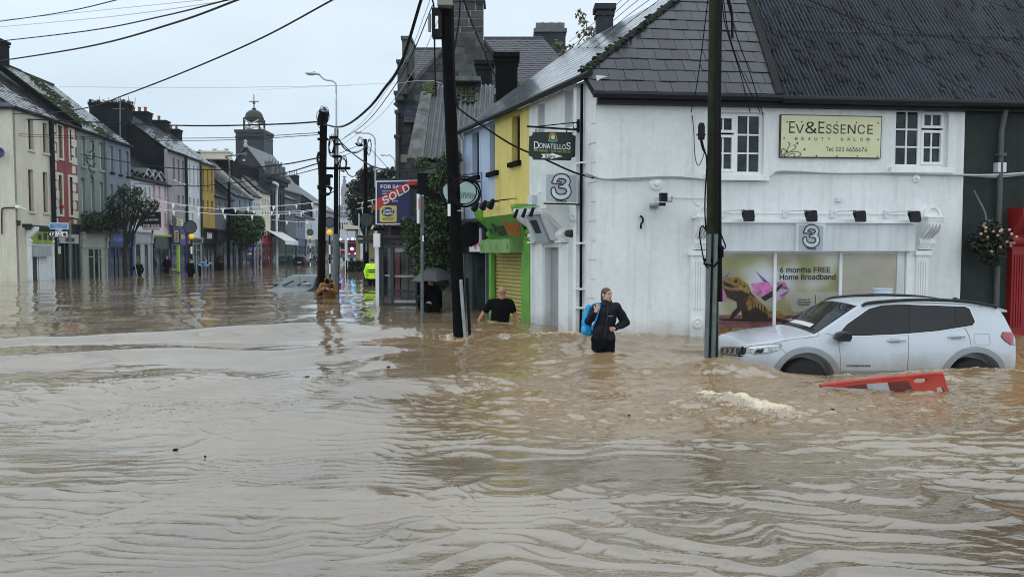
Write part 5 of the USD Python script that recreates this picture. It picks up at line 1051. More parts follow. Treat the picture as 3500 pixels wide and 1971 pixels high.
for x,ya,yb in ((517,612,572),(539,620,577),(558,622,582)):
    u = LF.hit(x,700)[0]; dormer(tp,u,1.7,LF.hit(x,628)[1],LF.hit(x,606)[1],LF.hit(x,yb+8)[1],-.3,-3.2,'white_dull','far_slate')
for x,yb in ((459,580),(478,586),(498,592)):
    u = LF.hit(x,700)[0]; dormer(tl,u,1.8,LF.hit(x,608)[1],LF.hit(x,598)[1],LF.hit(x,yb)[1],-.3,-3.0,'charcoal_paint','far_slate')
# tall trio: lilac, white, ochre
tm,um0,um1,zem,zrm = lhouse('lilac_house','tall lilac grey house with a big black gable and massive chimney stacks',580,638,511,532,'lilac_render','wet_slate',
    [(591,540,597,614),(608,546,614,623),(623,551,629,627),(608,668,614,700),(623,670,629,702)],depth=9,rise=.75,fm='brown_timber',sillm='white_dull',side='dark_gable',seed=18,end_over=0,
    shop=dict(y=(772,834),frame='purple_paint',fascia='purple_paint',cells=[(1.2,'g'),(.5,'s'),(1,'d')],sign='BETTING',sign_m='sign_yellow'))
tw,uw0,uw1,zew,zrw = lhouse('white_terrace_house','tall white house between the lilac and ochre fronts',638,688,532,551,'palegrey_render','wet_slate',
    [(646,560,651,627),(660,565,665,633),(673,569,678,633),(647,674,652,697),(660,678,666,706),(674,680,679,706),(656,730,661,755)],depth=9,rise=.75,sillm='white_dull',seed=19,
    shop=dict(y=(815,830),frame='sage_paint',fascia='brown_paint',cells=[(1,'g'),(.7,'d'),(1,'g')]))
to,uo0,uo1,zeo,zro = lhouse('ochre_house','tall ochre yellow house with streaked walls',688,737,551,571,'ochre_render','wet_slate',
    [(692,580,698,645),(707,583,713,648),(721,586,727,650),(692,684,698,716),(707,686,713,718),(722,688,728,720)],depth=9,rise=.75,sillm='ochre_render',fm='brown_timber',seed=20,
    shop=dict(y=(784,828),frame='black_paint',fascia='black_paint',cells=[(1,'g'),(.7,'d'),(1,'g')],sign='BAR',sign_m='white_clean'))
st1,c1,zt1 = ridge_stack(tm,318,440,354,-4.5,drop=4.0,sx=1.1,m='dark_gable')
part(st1,'ivy',leafmesh([c1+LF.nn*k+[0,0,zt1] for k in np.linspace(-1.5,1.5,7)],[.32]*7,500,.11,9),'foliage_dark')
ridge_stack(tm,443,511,384,-4.5,drop=3.4,pots=3,m='dark_gable'); ridge_stack(tw,515,572,413,-4.5,drop=3.4,m='dark_gable',pots=1); ridge_stack(to,573,615,443,-4.5,drop=3.2,pots=2,m='dark_gable')
an = thing('aerial','tall television aerial pole in front of the black gable','aerial',at(411,480,c1[1]-2)); part(an,'mast',MB().tube([at(411,480,c1[1]-2),at(411,335,c1[1]-2)],.05,5),'dull_steel')
for y in (372,342): part(an,'boom',MB().tube([at(385,y,c1[1]-2),at(425,y,c1[1]-2)],.03,5),'dull_steel')
for x in (340,372,392,405,440,462): part(st1,'rod',MB().tube([at(x,352,c1[1]),at(x,334-(x % 7),c1[1])],.022,4),'dull_steel')
dpl = thing('downpipe','black downpipe between the lilac and white fronts','downpipe',LF.P(um1,0,0)); part(dpl,'pipe',MB().tube([LF.P(um1,.12,z) for z in (-.9,5,zem-.2)],.12,8),'black_paint')
dpl = thing('downpipe','dark downpipe between the white and ochre fronts','downpipe',LF.P(uw1,0,0)); part(dpl,'pipe',MB().tube([LF.P(uw1,.12,z) for z in (-.9,5,zew-.2)],.10,8),'charcoal_paint')
# further down: smaller fronts stepping away to the vanishing point
far = [('low_dark_house','low dark fronted house with a pale slate roof beyond the ochre house',737,800,664,684,'grey_render','wet_slate',[(744,690,752,722),(765,694,772,724),(783,698,789,726)],8,.8,dict(y=(790,822),frame='charcoal_paint',fascia='charcoal_paint'),'mid_gable'),
       ('blue_terrace_house','pale blue terrace house beside the far utility pole',800,866,668,676,'slateblue_render','wet_slate',[(834,686,840,714),(850,690,856,716),(816,684,822,712)],12,.85,dict(y=(800,826),frame='navy_paint',fascia='navy_paint'),'mid_gable'),
       ('white_gabled_house','cream sided house stepping up behind the round green tree',866,892,666,674,'palegrey_render','far_slate',[(868,692,872,720),(876,694,880,722),(884,696,888,722)],9,.9,dict(y=(806,830),frame='grey_paint',fascia='grey_paint'),'cream_render'),
       ('pale_terrace_house','pale terrace house with two rows of windows before the dark bank',892,926,652,664,'cream_render','far_slate',[(896,680,900,700),(905,682,909,702),(914,684,918,704),(896,716,900,736),(905,718,909,738),(914,720,918,740)],9,.9,dict(y=(806,832),frame='red_paint',fascia='red_paint'),'cream_render')]
for k,(nm,lb,x0,x1,y0,y1,wm,rm,wins,dep,rise,shp,sd) in enumerate(far):
    lhouse(nm,lb,x0,x1,y0,y1,wm,rm,wins,depth=dep,rise=rise,shop=dict(cells=[(1,'g'),(.6,'d'),(1,'g')],**shp),side=sd,seed=30+k,slate=(.4,.5),wrows=2)
# dark ornate bank: parapet, cornice, rows of arched windows
ub = [LF.hit(x,870)[0] for x in (926,976)]; zb0 = LF.hit(930,612)[1]
bk = thing('bank_building','tall dark stone building with a heavy cornice and tall arched windows','building',LF.P(ub[0],0,0)); holes = []; ww = (ub[1]-ub[0])/5
for r_,(za,zc) in enumerate(((5.0,9.0),(10.2,13.2))):
    for k in range(5): uu = ub[0]+(k+.5)*ww; holes.append((uu-ww*.24,uu+ww*.24,za,zc))
wall_panel(bk,'wall',LF,rect(ub[0],-1,ub[1],zb0),[unary_union([rect(a,c,b,d),sg.Point((a+b)/2,d).buffer((b-a)/2)]) for a,b,c,d in holes],'mid_gable',-.4,0.0)
part(bk,'side_wall',LF.box(MB(),ub[0]+.01,ub[1]-.01,-4.5,-.42,-1,zb0-.3),'mid_gable')
for a,b,c,d in holes: window(bk,LF,a,b,c,d+(b-a)*.4,'grey_paint',rows=2,depth=.2,singles=False)
part(bk,'cornice',LF.box(LF.box(MB(),ub[0]-.5,ub[1]+.3,-.3,.7,zb0,zb0+.5),ub[0]-.3,ub[1]+.2,-.3,.4,zb0-.5,zb0-.004),'mid_gable'); part(bk,'string_course',LF.box(MB(),ub[0]-.1,ub[1],0,.25,4.2,4.5),'mid_gable')
part(bk,'parapet',LF.box(MB(),ub[0],ub[1],-.5,.15,zb0+.5,zb0+1.6),'grey_render')
for k in range(4): uu = ub[0]+k*(ub[1]-ub[0])/3.6; part(bk,'parapet_post',LF.box(MB(),uu,uu+.6,-.6,.3,zb0+.505,zb0+2.1),'grey_render')
part(bk,'downpipe',MB().tube(spline([LF.P(ub[0]-.15,.4,zb0-.5),LF.P(ub[0]-.15,1.0,zb0-.9),LF.P(ub[0]+1.2,.5,zb0-2),LF.P(ub[0]+1.2,.4,-.9)],5),.16,6),'white_dull')
part(bk,'shop_window',LF.box(MB(),ub[0]+.5,ub[1]-.5,.0,.05,-1,3.6),'shop_glass')
far2 = [('far_house','dark gabled house beyond the bank',976,1012,668,690,'grey_render','far_slate',[(982,712,986,740),(994,716,998,742),(1004,718,1008,744)],22,.55,dict(y=(812,834),frame='forest_paint',fascia='forest_paint'),'dark_gable'),
        ('far_house','far blue fronted house above the parked dark car',1012,1044,735,748,'slateblue_render','far_slate',[(1018,752,1022,778),(1029,756,1033,780)],14,.7,dict(y=(818,838),frame='navy_paint',fascia='navy_paint'),'mid_gable'),
        ('far_house','far white house with a pale roof behind the round sign',1044,1076,738,752,'palegrey_render','far_slate',[(1050,765,1054,788),(1062,768,1066,790)],14,.7,dict(y=(822,840),frame='grey_paint',fascia='grey_paint'),'palegrey_render'),
        ('far_house','tall white house at the far bend of the street',1076,1112,690,710,'palegrey_render','far_slate',[(1081,720,1084,745),(1090,724,1093,748),(1099,728,1102,750)],18,.7,dict(y=(822,840),frame='charcoal_paint',fascia='charcoal_paint'),'mid_gable'),
        ('far_house','last dark terrace house seen between the two front poles',1112,1160,705,745,'lilac_render','far_slate',[(1120,760,1124,780),(1135,765,1139,785)],18,.7,dict(y=(825,842),frame='brown_paint',fascia='brown_paint'),'mid_gable')]
for k,(nm,lb,x0,x1,y0,y1,wm,rm,wins,dep,rise,shp,sd) in enumerate(far2):
    o_ = lhouse(nm,lb,x0,x1,y0,y1,wm,rm,wins,depth=dep,rise=rise,shop=dict(cells=[(1,'g'),(.6,'d'),(1,'g')],**shp),side=sd,seed=50+k,slate=(.8,1.2))
    if k in (0,3): ridge_stack(o_[0],(984 if k == 0 else 1066),(1020 if k == 0 else 1084),(600 if k == 0 else 690),-dep/2,drop=5,sx=1.2,pots=4 if k == 0 else 2,pot_m='pot_grey',m='dark_gable' if k == 0 else 'pale_stone',pot_h=1.0)
# dark house with the broad cream chimney, slate gable house, clock tower with cupola
def block(name,label,cat,px,y0,D,depth,m,roof=None): pass
D1 = 86.0
hb_ = thing('dark_gabled_house','dark gabled house carrying a broad cream chimney','house',at(750,864,D1)); x0,x1 = at(704,700,D1)[0],at(796,700,D1)[0]; zt = at(750,612,D1)[2]; zc = at(750,548,D1)[2]
F1 = Fr((x0-4,D1),(1,0),1); wd = x1-x0+4
part(hb_,'gable_wall',F1.poly(MB(),sg.Polygon([(0,-1),(wd,-1),(wd,zc),(wd-3.4,zc),(0,zt)]),-9,0),'dark_gable')
part(hb_,'chimney',MB().box(((x0+x1)/2,D1-.6,(zc+at(750,524,D1)[2])/2),(x1-x0,1.3,at(750,524,D1)[2]-zc)).box(((x0+x1)/2,D1-.6,at(750,523,D1)[2]),(x1-x0+.2,1.5,.18)),'cream_render')
for x in (741,781): part(hb_,'chimney_pot',MB().lathe([(.22,at(0,523,D1)[2]),(.2,at(0,514,D1)[2]),(.3,at(0,512,D1)[2])],(at(x,520,D1)[0],D1-.6,0),10),'pot_grey')
D2 = 104.0
sg_ = thing('slate_gabled_house','big slate hung gable below the clock tower','house',at(835,864,D2)); x0,xm,x1 = at(740,0,D2)[0],at(833,0,D2)[0],at(935,0,D2)[0]; zp,zq = at(833,500,D2)[2],at(930,640,D2)[2]
F2 = Fr((x0,D2),(1,0),1); shp_ = sg.Polygon([(0,-1),(x1-x0,-1),(x1-x0,zq),(xm-x0,zp),(0,zq)]); part(sg_,'gable_wall',F2.poly(MB(),shp_,-12,0),'tower_slate')
slates(sg_,(F2.P(0,0,0),F2.d,np.array([0,0,1.0]),F2.nn),shp_.intersection(sg.box(0,3,99,99)),.55,.8,'tower_slate',seed=3)
part(sg_,'vent',F2.box(MB(),*[v for x in (868-46,877-46) for v in (at(x,0,D2)[0]-x0,)],.03,.2,at(0,552,D2)[2],at(0,545,D2)[2]),'grey_cable'); part(sg_,'finial',MB().lathe([(.25,zp-.2),(.3,zp+.2),(.18,zp+.3),(.25,zp+.7),(.01,zp+.9)],(xm,D2-.2,0),10),'pot_grey')
for s,xe in ((-1,x0),(1,x1)):
    q = [np.array([xm,D2+n,zp+.02]) for n in (-.3,12)]+[np.array([xe+s*.3,D2+n,zq-.2]) for n in (12,-.3)]; q2 = [p+[0,0,.2] for p in q]; part(sg_,'roof',MB().prism(q,q2),'far_slate')
D3 = 122.0; p_ = lambda x,y: at(x,y,D3)
tw_ = thing('clock_tower','square slate clad tower with an open timber cupola and green dome','tower',p_(849,864)); xa,xb = p_(796,0)[0],p_(894,0)[0]; c = ((xa+xb)/2,D3+2.4); w = xb-xa; z1 = p_(849,449)[2]
part(tw_,'shaft',MB().box((c[0],c[1],(z1-1)/2),(w,w,z1+1)),'tower_slate'); part(tw_,'parapet',MB().box((c[0],c[1],z1+.05),(w+.3,w+.3,.5)).box((c[0],c[1],z1-.9),(w+.16,w+.16,.2)),'tower_slate')
za,zb = p_(849,445)[2],p_(849,398)[2]; hw = (p_(875,0)[0]-p_(822,0)[0])/2
for sx in (-1,1):
    for sy in (-1,1): part(tw_,'post',MB().box((c[0]+sx*hw,c[1]+sy*hw,(za+zb)/2),(.26,.26,zb-za)),'timber_brown')
for z in (za+.15,za+(zb-za)*.30,zb-.1,za+(zb-za)*.86):
    for a,b in ((0,1),(1,0)):
        for s in (-1,1): part(tw_,'rail',MB().box((c[0]+s*hw*a,c[1]+s*hw*b,z),(.18+2*hw*b-.2*b*0,.18+2*hw*a,.18)),'white_dull' if z < zb-.5 else 'timber_brown')
for s in (-1,1):
    for q in (-1,1): part(tw_,'brace',MB().tube([(c[0]-q*hw,c[1]+s*(hw+.05),za+(zb-za)*.30),(c[0]+q*hw,c[1]+s*(hw+.05),zb-.3)],.10,5),'white_dull')
zt = p_(849,366)[2]; R_ = (p_(881,0)[0]-p_(817,0)[0])/2
part(tw_,'dome',MB().lathe([(R_*1.0,zb-.05),(R_*1.04,zb+.15),(R_*.98,zb+.3)]+[(R_*.95*math.cos(t),zb+.3+(zt-zb-.3)*math.sin(t)) for t in np.linspace(0,1.5,9)],(c[0],c[1],0),16),'copper',smooth=30)
part(tw_,'finial',MB().lathe([(.3,zt-.1),(.35,zt+.2),(.1,zt+.35),(.1,zt+.9),(.28,zt+1.1),(.08,zt+1.3),(.06,p_(0,312)[2])],(c[0],c[1],0),10).tube([(c[0]-.8,c[1],p_(0,337)[2]),(c[0]+.8,c[1],p_(0,337)[2])],.08,6),'bronze')
# hanging boards on the left side
fs = thing('agent_board','black and dark red agent board with white FOR SALE lettering','sign',LF.P(LF.hit(516,750,1.0)[0],.6,LF.hit(516,790,1.0)[1])); SB = Fr(at(516,800,55.5)[:2],(1,.0),1)
part(fs,'board',pbox(MB(),SB,485,724,549,765,-.03,.03),'sign_black'); part(fs,'red_band',pbox(MB(),SB,485,765.2,549,778,-.03,.03),mat('maroon',(.10,.012,.014),.5,.05)); part(fs,'white_band',pbox(MB(),SB,485,778.2,549,787,-.03,.03),'white_clean')
SB.text(fs,'lettering','FOR SALE',490,545,776,767,.03,'white_clean',True); SB.text(fs,'lettering','021 463 0400',494,541,754,748,.03,'white_clean',True); SB.text(fs,'lettering','CROWN',504,530,739,734,.03,'white_dull'); SB.text(fs,'lettering','TENANTS UNAFFECTED',489,546,785,781,.03,'ink',True)
part(fs,'post',SB.box(MB(),SB.hit(520,800)[0]-.05,SB.hit(520,800)[0]+.05,-.12,-.031,LF.hit(516,800)[1],SB.hit(516,730)[1]),'timber_brown')
ys = thing('yellow_wall_sign','pale yellow board with a dark roundel on the lilac house','sign',LF.P(LF.hit(607,760)[0],.3,LF.hit(607,770)[1])); part(ys,'board',pbox(MB(),LF,588,747,625,771,.3,.4),'sign_cream'); SY = LF
part(ys,'roundel',MB().lathe([(.5,0),(.5,.02),(.01,.03)],LF.P(LF.hit(595,756,.4)[0],.4,LF.hit(595,756,.4)[1]),14,LF.nn),'charcoal_paint')
for y in (752,757,762,767): part(ys,'lettering',pbox(MB(),LF,601 if y < 762 else 592,y-1,620,y+1,.4,.41),'charcoal_paint')
bs2 = thing('betting_sign','purple projecting sign with a yellow panel','sign',at(603,834,58)); SP = Fr(at(603,830,58.0)[:2],(1,0),1); part(bs2,'board',pbox(MB(),SP,587,783,616,833,-.1,.1),'sign_purple'); part(bs2,'panel',pbox(MB(),SP,596,787,610,828,.1,.12),'sign_yellow')
for y in (795,804,813,821): part(bs2,'lettering',pbox(MB(),SP,599,y-2.5,607,y+2.5,.12,.13),'sign_purple')
ls = thing('lime_shop_strip','bright lime green shop door frame under the purple sign','door frame',at(603,925,58.5)); part(ls,'post',pbox(MB(),SP,603,838,611,928,-.9,-.7),mat('lime_paint',(.32,.52,.05),.5,.15)); part(ls,'sill',pbox(MB(),SP,586,918,611,923,-.9,-.69),'lime_paint')
rs_ = thing('red_banner','tall red banner sign with pale lettering on the far left terrace','sign',at(914,797,94)); SR = Fr(at(914,797,94)[:2],(1,0),1); part(rs_,'board',pbox(MB(),SR,906,744,926,797,-.1,.1),mat('banner_red',(.32,.05,.04),.6,.1))
for y in (752,763,774,785): part(rs_,'lettering',pbox(MB(),SR,911,y-3,920,y+3,.1,.12),'sign_cream')
aw = thing('shop_awning','pale striped shop awning below the red banner','awning',LF.P(LF.hit(925,840)[0],0,LF.hit(925,840)[1])); u0_,u1_ = LF.hit(912,850)[0],LF.hit(960,850)[0]; q = [LF.P(u0_,0,4.3),LF.P(u1_,0,4.3),LF.P(u1_,2.2,3.0),LF.P(u0_,2.2,3.0)]; part(aw,'canopy',MB().prism(q[::-1],[p+[0,0,.1] for p in q[::-1]]),'white_dull'); part(aw,'valance',LF.box(MB(),u0_,u1_,2.2,2.25,2.6,3.1),'white_dull')
# ---------------------------------------------------------------- behind the bus stop: stone church, outbuilding, ivy, shelter, far canopy, trees
DC = 38.0; pc = lambda x,y,d=0.0: at(x,y,DC+d); CF = Fr((pc(1357,600)[0],DC),(1,0),1)
chh = thing('stone_church','dark stone church with steep gables, slate roofs and a tall block chimney','church',(pc(1595,600)[0],DC,0))
hit = lambda x,y,n=0.0: CF.hit(x,y,n)
gab = sg.Polygon([(hit(1358,352)[0],-1),hit(1358,352),hit(1595,78),hit(1838,360),(hit(1838,360)[0],-1)])
gw = part(chh,'gable_wall',CF.poly(MB(),gab,-7,0),'stone_mortar')
def masonry(parent,fr,shape,hgt,wmin,wmax,m,seed,n=0.0,proud=.035,alt=None,lim=260,gap=.012):
    R = random.Random(seed); x0,y0,x1,y1 = shape.bounds; y = y1; cells = []
    while y > y0:
        h = hgt*R.uniform(.85,1.2); x = x0-R.random()*wmax
        while x < x1:
            w = R.uniform(wmin,wmax); g = rect(x+gap,y-h+gap,x+w-gap,y-gap).intersection(shape); x += w
            if g.is_empty or g.geom_type != 'Polygon' or g.area < .02: continue
            cells.append(g)
        y -= h
    rest = MB()
    for k,g in enumerate(cells):
        q = fr.poly(MB() if k < lim else rest,g,n,n+proud*R.uniform(.5,1.2))
        if k < lim: part(parent,'stone',q,alt if alt and R.random() < .06 else m)
    if len(cells) > lim: part(parent,'stones',rest,m,kind='stuff')
masonry(gw,CF,gab.intersection(sg.box(-1,3.2,9,30)),.36,.5,1.1,'stone',4,alt='pale_stone')
c0,c1_ = hit(1546,100)[0],hit(1652,100)[0]; zt,zb = hit(1600,-60)[1],hit(1600,250)[1]
cs_ = part(chh,'chimney',CF.box(MB(),c0,c1_,-.9,.12,zb,zt),'pale_mortar')
zj = hit(1600,112)[1]; masonry(cs_,CF,rect(c0+.01,zj,c1_-.01,hit(1600,11)[1]),.365,.55,1.1,'stone',6,n=.12,proud=.05,gap=.024)
masonry(cs_,CF,rect(c0+.01,hit(1600,300)[1],c1_-.01,zj-.02),.36,.6,1.6,'stone',7,n=.12,proud=.05,alt='pale_stone')
part(cs_,'cap',CF.box(CF.box(MB(),c0-.1,c1_+.1,-1,.25,hit(1600,10)[1],hit(1600,0)[1]),c0-.02,c1_+.02,-.95,.2,hit(1600,0)[1],zt+.02),'stone')
for a,b in (((1350,362),(1545,134)),((1652,142),(1700,200))):
    A,B = CF.P(hit(*a)[0],0,hit(*a)[1]),CF.P(hit(*b)[0],0,hit(*b)[1]); part(chh,'coping',MB().tube([A,B],.13,6),'stone')
for (x0,y0,x1,y1,dn) in ((1377,133,1407,260,.3),(1363,216,1396,330,.5),(1355,322,1383,350,.55),(1357,385,1366,470,.45),(1357,470,1370,640,.6)):
    u0,z1 = hit(x0,y0); u1,z0 = hit(x1,y1); part(chh,'buttress',CF.box(CF.box(MB(),u0,u1,-1.2,dn,z0,z1),u0-.05,u1+.05,-1.25,dn+.06,z1-.12,z1+.04),'stone')
def roofplane(parent,pts,D,pitch,exp,w,seed,lim):    # slope facing the square, measured on its ridge
    o = at(*pts[0],D); e = np.array([1.0,0,0]); s = np.array([0,1.0,pitch]); pl = plane_frame(o,e,s); pl = pl if pl[3][2] > 0 else (pl[0],pl[1],pl[2],-pl[3])
    shp = sg.Polygon([on_plane(pl,*p) for p in pts]).buffer(0); r = part(parent,'roof',slab(pl,shp,-.15,0),'gutter'); slates(r,pl,shp,exp,w,'slate',lim,seed=seed,lift=.02)
    a,b = pts[0],pts[1]; part(r,'ridge',MB().tube([plane_hit(pl[0],pl[3],*a),plane_hit(pl[0],pl[3],*b)],.09,6),mat('ridge_purple',(.06,.045,.06),.7,.2) if 'ridge_purple' not in M else 'ridge_purple')
    top = [plane_hit(pl[0],pl[3],*p) for p in (a,b)]; part(r,'back_slope',MB().add([top[0],top[1],top[1]+[0,5,-4.5],top[0]+[0,5,-4.5]],[[0,1,2],[0,2,3]]),'far_slate'); return pl
roofplane(chh,[(1402,168),(1552,168),(1560,420),(1380,420)],41.5,1.0,.19,.36,5,140)
roofplane(chh,[(1648,131),(1855,131),(1930,216),(2050,420),(1648,420)],43.0,1.0,.19,.40,6,290)
part(chh,'nave_wall',MB().box((pc(1700,500)[0],46,3),(pc(2050,500)[0]-pc(1380,500)[0],1,9)),'stone')
c = at(1880,300,45.0); xr = [at(x,100,45)[0] for x in (1828,1931)]; z0,z1,z2 = at(0,300,45)[2],at(0,113,45)[2],at(0,92,45)[2]
q = part(chh,'chimney',MB().box((np.mean(xr),45,(z0+z1)/2),(xr[1]-xr[0],1.0,z1-z0)),'mid_gable'); part(q,'cap',MB().box((np.mean(xr),45,z1),(xr[1]-xr[0]+.16,1.2,.2)).box((np.mean(xr),45,(z1+z2)/2+.1),(xr[1]-xr[0]-.1,.9,z2-z1)),'zinc')
for x in (1854,1883,1913): part(q,'chimney_pot',MB().lathe([(.15,z2),(.14,z2+.12),(.17,z2+.14),(.17,z2+.22)],(at(x,90,45)[0],45,0),12),'pot_grey')
# outbuilding with corrugated roof
ob = thing('outbuilding','old outbuilding with a rusty corrugated roof and lichen covered verge behind the leaning pole','outbuilding',at(1520,864,21.6))
De,Dr = 21.6,24.4; A,B = at(1446,545,De),at(1640,545,De); Ct,Dt = at(1646,294,Dr),at(1462,294,Dr)
ple_ = plane_frame(A,np.array([1.0,0,0]),Dt-A); ple_ = ple_ if ple_[3][2] > 0 else (*ple_[:3],-ple_[3]); L = B[0]-A[0]+.3; V = float(np.dot(Dt-A,ple_[2])); o,e,s_,nn_ = ple_
for k in range(4):
    U = np.linspace(k*L/4,(k+1)*L/4+.05,49); h = .03+.035*np.sin(2*math.pi*U/.15)+.01*(k % 2); v0 = 0 if k < 3 else V*.42
    rows = [np.array([o+a*e+v*s_+b*nn_ for a,b in zip(U,h)]) for v in (v0,(v0+V)/2,V)]; v = np.vstack(rows); f = []
    for i in range(2):
        for j in range(48): a = i*49+j; f += [[a,a+1,a+50],[a,a+50,a+49]]
    part(ob,'roof_sheet',(v,f),'zinc',smooth=50)
U = np.linspace(L*.72,L,40); h = .05+.03*np.sin(2*math.pi*U/.1); rows = [np.array([o+a*e+v*s_+b*nn_ for a,b in zip(U,h)]) for v in (V*.30,V*.48)]
part(ob,'clear_sheet',(np.vstack(rows),[t for j in range(39) for t in ([j,j+1,j+41],[j,j+41,j+40])]),'white_dull',smooth=50)
part(ob,'underlay',slab(ple_,sg.box(0,0,L,V),-.1,-.02),'gutter')
part(ob,'verge',slab(ple_,sg.Polygon([(-.44,-.1),(.02,-.1),(.02,V+.05),(-.30,V+.05)]),-.05,.13),'lichen_cap')
mo = MB(); R = random.Random(3)
for k in range(90):
    u,v = R.uniform(-.3,.1),V-R.random() ** 2*.7; mo.ball(o+u*e+v*s_+.12*nn_,(R.uniform(.03,.09),.05,.04),1)
for k in range(150): u,v = R.uniform(L*.35,L*.75),V-R.random() ** 1.5*1.1; mo.ball(o+u*e+v*s_+.06*nn_,(R.uniform(.03,.08),.06,.03),1)
part(ob,'moss',mo,'moss',smooth=True,kind='stuff')
x0,x1 = at(1424,500,De)[0],at(1625,500,De)[0]; part(ob,'wall',MB().box(((x0+x1)/2,De+1.7,1.4),(x1-x0,3.2,4.9)),'dark_gable')
for k,(a,b) in enumerate(((1424,1500),(1508,1600))): part(ob,'patched_wall',MB().box(((at(a,0,De)[0]+at(b,0,De)[0])/2,De-.05,.2),(at(b,0,De)[0]-at(a,0,De)[0],.18,2.4)),'black_matt' if k == 0 else 'wall_peeling')
gf = R; pl0 = at(1580,395,22.5)
part(ob,'parapet_stack',MB().box(at(1580,340,24)+[0,.3,-.4],(.9,.6,1.3)),'mid_gable'); part(ob,'parapet_cap',MB().box(at(1580,270,24)+[0,.3,0],(1.15,.75,.14)),'lichen_cap')
iv = thing('ivy','thick dark green ivy and creeper climbing the wall beside the bus shelter','ivy',at(1480,1040,21.2)); R2 = np.random.RandomState(4); cs,rs = [],[]
for (x,y,r) in ((1525,560,40),(1500,620,42),(1535,640,40),(1440,560,28),(1470,720,50),(1520,740,48),(1430,780,46),(1480,800,50),(1530,830,45),(1400,800,30),(1420,850,42),(1480,880,48),(1530,910,42),(1440,920,40),(1500,960,36),(1385,760,22),(1550,540,30)):
    cs.append(at(x,y,21.1+R2.uniform(-.2,.25))); rs.append(r*mpp(21.1)*np.array([1,.55,1]))
part(iv,'foliage',leafmesh(cs,rs,5200,.05,5),'foliage_ivy'); part(iv,'dark_leaves',leafmesh(np.array(cs)+[0,.2,0],np.array(rs)*.9,3500,.06,15),'foliage_dark'); part(iv,'stem',MB().tube(spline([at(1490,1080,21.4),at(1480,900,21.4),at(1515,700,21.4),at(1530,540,21.4)]),.05,6),'bark')
# bus shelter
DS = 22.8; sp = lambda x,y,d=0.0: at(x,y,DS+d); X = lambda x: sp(x,900)[0]; Z = lambda y: sp(1360,y)[2]
bs_ = thing('bus_shelter','dark framed glass bus shelter with a flat roof beside the ivy','bus shelter',(X(1360),DS,0))
part(bs_,'roof',MB().box(((X(1228)+X(1424))/2,DS+.7,(Z(805)+Z(814))/2),(X(1424)-X(1228),1.9,Z(805)-Z(814))),'charcoal_paint'); part(bs_,'beam',MB().box(((X(1226)+X(1418))/2,DS-.02,(Z(818)+Z(832))/2),(X(1418)-X(1226),.1,Z(818)-Z(832))),mat('shelter_frame',(.035,.042,.044),.45,.2))
for x,w in ((1307,9),(1340,11),(1394,4),(1420,8)): part(bs_,'post',MB().box((X(x),DS,(Z(830)-1)/2),(w*mpp(DS),.09,Z(830)+1)),'shelter_frame')
for x0,x1,y0,y1 in ((1313,1334,844,1018),(1347,1392,844,1018),(1396,1416,844,1018)):
    part(bs_,'pane',MB().box(((X(x0)+X(x1))/2,DS+.01,(Z(y0)+Z(y1))/2),(X(x1)-X(x0),.012,Z(y0)-Z(y1))),'clear')
for y0,y1,x0,x1,m in ((940,947,1350,1422,'galvanised'),(1025,1034,1347,1422,'galvanised'),(1010,1018,1313,1420,'shelter_frame'),(1036,1060,1313,1420,'charcoal_paint'),(836,844,1305,1420,'shelter_frame'),(938,943,1316,1334,'galvanised')): part(bs_,'rail',MB().box(((X(x0)+X(x1))/2,DS-.045,(Z(y0)+Z(y1))/2),(X(x1)-X(x0),.05,Z(y0)-Z(y1))),m)
part(bs_,'back_panel',MB().box(((X(1350)+X(1392))/2,DS+1.3,(Z(860)+Z(1040))/2),(X(1392)-X(1350),.04,Z(860)-Z(1040))),'wall_peeling'); part(bs_,'notice',MB().box(((X(1349)+X(1391))/2,DS+.03,(Z(845)+Z(861))/2),(X(1391)-X(1349),.01,Z(845)-Z(861))),'grey_paint')
part(bs_,'side_pane',MB().box((X(1307),DS+.7,(Z(844)+Z(1018))/2),(.012,1.3,Z(844)-Z(1018))),'clear'); part(bs_,'seat',MB().box(((X(1313)+X(1420))/2,DS+.9,Z(1000)),(X(1420)-X(1313),.3,.05)),'charcoal_paint')
col = thing('white_column','slim off white column at the left end of the bus shelter','column',(X(1297),DS-.35,0)); part(col,'shaft',MB().box((X(1297),DS-.35,(Z(806)-1)/2),(11*mpp(DS),.14,Z(806)+1)),'white_paint'); part(col,'head',MB().box((X(1297),DS-.35,Z(822)),(22*mpp(DS),.2,Z(800)-Z(846))),'white_paint')
shop2 = thing('dark_shop','dark old shop front behind the bus shelter','shop',(X(1355),26.5,0)); xa,xb = at(1288,900,26.5)[0],at(1430,900,26.5)[0]
part(shop2,'wall',MB().box(((xa+xb)/2,28,1.6),(xb-xa,2.6,5.2)),'charcoal_paint'); part(shop2,'pane',MB().box(((xa+xb)/2-.3,26.66,.5),(xb-xa-1.2,.04,2.6)),'shop_glass')
for k,x in enumerate((1330,1352,1378,1404)): part(shop2,'pilaster',MB().box((at(x,0,26.5)[0],26.6,.6),(.16,.2,3.2)),('dull_steel','maroon','wall_peeling','dull_steel')[k])
part(shop2,'fascia',MB().box(((xa+xb)/2,26.45,2.75),(xb-xa,.5,.5)),'brown_paint'); part(shop2,'roof_tiles',MB().box(((xa+xb)/2,26.6,3.15),(xb-xa+.2,.9,.22)),'terracotta')
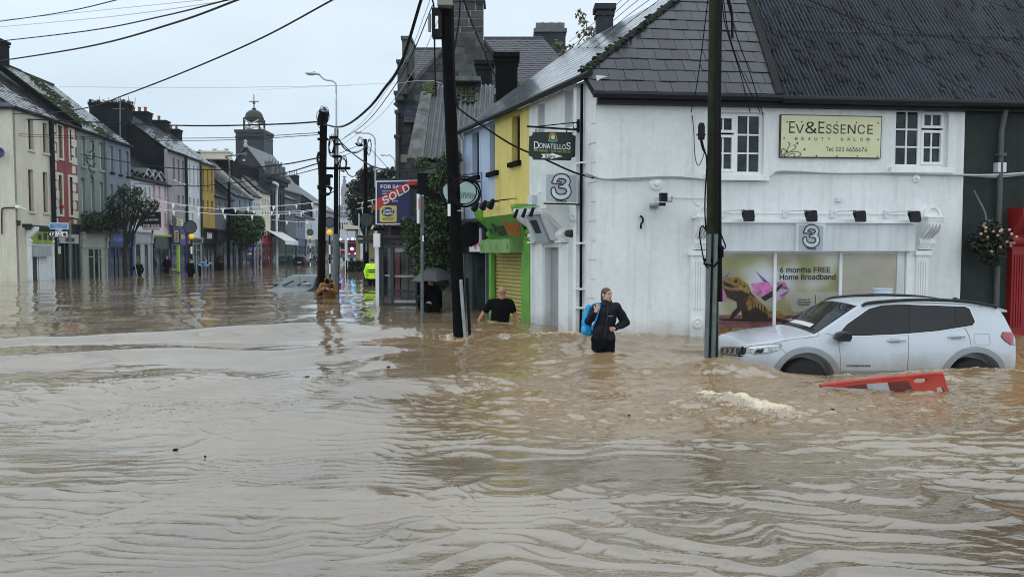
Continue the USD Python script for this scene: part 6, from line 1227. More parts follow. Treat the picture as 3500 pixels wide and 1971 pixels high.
# big SOLD board and the black sign box
DB = 24.5; BF = Fr((at(1286,700,DB)[0],DB),(1,.03),1)
sd = thing('sold_board','large navy FOR SALE board with a red diagonal SOLD band above the bus shelter','sign',BF.P(1.0,0,BF.hit(1340,765)[1]))
bpoly = BF.pxpoly([(1286,620),(1494,616),(1494,764),(1286,766)]); part(sd,'board',BF.poly(MB(),bpoly,-.04,0),'sign_navy')
part(sd,'edge',BF.poly(MB(),bpoly.boundary.buffer(.02),-.045,.003),'white_clean')
part(sd,'band',BF.poly(MB(),BF.pxpoly([(1288,720),(1288,681),(1400,618),(1472,618),(1448,637),(1400,638)]),.004,.008),'sign_red')
BF.text(sd,'lettering','FOR SALE',1301,1385,644,632,.001,'white_clean',True,depth=.002)
ang = math.atan2(-(638-696),1)
q = meshkit.text_mesh('SOLD',1,1,True); v = np.array(q.vertices); tt = (v[:,0]-v[:,0].min())/np.ptp(v[:,0]); p0,p1 = np.array([1312,697.]),np.array([1402,646.]); upv = np.array([-9,-22.])
px = p0+np.outer(tt,p1-p0)+np.outer(v[:,1]-.12,upv); W = np.array([BF.P(*(lambda h: (h[0],.010,h[1]))(BF.hit(a,b))) for a,b in px])+np.outer(v[:,2]*.006,BF.nn); part(sd,'lettering',(W,np.array(q.faces)),'white_clean')
part(sd,'agent_panel',BF.poly(MB(),BF.pxpoly([(1300,705),(1354,705),(1354,757),(1300,757)]).buffer(-.03).buffer(.05),.004,.008),'sign_yellow'); cx_,cz_ = BF.hit(1326,724); part(sd,'oval',BF.poly(MB(),sa.scale(sg.Point(cx_,cz_).buffer(1,24),.21,.15),.009,.012),'sign_navy')
BF.text(sd,'lettering','Casey &',1311,1344,722,713,.012,'white_clean',True); BF.text(sd,'lettering','Kingston',1309,1345,733,724,.012,'white_clean',True); BF.text(sd,'lettering','4271127',1307,1345,751,744,.009,'ink',True)
for k,(tx,x0,x1,y) in enumerate((('Detached modern',1306,1345,655),('residence on',1306,1338,664),('large site',1340,1360,689))): BF.text(sd,'lettering',tx,x0,x1,y,y-5,.001,'white_dull',True,depth=.001)
part(sd,'post',MB().box(BF.P(.4,-.1,BF.hit(1300,790)[1]),(.09,.09,1.2)),'timber_brown')
bb = thing('black_sign_box','weathered black sign box hanging in front of the navy board','sign box',at(1440,734,23.9)); KF = Fr((at(1440,0,23.9)[0],23.9),(1,0),1); part(bb,'box',pbox(MB(),KF,1401,638,1481,734,-.25,0),mat('weathered_black',(.012,.013,.013),.6,.3,2,streak=.6,streak_col=(.12,.13,.12))); part(bb,'hood',pbox(MB(),KF,1398,632,1486,638,-.3,.1),'black_paint')
for k,x in enumerate((1284,1293,1310)): f_ = thing('spotlight',('small black spotlight under the SOLD board, leftmost of three','small black spotlight under the SOLD board, middle of three','small black spotlight under the SOLD board, rightmost of three')[k],'spotlight',at(x,776,24.2),'spotlights under the SOLD board'); part(f_,'lamp_head',MB().tube([at(x-3,784,24.2),at(x+4,770,24.3)],[.075,.05],8),'black_paint',smooth=40)
# far canopy, hedge box, trees, distant spire
DK = 72.0; cp = thing('forecourt_canopy','flat cream forecourt canopy beyond the flooded street','canopy',at(1225,870,DK)); x0,x1 = at(1164,0,DK)[0],at(1284,0,DK)[0]; z = lambda y: at(1220,y,DK)[2]
part(cp,'fascia',MB().box(((x0+x1)/2,DK+3,(z(767)+z(783))/2),(x1-x0,6,z(767)-z(783))),'cream_paint'); part(cp,'wall',MB().box(((x0+x1)/2+.5,DK+6,(z(783)-1)/2),(x1-x0+1,.3,z(783)+1)),mat('tan_wall',(.36,.29,.16),.7,.1)); part(cp,'soffit',MB().box(((x0+x1)/2-.2,DK+.8,z(784)),(x1-x0-.8,1.2,.2)),'charcoal_paint')
for x in (1172,1226,1276): part(cp,'post',MB().box((at(x,0,DK)[0],DK+.3,(z(783)-1)/2),(.22,.22,z(783)+1)),'white_dull')
hx = ground(1217,929); hb2 = thing('hedge_planter','dark square clipped hedge standing in the water at the junction','hedge',hx); part(hb2,'planter',MB().box(hx+[0,.6,.1],(54*mpp(hx[1]),1.1,1.6)),'black_matt'); part(hb2,'foliage',leafmesh([hx+[k,.4,.7] for k in (-.45,0,.45)]+[hx+[k,.2,.2] for k in (-.45,0,.45)],[[.32,.5,.42]]*6,900,.07,8),'foliage_dark'); part(hb2,'stake',MB().box(hx+[-.78,0,.2],(.1,.1,1.5)),'black_matt')
def pxtree(name,label,bx,D,blobs,count,leaf,fm,seed,h,tr=.14,group=None):
    b = at(bx,864,D); b[2] = 0; return tree(name,label,b,h,[at(x,y,D+dd) for x,y,r,dd in blobs],[r*mpp(D) for x,y,r,dd in blobs],count,leaf,fm,seed,tr,group=group)
pxtree('street_tree','sparse leafed street tree with a thin bare crown in front of the blue grey house',430,49.5,[(400,690,34,0),(440,670,38,.5),(480,690,34,-.3),(455,720,40,0),(395,730,26,.3),(500,720,30,0),(375,705,16,0),(530,700,18,.2),(420,650,20,.2),(470,655,18,0)],1700,.11,'foliage',3,6.0,.16)
pxtree('street_tree','round dense green street tree in the middle of the terrace',822,77,[(835,770,48,0),(800,790,32,.4),(870,785,38,-.4),(840,810,42,0),(810,745,24,.2),(880,760,24,0),(790,770,20,0),(855,745,24,0)],4200,.20,'foliage',4,6.5,.24)
pxtree('large_tree','big dark tree behind the far poles near the canopy',1250,52,[(1225,680,45,0),(1260,640,48,1),(1230,730,45,0),(1275,700,42,0),(1210,640,26,.5),(1290,610,30,0),(1240,600,24,0),(1285,740,36,0),(1320,600,26,.5),(1265,585,18,0),(1345,590,18,0),(1330,640,30,1)],5200,.13,'foliage_dark',5,8,.25)
bd = thing('roof_shrub','loose buddleia bush growing behind the slate roof ridge','shrub',at(1940,220,27)); mb = MB(); pts = [at(1950,240,27),at(1965,170,27),at(2005,100,27),at(1985,40,27)]; mb.tube(spline(pts),.018,5); mb.tube(spline([at(1950,240,27),at(1930,185,27),at(1895,150,27)]),.016,5); mb.tube(spline([at(1955,220,27),at(1990,175,27),at(2020,130,27)]),.014,5); part(bd,'stem',mb,'bark')
part(bd,'leaf',leafmesh([at(x,y,27) for x,y in ((1985,50),(1995,80),(2010,105),(1990,120),(1965,165),(1940,170),(1905,150),(1925,185),(1985,165),(2015,135),(1950,200),(2030,110))],[[.20,.14,.18]]*12,420,.075,4),'foliage_autumn',kind='stuff')
DSP = 230.0; spi = thing('far_spire','hazy church pinnacle far down the street behind the poles','spire',at(1178,864,DSP)); pz = lambda y: at(1178,y,DSP)[2]; xs = at(1178,700,DSP)[0]; w_ = 26*mpp(DSP)
part(spi,'tower',MB().box((xs+1,DSP,pz(668)/2),(w_*1.5,w_,pz(668))),'lilac_render'); part(spi,'pinnacle',MB().lathe([(w_*.5,pz(668)),(w_*.42,pz(640)),(w_*.2,pz(622)),(w_*.25,pz(618)),(.2,pz(608)),(.6,pz(606)),(.6,pz(603)),(.01,pz(602))],(xs,DSP,0),8),'lilac_render'); part(spi,'nave',MB().box((xs+4,DSP+8,pz(700)/2),(6,10,pz(700))),'red_render')
fr_ = [('far_building','pale far building left of the fire engine',1150,1190,740,180,'palegrey_render'),('far_building','grey far building behind the canopy',1190,1250,715,200,'grey_render'),('far_building','low far building closing the street at the bend',1040,1155,765,240,'lilac_render')]
for nm,lb,x0,x1,y,D,m in fr_:
    a,b = at(x0,y,D),at(x1,y,D); t = thing(nm,lb,'building',((a[0]+b[0])/2,D,0)); part(t,'wall',MB().box(((a[0]+b[0])/2,D+4,a[2]/2),(b[0]-a[0],8,a[2])),m); c = (a[0]+b[0])/2; w = (b[0]-a[0])/2+.3
    part(t,'roof',MB().add([[c-w,D-.4,a[2]],[c+w,D-.4,a[2]],[c+w,D+4,a[2]+3],[c-w,D+4,a[2]+3],[c+w,D+8.4,a[2]],[c-w,D+8.4,a[2]]],[[0,1,2],[0,2,3],[3,2,4],[3,4,5],[0,3,5],[1,4,2]]),'far_slate')
    for k in range(5): part(t,'window',MB().box((a[0]+(b[0]-a[0])*(k+.5)/5,D-.01,a[2]-2.2),((b[0]-a[0])/12,.1,1.6)),'glass')
# ridge of trees and hillside closing the view
def hills():
    xs = np.linspace(-700,700,60); v = []; f = []
    for x in xs: h = 14+16*meshkit.fbm(np.array([x/160,3.0,0]),3,2); v += [[x,620,-1],[x,660,h],[x,900,h*.6],[x,901,-1]]
    for k in range(59):
        for j in range(3): a = 4*k+j; f += [[a,a+4,a+5],[a,a+5,a+1]]
    single('hill',(np.array(v),f),mat('hill_green',(.035,.045,.03),.9,.4,.05),'low wooded hill far beyond the town','hill',kind='structure',smooth=True)
hills()
# ---------------------------------------------------------------- poles, lamps, beacons, signs, cables
def pole_px(name,label,top,bot,D,w0,w1,m='pole_wood',cat='utility pole',group='utility poles'):
    b = at(*bot,D); t_ = at(*top,D); b2 = b+(b-t_)*(1.2/max(b[2]-t_[2],t_[2]-b[2])); t = thing(name,label,cat,(b[0],b[1],b[2]),group)
    pts = np.array([b2+(t_-b2)*k for k in np.linspace(0,1,9)]); r = np.linspace(w0,w1,9)*mpp(D)/2
    part(t,'pole',MB().tube(pts,r,14),m,smooth=40); return t
def loops(t,name,c,rx,rz,n,seed,r,m='black_cable',jit=.25):
    R = random.Random(seed)
    for k in range(n):
        a,b = rx*R.uniform(1-jit,1+jit),rz*R.uniform(1-jit,1+jit); o = np.array(c)+[R.uniform(-1,1)*rx*.25,R.uniform(-.12,.05),R.uniform(-1,1)*rz*.25]; tl = R.uniform(-.3,.3)
        part(t,name,MB().tube([o+[a*math.cos(s),.08*math.sin(s+tl),b*math.sin(s+tl)] for s in np.linspace(0,6.283,22)],r,5),m,smooth=60)
# A: thick dark pole with B the lamp pole beside it
DA = 28.3; A_ = pole_px('utility_pole','thick black wooden utility pole topped with a tangle of cables, left of the lamp pole',(1106,385),(1097,1009),DA,28,24)
loops(A_,'cable_loop',at(1105,405,DA-.2),.17,.32,10,3,.011)
for x,y,w,h in ((1090,425,10,5),(1092,455,6,8),(1104,476,34,6),(1112,620,30,26),(1126,602,20,10),(1100,640,26,14)): part(A_,'bracket',MB().box(at(x,y,DA-.25),(w*mpp(DA),.22,h*mpp(DA))),'black_matt')
part(A_,'conduit',MB().tube(spline([at(1090,520,DA-.15),at(1085,545,DA-.2),at(1092,600,DA-.16),at(1091,900,DA-.16),at(1089,1040,DA-.16)]),.045,6),'black_cable')
loops(A_,'cable_loop',at(1118,650,DA-.25),.22,.14,5,8,.018)
DBp = 30.0; B_ = pole_px('utility_pole','slimmer dark pole with a grey cased foot and a street lamp rising above it',(1150,440),(1147,1002),DBp,17,14)
part(B_,'steel_casing',MB().tube([at(1147,1040,DBp-.02),at(1148,800,DBp-.02)],9.5*mpp(DBp),12),'dull_steel',smooth=40)
for x,y,w,h in ((1152,535,30,8),(1168,575,56,8),(1126,575,22,8),(1152,493,22,5),(1140,470,26,8)): part(B_,'crossarm',MB().box(at(x,y,DBp-.2),(w*mpp(DBp),.14,h*mpp(DBp))),'black_matt')
loops(B_,'cable_loop',at(1135,500,DBp-.2),.13,.32,6,12,.012); loops(B_,'cable_loop',at(1172,560,DBp-.2),.14,.26,6,13,.012)
part(B_,'cable_drop',MB().tube(spline([at(1162,545,DBp-.2),at(1160,640,DBp-.2),at(1160,780,DBp-.2),at(1158,1000,DBp-.2)]),.02,5),'black_cable')
def lamp(name,label,D,foot,ytop,head,w=5,m='lamp_grey',group='street lamps'):
    t = thing(name,label,'street lamp',at(*foot,D),group); x0 = foot[0]; hx,hy = head; dx = (x0-hx); pts = [at(x0,foot[1],D),at(x0-.5,(foot[1]+ytop)/2,D),at(x0-1,ytop+26,D),at(x0-5,ytop+10,D),at(x0-14,ytop+2,D),at(x0-dx*.45,ytop-3,D),at(hx+dx*.34,hy+1,D)]
    part(t,'post',MB().tube(spline(np.array(pts),5),w*mpp(D)/2,8),m,smooth=50)
    a,b = at(hx+dx*.38,hy+1,D),at(hx-dx*.20,hy-3,D); L = np.linalg.norm(b-a); ax = unit(b-a); up = unit(np.cross(np.cross(ax,[0,0,1]),ax)); sd = np.cross(ax,up); rings = []
    for s,r in ((0,.25),(.06,.6),(.3,.9),(.6,1.0),(.85,.8),(.97,.4),(1,.1)):
        c = a+ax*L*s; rings.append([c+sd*math.cos(q)*L*.16*r+up*math.sin(q)*L*(.13 if math.sin(q) > 0 else .06)*r for q in np.linspace(0,2*math.pi,14,endpoint=False)])
    h = part(t,'lamp_head',MB().rings(rings),m,smooth=50); part(h,'lens',MB().ball(a+ax*L*.6-up*L*.06,(L*.26,L*.12,L*.05),2),'lens',smooth=True); part(h,'sensor',MB().ball(a+ax*L*.4+up*L*.15,L*.04,1),'charcoal_paint'); return t
lamp('street_lamp','tall street lamp with a curved arm and pale cobra head above the two front poles',DBp-.1,(1150,560),275,(1060,254),6)
DR = 43.0; R_p = pole_px('utility_pole','dark utility pole beyond the bus stop with cable brackets',(1248,476),(1252,960),DR,15,12)
part(R_p,'crossarm',MB().tube([at(1216,490,DR-.2),at(1225,498,DR-.2),at(1240,496,DR-.2)],.06,6),'black_matt'); part(R_p,'bracket',MB().box(at(1255,600,DR-.2),(.5,.2,.3)),'black_matt'); loops(R_p,'cable_loop',at(1230,482,DR-.2),.14,.18,4,5,.012); loops(R_p,'cable_loop',at(1262,500,DR-.2),.10,.4,4,6,.012)
lamp('street_lamp','street lamp with a curved arm behind the far right utility pole',47.0,(1283,640),458,(1222,455),5); lamp('street_lamp','smallest street lamp next to the church wall',62.0,(1351,650),532,(1308,532),4)
p2 = pole_px('utility_pole','far dark pole on the left beside the round green tree, lamp above it',(783,620),(782,922),71.5,10,9); lamp('street_lamp','street lamp reaching right over the far left pole',71.4,(785,622),533,(836,528),5,'dull_steel')
part(p2,'bracket',MB().box(at(783,723,71.2),(.9,.3,.5)),'black_matt'); pole_px('utility_pole','distant dark pole in front of the bank',(969,690),(969,903),105,8,7); pole_px('utility_pole','most distant slim pole near the round grey sign',(1064,690),(1064,880),120,5,4)
loops(p2,'cable_loop',at(785,722,71.3),.3,.3,3,2,.03)
# C: leaning pole close by
DC_ = 15.3; C_ = pole_px('utility_pole','big black leaning pole with coiled cable, beside the man in black',(1519,-120),(1572,1152),DC_,46,40); cp_ = lambda x,y,d=-.2: at(x,y,DC_+d)
part(C_,'junction_box',MB().box(cp_(1521,-10),(48*mpp(DC_),.26,66*mpp(DC_))),mat('box_beige',(.22,.22,.18),.6,.1)); part(C_,'steel_conduit',MB().tube([cp_(1575,955),cp_(1580,1030),cp_(1592,1175)],6*mpp(DC_),8),'galvanised',smooth=40)
part(C_,'conduit',MB().tube([cp_(1596,950,-.1),cp_(1607,1175,-.1)],5*mpp(DC_),8),'black_cable'); ring = MB()
for x0,y0,x1,y1 in ((1478,32,1510,50),(1478,104,1512,131),(1477,50,1486,104),(1499,50,1512,104)): a,b = cp_(x0,y0,-.05),cp_(x1,y1,-.05); ring.box((a+b)/2,(abs(b[0]-a[0]),.2,abs(a[2]-b[2])))
part(C_,'bracket',ring,'black_paint'); part(C_,'number_plate',MB().box(cp_(1468,79,-.1),(10*mpp(DC_),.02,60*mpp(DC_)),rz=.5),'grey_paint'); part(C_,'label',MB().box(cp_(1535,718,-.28),(9*mpp(DC_),.02,40*mpp(DC_))),'white_clean'); part(C_,'label',MB().box(cp_(1574,720,-.26),(20*mpp(DC_),.02,3*mpp(DC_))),'sign_cream')
for k in range(8): a = 46+(k*7) % 11-5; o = (1588+(k*5) % 13,655+(k*3) % 9); part(C_,'cable_coil',MB().tube([at(o[0]+a*math.cos(s),o[1]+a*1.02*math.sin(s),DC_-.28-.01*k) for s in np.linspace(0,6.3,30)],.012,5),'black_cable',smooth=60)
for k in range(3): part(C_,'cable_coil',MB().tube([at(1532+20*math.cos(s)*(1+.2*k),640+46*math.sin(s),DC_-.26) for s in np.linspace(0,6.3,24)],.011,5),'black_cable',smooth=60)
part(C_,'cable_run',MB().tube(spline([cp_(1548,20),cp_(1550,160),cp_(1554,290),cp_(1558,340),cp_(1566,372)]),.022,6),'black_cable'); part(C_,'cable_run',MB().tube(spline([cp_(1478,0,-.3),cp_(1484,40,-.3),cp_(1486,200,-.25),cp_(1490,330,-.25)]),.018,6),'black_cable')
# D: mossy pole by the car's nose
DD = 12.3; b0,t0 = (2432,1215),(2446,-150); D_ = pole_px('utility_pole','green mossy pole with two steel conduits standing at the nose of the white car',t0,b0,DD,46,40,'pole_mossy'); dp_ = lambda x,y,d=-.16: at(x,y,DD+d)
for x,w in ((2421,15),(2444,15)): part(D_,'steel_conduit',MB().tube([dp_(x+3,800,-.12),dp_(x,950,-.14),dp_(x-7,1230,-.14)],w*mpp(DD)/2,10),'dull_steel',smooth=40)
part(D_,'cable_pipe',MB().tube([dp_(2463,-120,-.04),dp_(2457,400,-.05),dp_(2460,820,-.05),dp_(2463,1030,-.05)],7*mpp(DD),8),'black_cable',smooth=40); part(D_,'cable_pipe',MB().tube([dp_(2459,-120,-.13),dp_(2450,400,-.15),dp_(2449,795,-.15)],6*mpp(DD),8),'black_cable',smooth=40)
part(D_,'bracket',MB().box(dp_(2464,860,-.1),(13*mpp(DD),.1,40*mpp(DD))),'black_matt'); part(D_,'strap',MB().lathe([(25*mpp(DD),0),(26*mpp(DD),.03),(25*mpp(DD),.06)],dp_(2430,895,0),16),'black_matt'); part(D_,'strap',MB().tube([dp_(2405,900,-.2),dp_(2440,910,-.3),dp_(2465,885,-.2)],.02,5),'black_matt')
part(D_,'cable_loop',MB().tube(spline([dp_(2415,790),dp_(2400,772),dp_(2391,800),dp_(2400,860),dp_(2410,905),dp_(2425,918)]),.012,5),'black_cable'); part(D_,'cable_loop',MB().tube(spline([dp_(2458,780),dp_(2468,810),dp_(2480,843),dp_(2468,850),dp_(2458,838)]),.012,5),'black_cable')
part(D_,'cable_drop',MB().tube(spline([dp_(2422,500),dp_(2414,600),dp_(2409,700),dp_(2412,790)]),.013,5),'black_cable')
t = thing('cable_closure','black cable joint canister hanging left of the mossy pole','cable joint',dp_(2398,479)); part(t,'canister',MB().lathe([(.001,0),(.05,.01),(.056,.05),(.056,.22),(.04,.27),(.001,.285)],dp_(2397,480),12),'black_paint',smooth=40); part(t,'clamp',MB().box(dp_(2396,461),(.14,.06,.02)),'black_paint')
part(t,'cable_tail',MB().tube(spline([dp_(2394,480),dp_(2402,510),dp_(2414,535),dp_(2417,600)]),.014,5).tube(spline([dp_(2399,480),dp_(2408,515),dp_(2418,540)]),.012,5),'black_cable'); part(t,'cable_loop',MB().tube(spline([dp_(2366,395),dp_(2371,450),dp_(2375,530),dp_(2385,565),dp_(2398,550),dp_(2410,510)]),.007,5),'black_cable')
# bus stop pole with edge-on flag
DBS = 16.5; bp = pole_px('bus_stop_pole','grey bus stop pole with a narrow flag seen edge on',(1443,670),(1443,1112),DBS,11,11,'dull_steel','bus stop',None); part(bp,'flag',MB().box(at(1432.5,715,DBS),(7*mpp(DBS),.45,98*mpp(DBS))),'white_clean'); part(bp,'symbol',MB().box(at(1432.5,696,DBS-.23),(4*mpp(DBS),.01,36*mpp(DBS))),'sign_red'); part(bp,'bracket',MB().box(at(1440,669,DBS),(18*mpp(DBS),.05,.03)),'galvanised'); part(bp,'notice',MB().box(at(1446,815,DBS-.05),(5*mpp(DBS),.03,20*mpp(DBS))),'white_clean')
# left direction signs
DL = 42.0; sl = thing('direction_sign','grey post carrying a blue arrow sign above a white parking arrow sign','sign post',at(243,962,DL)); SF = Fr((at(200,0,DL)[0],DL),(1,0),1)
part(sl,'post',MB().tube([at(242,990,DL+.1),at(240,752,DL+.1)],3*mpp(DL),8),'dull_steel')
for nm,y0,y1,x0,m in (('blue_arrow',761,783,165,'sign_blue'),('white_arrow',789,810,162,'white_clean')):
    o_ = [(x0,(y0+y1)/2),(x0+9,y0),(233,y0+1),(233,y1+1),(x0+9,y1)]; g_ = SF.pxpoly(o_); part(sl,nm+'_border',SF.poly(MB(),g_,-.04,0),'white_clean' if m == 'sign_blue' else 'ink'); part(sl,nm,SF.poly(MB(),g_.buffer(-.035),0,.01),m)
SF.text(sl,'lettering','GENERAL SERVICES',179,226,771,766,.012,'white_dull'); SF.text(sl,'lettering','HOSPITAL',187,215,779,774,.012,'white_dull'); part(sl,'parking_square',pbox(MB(),SF,174,792,189,807,.01,.014),'sign_navy'); SF.text(sl,'lettering','P',178,185,804,795,.014,'white_clean',True); SF.text(sl,'lettering','5 hr',195,210,798,793,.012,'ink',True); SF.text(sl,'lettering','FREE',194,212,807,801,.012,'ink',True)
part(sl,'chevron',SF.poly(MB(),sg.LineString([SF.hit(x,y) for x,y in ((171,792),(165,799.5),(171,807))]).buffer(.04),.01,.014),'ink'); part(sl,'roundel',MB().lathe([(.10,0),(.10,.012),(.001,.013)],SF.P(SF.hit(222,801)[0],.01,SF.hit(222,801)[1]),16,SF.nn),'charcoal_paint')
# crossing beacons with the grey backs of round boards
def beacon(label,bx,by,r,D,ybase,disc,rd,pw):
    t = thing('crossing_beacon',label,'beacon',at(bx,ybase,D),'crossing beacons'); part(t,'globe',MB().ball(at(bx,by,D),r*mpp(D),3),'beacon_yellow',smooth=True)
    y0,y1 = by+r,960; n = 7; h = at(bx,by+r,D)[2]; zz = np.linspace(h,-.9,n+1)
    for k in range(n): part(t,'band',MB().tube([at(bx,864,D)*[1,1,0]+[0,0,zz[k]],at(bx,864,D)*[1,1,0]+[0,0,zz[k+1]]],pw*mpp(D)/2,8),'black_paint' if k % 2 == 0 else 'white_clean')
    c = at(*disc,D+.12); part(t,'disc',MB().lathe([(rd*mpp(D),0),(rd*mpp(D),.03),(.001,.035)],c-[0,.1,0],28,(0,1,0)),'charcoal_grey' if 'charcoal_grey' in M else mat('charcoal_grey',(.055,.065,.08),.5,.15)); part(t,'disc_rim',MB().tube([c+[rd*mpp(D)*math.cos(a),-.1,rd*mpp(D)*math.sin(a)] for a in np.linspace(0,6.283,30)],.03,5),'black_paint'); return t
beacon('yellow crossing beacon between the two front poles, grey disc above it',1127,794,10,38,950,(1128,760),17,6); beacon('yellow crossing beacon on the left pavement with a big grey disc above it',654.6,808,9,50,945,(652,776),22,6); beacon('tiny distant yellow beacon with a grey disc near the red car',1060,811,4.5,98,900,(1060.5,794),11,3.5)
rdx = thing('round_board','dark green back of a round board left of the navy SOLD board','sign',at(1252,960,33)); c = at(1252,751,33); part(rdx,'disc',MB().lathe([(22*mpp(33),0),(22*mpp(33),.04),(.001,.045)],c,28,(0,1,0)),mat('disc_green',(.02,.035,.03),.6,.2)); part(rdx,'post',MB().tube([at(1252,860,33.1),at(1252,730,33.1)],.04,6),'dull_steel')
gp = thing('thin_post','thin pale post rising in front of the cream canopy','post',at(1227,864,36)); part(gp,'post',MB().tube([at(1227,830,36),at(1227,730,36)],2.5*mpp(36),6),'grey_cable')
# overhead wires
W_ = lambda lb,px,D0,D1,r,m='black_cable',g=None: pxcable('overhead_wire',lb,px,D0,D1,r,m=m,group=g,cat='overhead wire')
W_('uppermost dark wire crossing the top left of the sky',[(-60,82),(200,45),(400,0),(520,-40)],30,18,.016); W_('thin grey wire just below the uppermost wire at the left',[(-60,98),(400,55),(850,-8)],34,20,.010,'grey_cable')
W_('second thin grey wire across the top left of the sky',[(-60,76),(300,40),(700,0)],34,20,.008,'grey_cable'); W_('dark wire sloping from the middle of the top left sky',[(-60,148),(300,106),(560,55),(780,0)],30,16,.018); W_('heavy dark wire sloping over the chimney at the left',[(-60,218),(300,160),(600,78),(840,-10)],30,15,.024)
W_('thick wire swooping from the red house eaves to the top centre of the sky',[(-20,390),(140,388),(300,368),(440,320),(650,238),(900,128),(1145,-4)],46,17,.022)
W_('long heavy wire from the tangled pole to the left terrace',[(1092,416),(960,424),(700,430),(460,424),(200,412),(-40,403)],DA,45,.032); W_('upper of two thin wires from the tangled pole to the cream house',[(1088,454),(800,470),(500,472),(180,463),(-20,453)],DA,44,.014,'black_cable'); W_('lower of two thin wires from the tangled pole to the cream house',[(1088,461),(800,478),(500,480),(180,470),(-20,461)],DA,44,.014,'black_cable')
W_('dark wire from the tangled pole to the ornate bracket on the sage house',[(1092,539),(960,563),(760,580),(560,572),(420,552),(276,527)],DA,47,.026); W_('lower wire from the tangled pole dipping to the low grey house',[(1092,557),(960,595),(800,625),(640,636),(460,628)],DA,56,.024)
W_('wire fanning from the tangled pole to the ochre house',[(1092,575),(960,610),(850,640),(720,650)],DA,68,.018); W_('twisted heavy cable swooping up from the tangled pole to the top centre',[(1106,424),(1150,434),(1195,422),(1260,370),(1310,308),(1370,218),(1442,-10)],DA,12,.028)
W_('thin wire rising from the lamp pole to the top of the leaning pole',[(1165,480),(1250,420),(1330,322),(1400,205),(1478,20)],DBp,DC_,.012); W_('pale thin wire rising beside the swooping cable',[(1160,485),(1245,410),(1320,310),(1400,180),(1455,40),(1470,0)],DBp,14,.007,'grey_cable'); W_('second pale wire rising to the leaning pole',[(1175,492),(1300,395),(1420,232),(1500,66)],DBp,DC_,.007,'grey_cable')
W_('heavy cable from the leaning pole down to the corner of the white house',[(1564,368),(1600,395),(1740,489),(1860,543),(1960,588),(2030,608)],DC_,14.25,.020); W_('wire from the top of the leaning pole to the black chimney',[(1572,-40),(1610,70),(1650,165),(1692,262)],DC_,22,.022); W_('wire from the top of the leaning pole back to its side',[(1574,-30),(1570,60),(1560,130),(1551,185)],DC_,DC_-.3,.016)
W_('pale wire strung from the street to the church gable',[(880,308),(1100,296),(1280,287),(1370,284),(1400,279),(1470,276),(1510,286)],60,26,.010,'grey_cable'); W_('thin wire crossing high behind the street lamp',[(200,297),(600,300),(900,298),(1200,292)],60,45,.010,'dull_steel')
W_('cable sagging from the lamp pole to the ivy',[(1150,470),(1200,520),(1262,563),(1320,580),(1400,585),(1480,572),(1522,545)],DBp,16,.022); W_('cable looping from the lamp pole to the far right pole',[(1158,475),(1180,510),(1215,522),(1240,510),(1256,492)],DBp,DR,.03); W_('lower cable looping from the lamp pole crossarm',[(1178,575),(1195,600),(1215,600),(1240,570)],DBp,DR,.025)
W_('wire from the far right pole towards the church',[(1257,500),(1290,535),(1330,580),(1352,605)],DR,40,.016); W_('thin wire across the poles to the far right pole',[(1160,525),(1200,508),(1226,498)],DBp,DR,.016); W_('second thin wire across the poles to the far right pole',[(1160,540),(1195,525),(1230,512)],DBp,DR,.012)
for k,(px,lb) in enumerate((([(2424,-40),(2400,160),(2380,300),(2362,383)],'wire from the mossy pole down to the wall left of it'),([(2468,-40),(2490,110),(2540,260),(2598,384)],'first wire from the mossy pole to the left upper window'),([(2474,-40),(2520,130),(2560,240),(2608,392)],'second wire from the mossy pole to the left upper window'),([(2466,-40),(2478,80),(2530,250),(2564,384)],'third wire from the mossy pole to the left upper window'),([(2478,-40),(2500,40),(2503,132)],'short thick cable end hanging beside the mossy pole'))): W_(lb,px,DD,14.2 if k < 4 else DD,.009 if k < 4 else .022)
W_('dark wire slanting across the corrugated roof',[(2690,-30),(2900,60),(3060,158),(3220,262),(3340,330)],12.0,14.2,.008); W_('fainter wire lower across the corrugated roof',[(2700,10),(2900,55),(3170,120),(3520,190)],12,15,.006); W_('wire crossing the top right corner of the corrugated roof',[(3330,-10),(3420,20),(3520,52)],12,14,.006)
for k in range(5): W_('wire crossing the wet slate slope, '+('lowest','second lowest','middle','second highest','highest')[k]+' of the fan',[(2430,-130-14*k),(2200,40-26*k),(2080,128-22*k),(1985-10*k,200-14*k)],DD,20+k,.007,g='wires over the slate slope')
# bunting across the street
def bunting(label,px,D0,D1,seed):
    m = len(px); pts = [at(x,y,1/((1-t)/D0+t/D1)) for (x,y),t in zip(px,np.linspace(0,1,m))]; q = spline(pts,10); t = thing('bunting',label,'bunting',q[0],'bunting strings'); part(t,'string',MB().tube(q,.025,4),'white_clean')
    mb = MB(); R = random.Random(seed); d = np.linalg.norm(np.diff(q,axis=0),axis=1); L = d.sum(); n = int(L/3.0); c = np.concatenate([[0],np.cumsum(d)])
    for k in range(n):
        s = (k+.5)/n*L; i = min(len(d)-1,int(np.searchsorted(c,s)-1)); p = q[i]+(q[i+1]-q[i])*(s-c[i])/d[i]; e = unit(q[i+1]-q[i])*.2; w = R.uniform(-.2,.2); mb.add([p-e,p+e,p+[0,w,-.5*R.uniform(.3,1)],p-e+[0,.01,0],p+e+[0,.01,0],p+[0,w+.01,-.5]],[[0,2,1],[3,4,5]])
    part(t,'flag',mb,'white_clean',kind='stuff')
bunting('white bunting from the pink house across to the lamp pole, upper string',[(548,688),(640,702),(740,713),(860,708),(1000,700),(1090,690)],60,80,1); bunting('white bunting from the pink house, lower string',[(545,715),(640,724),(740,731),(870,735),(1010,728),(1120,712)],60,82,2)
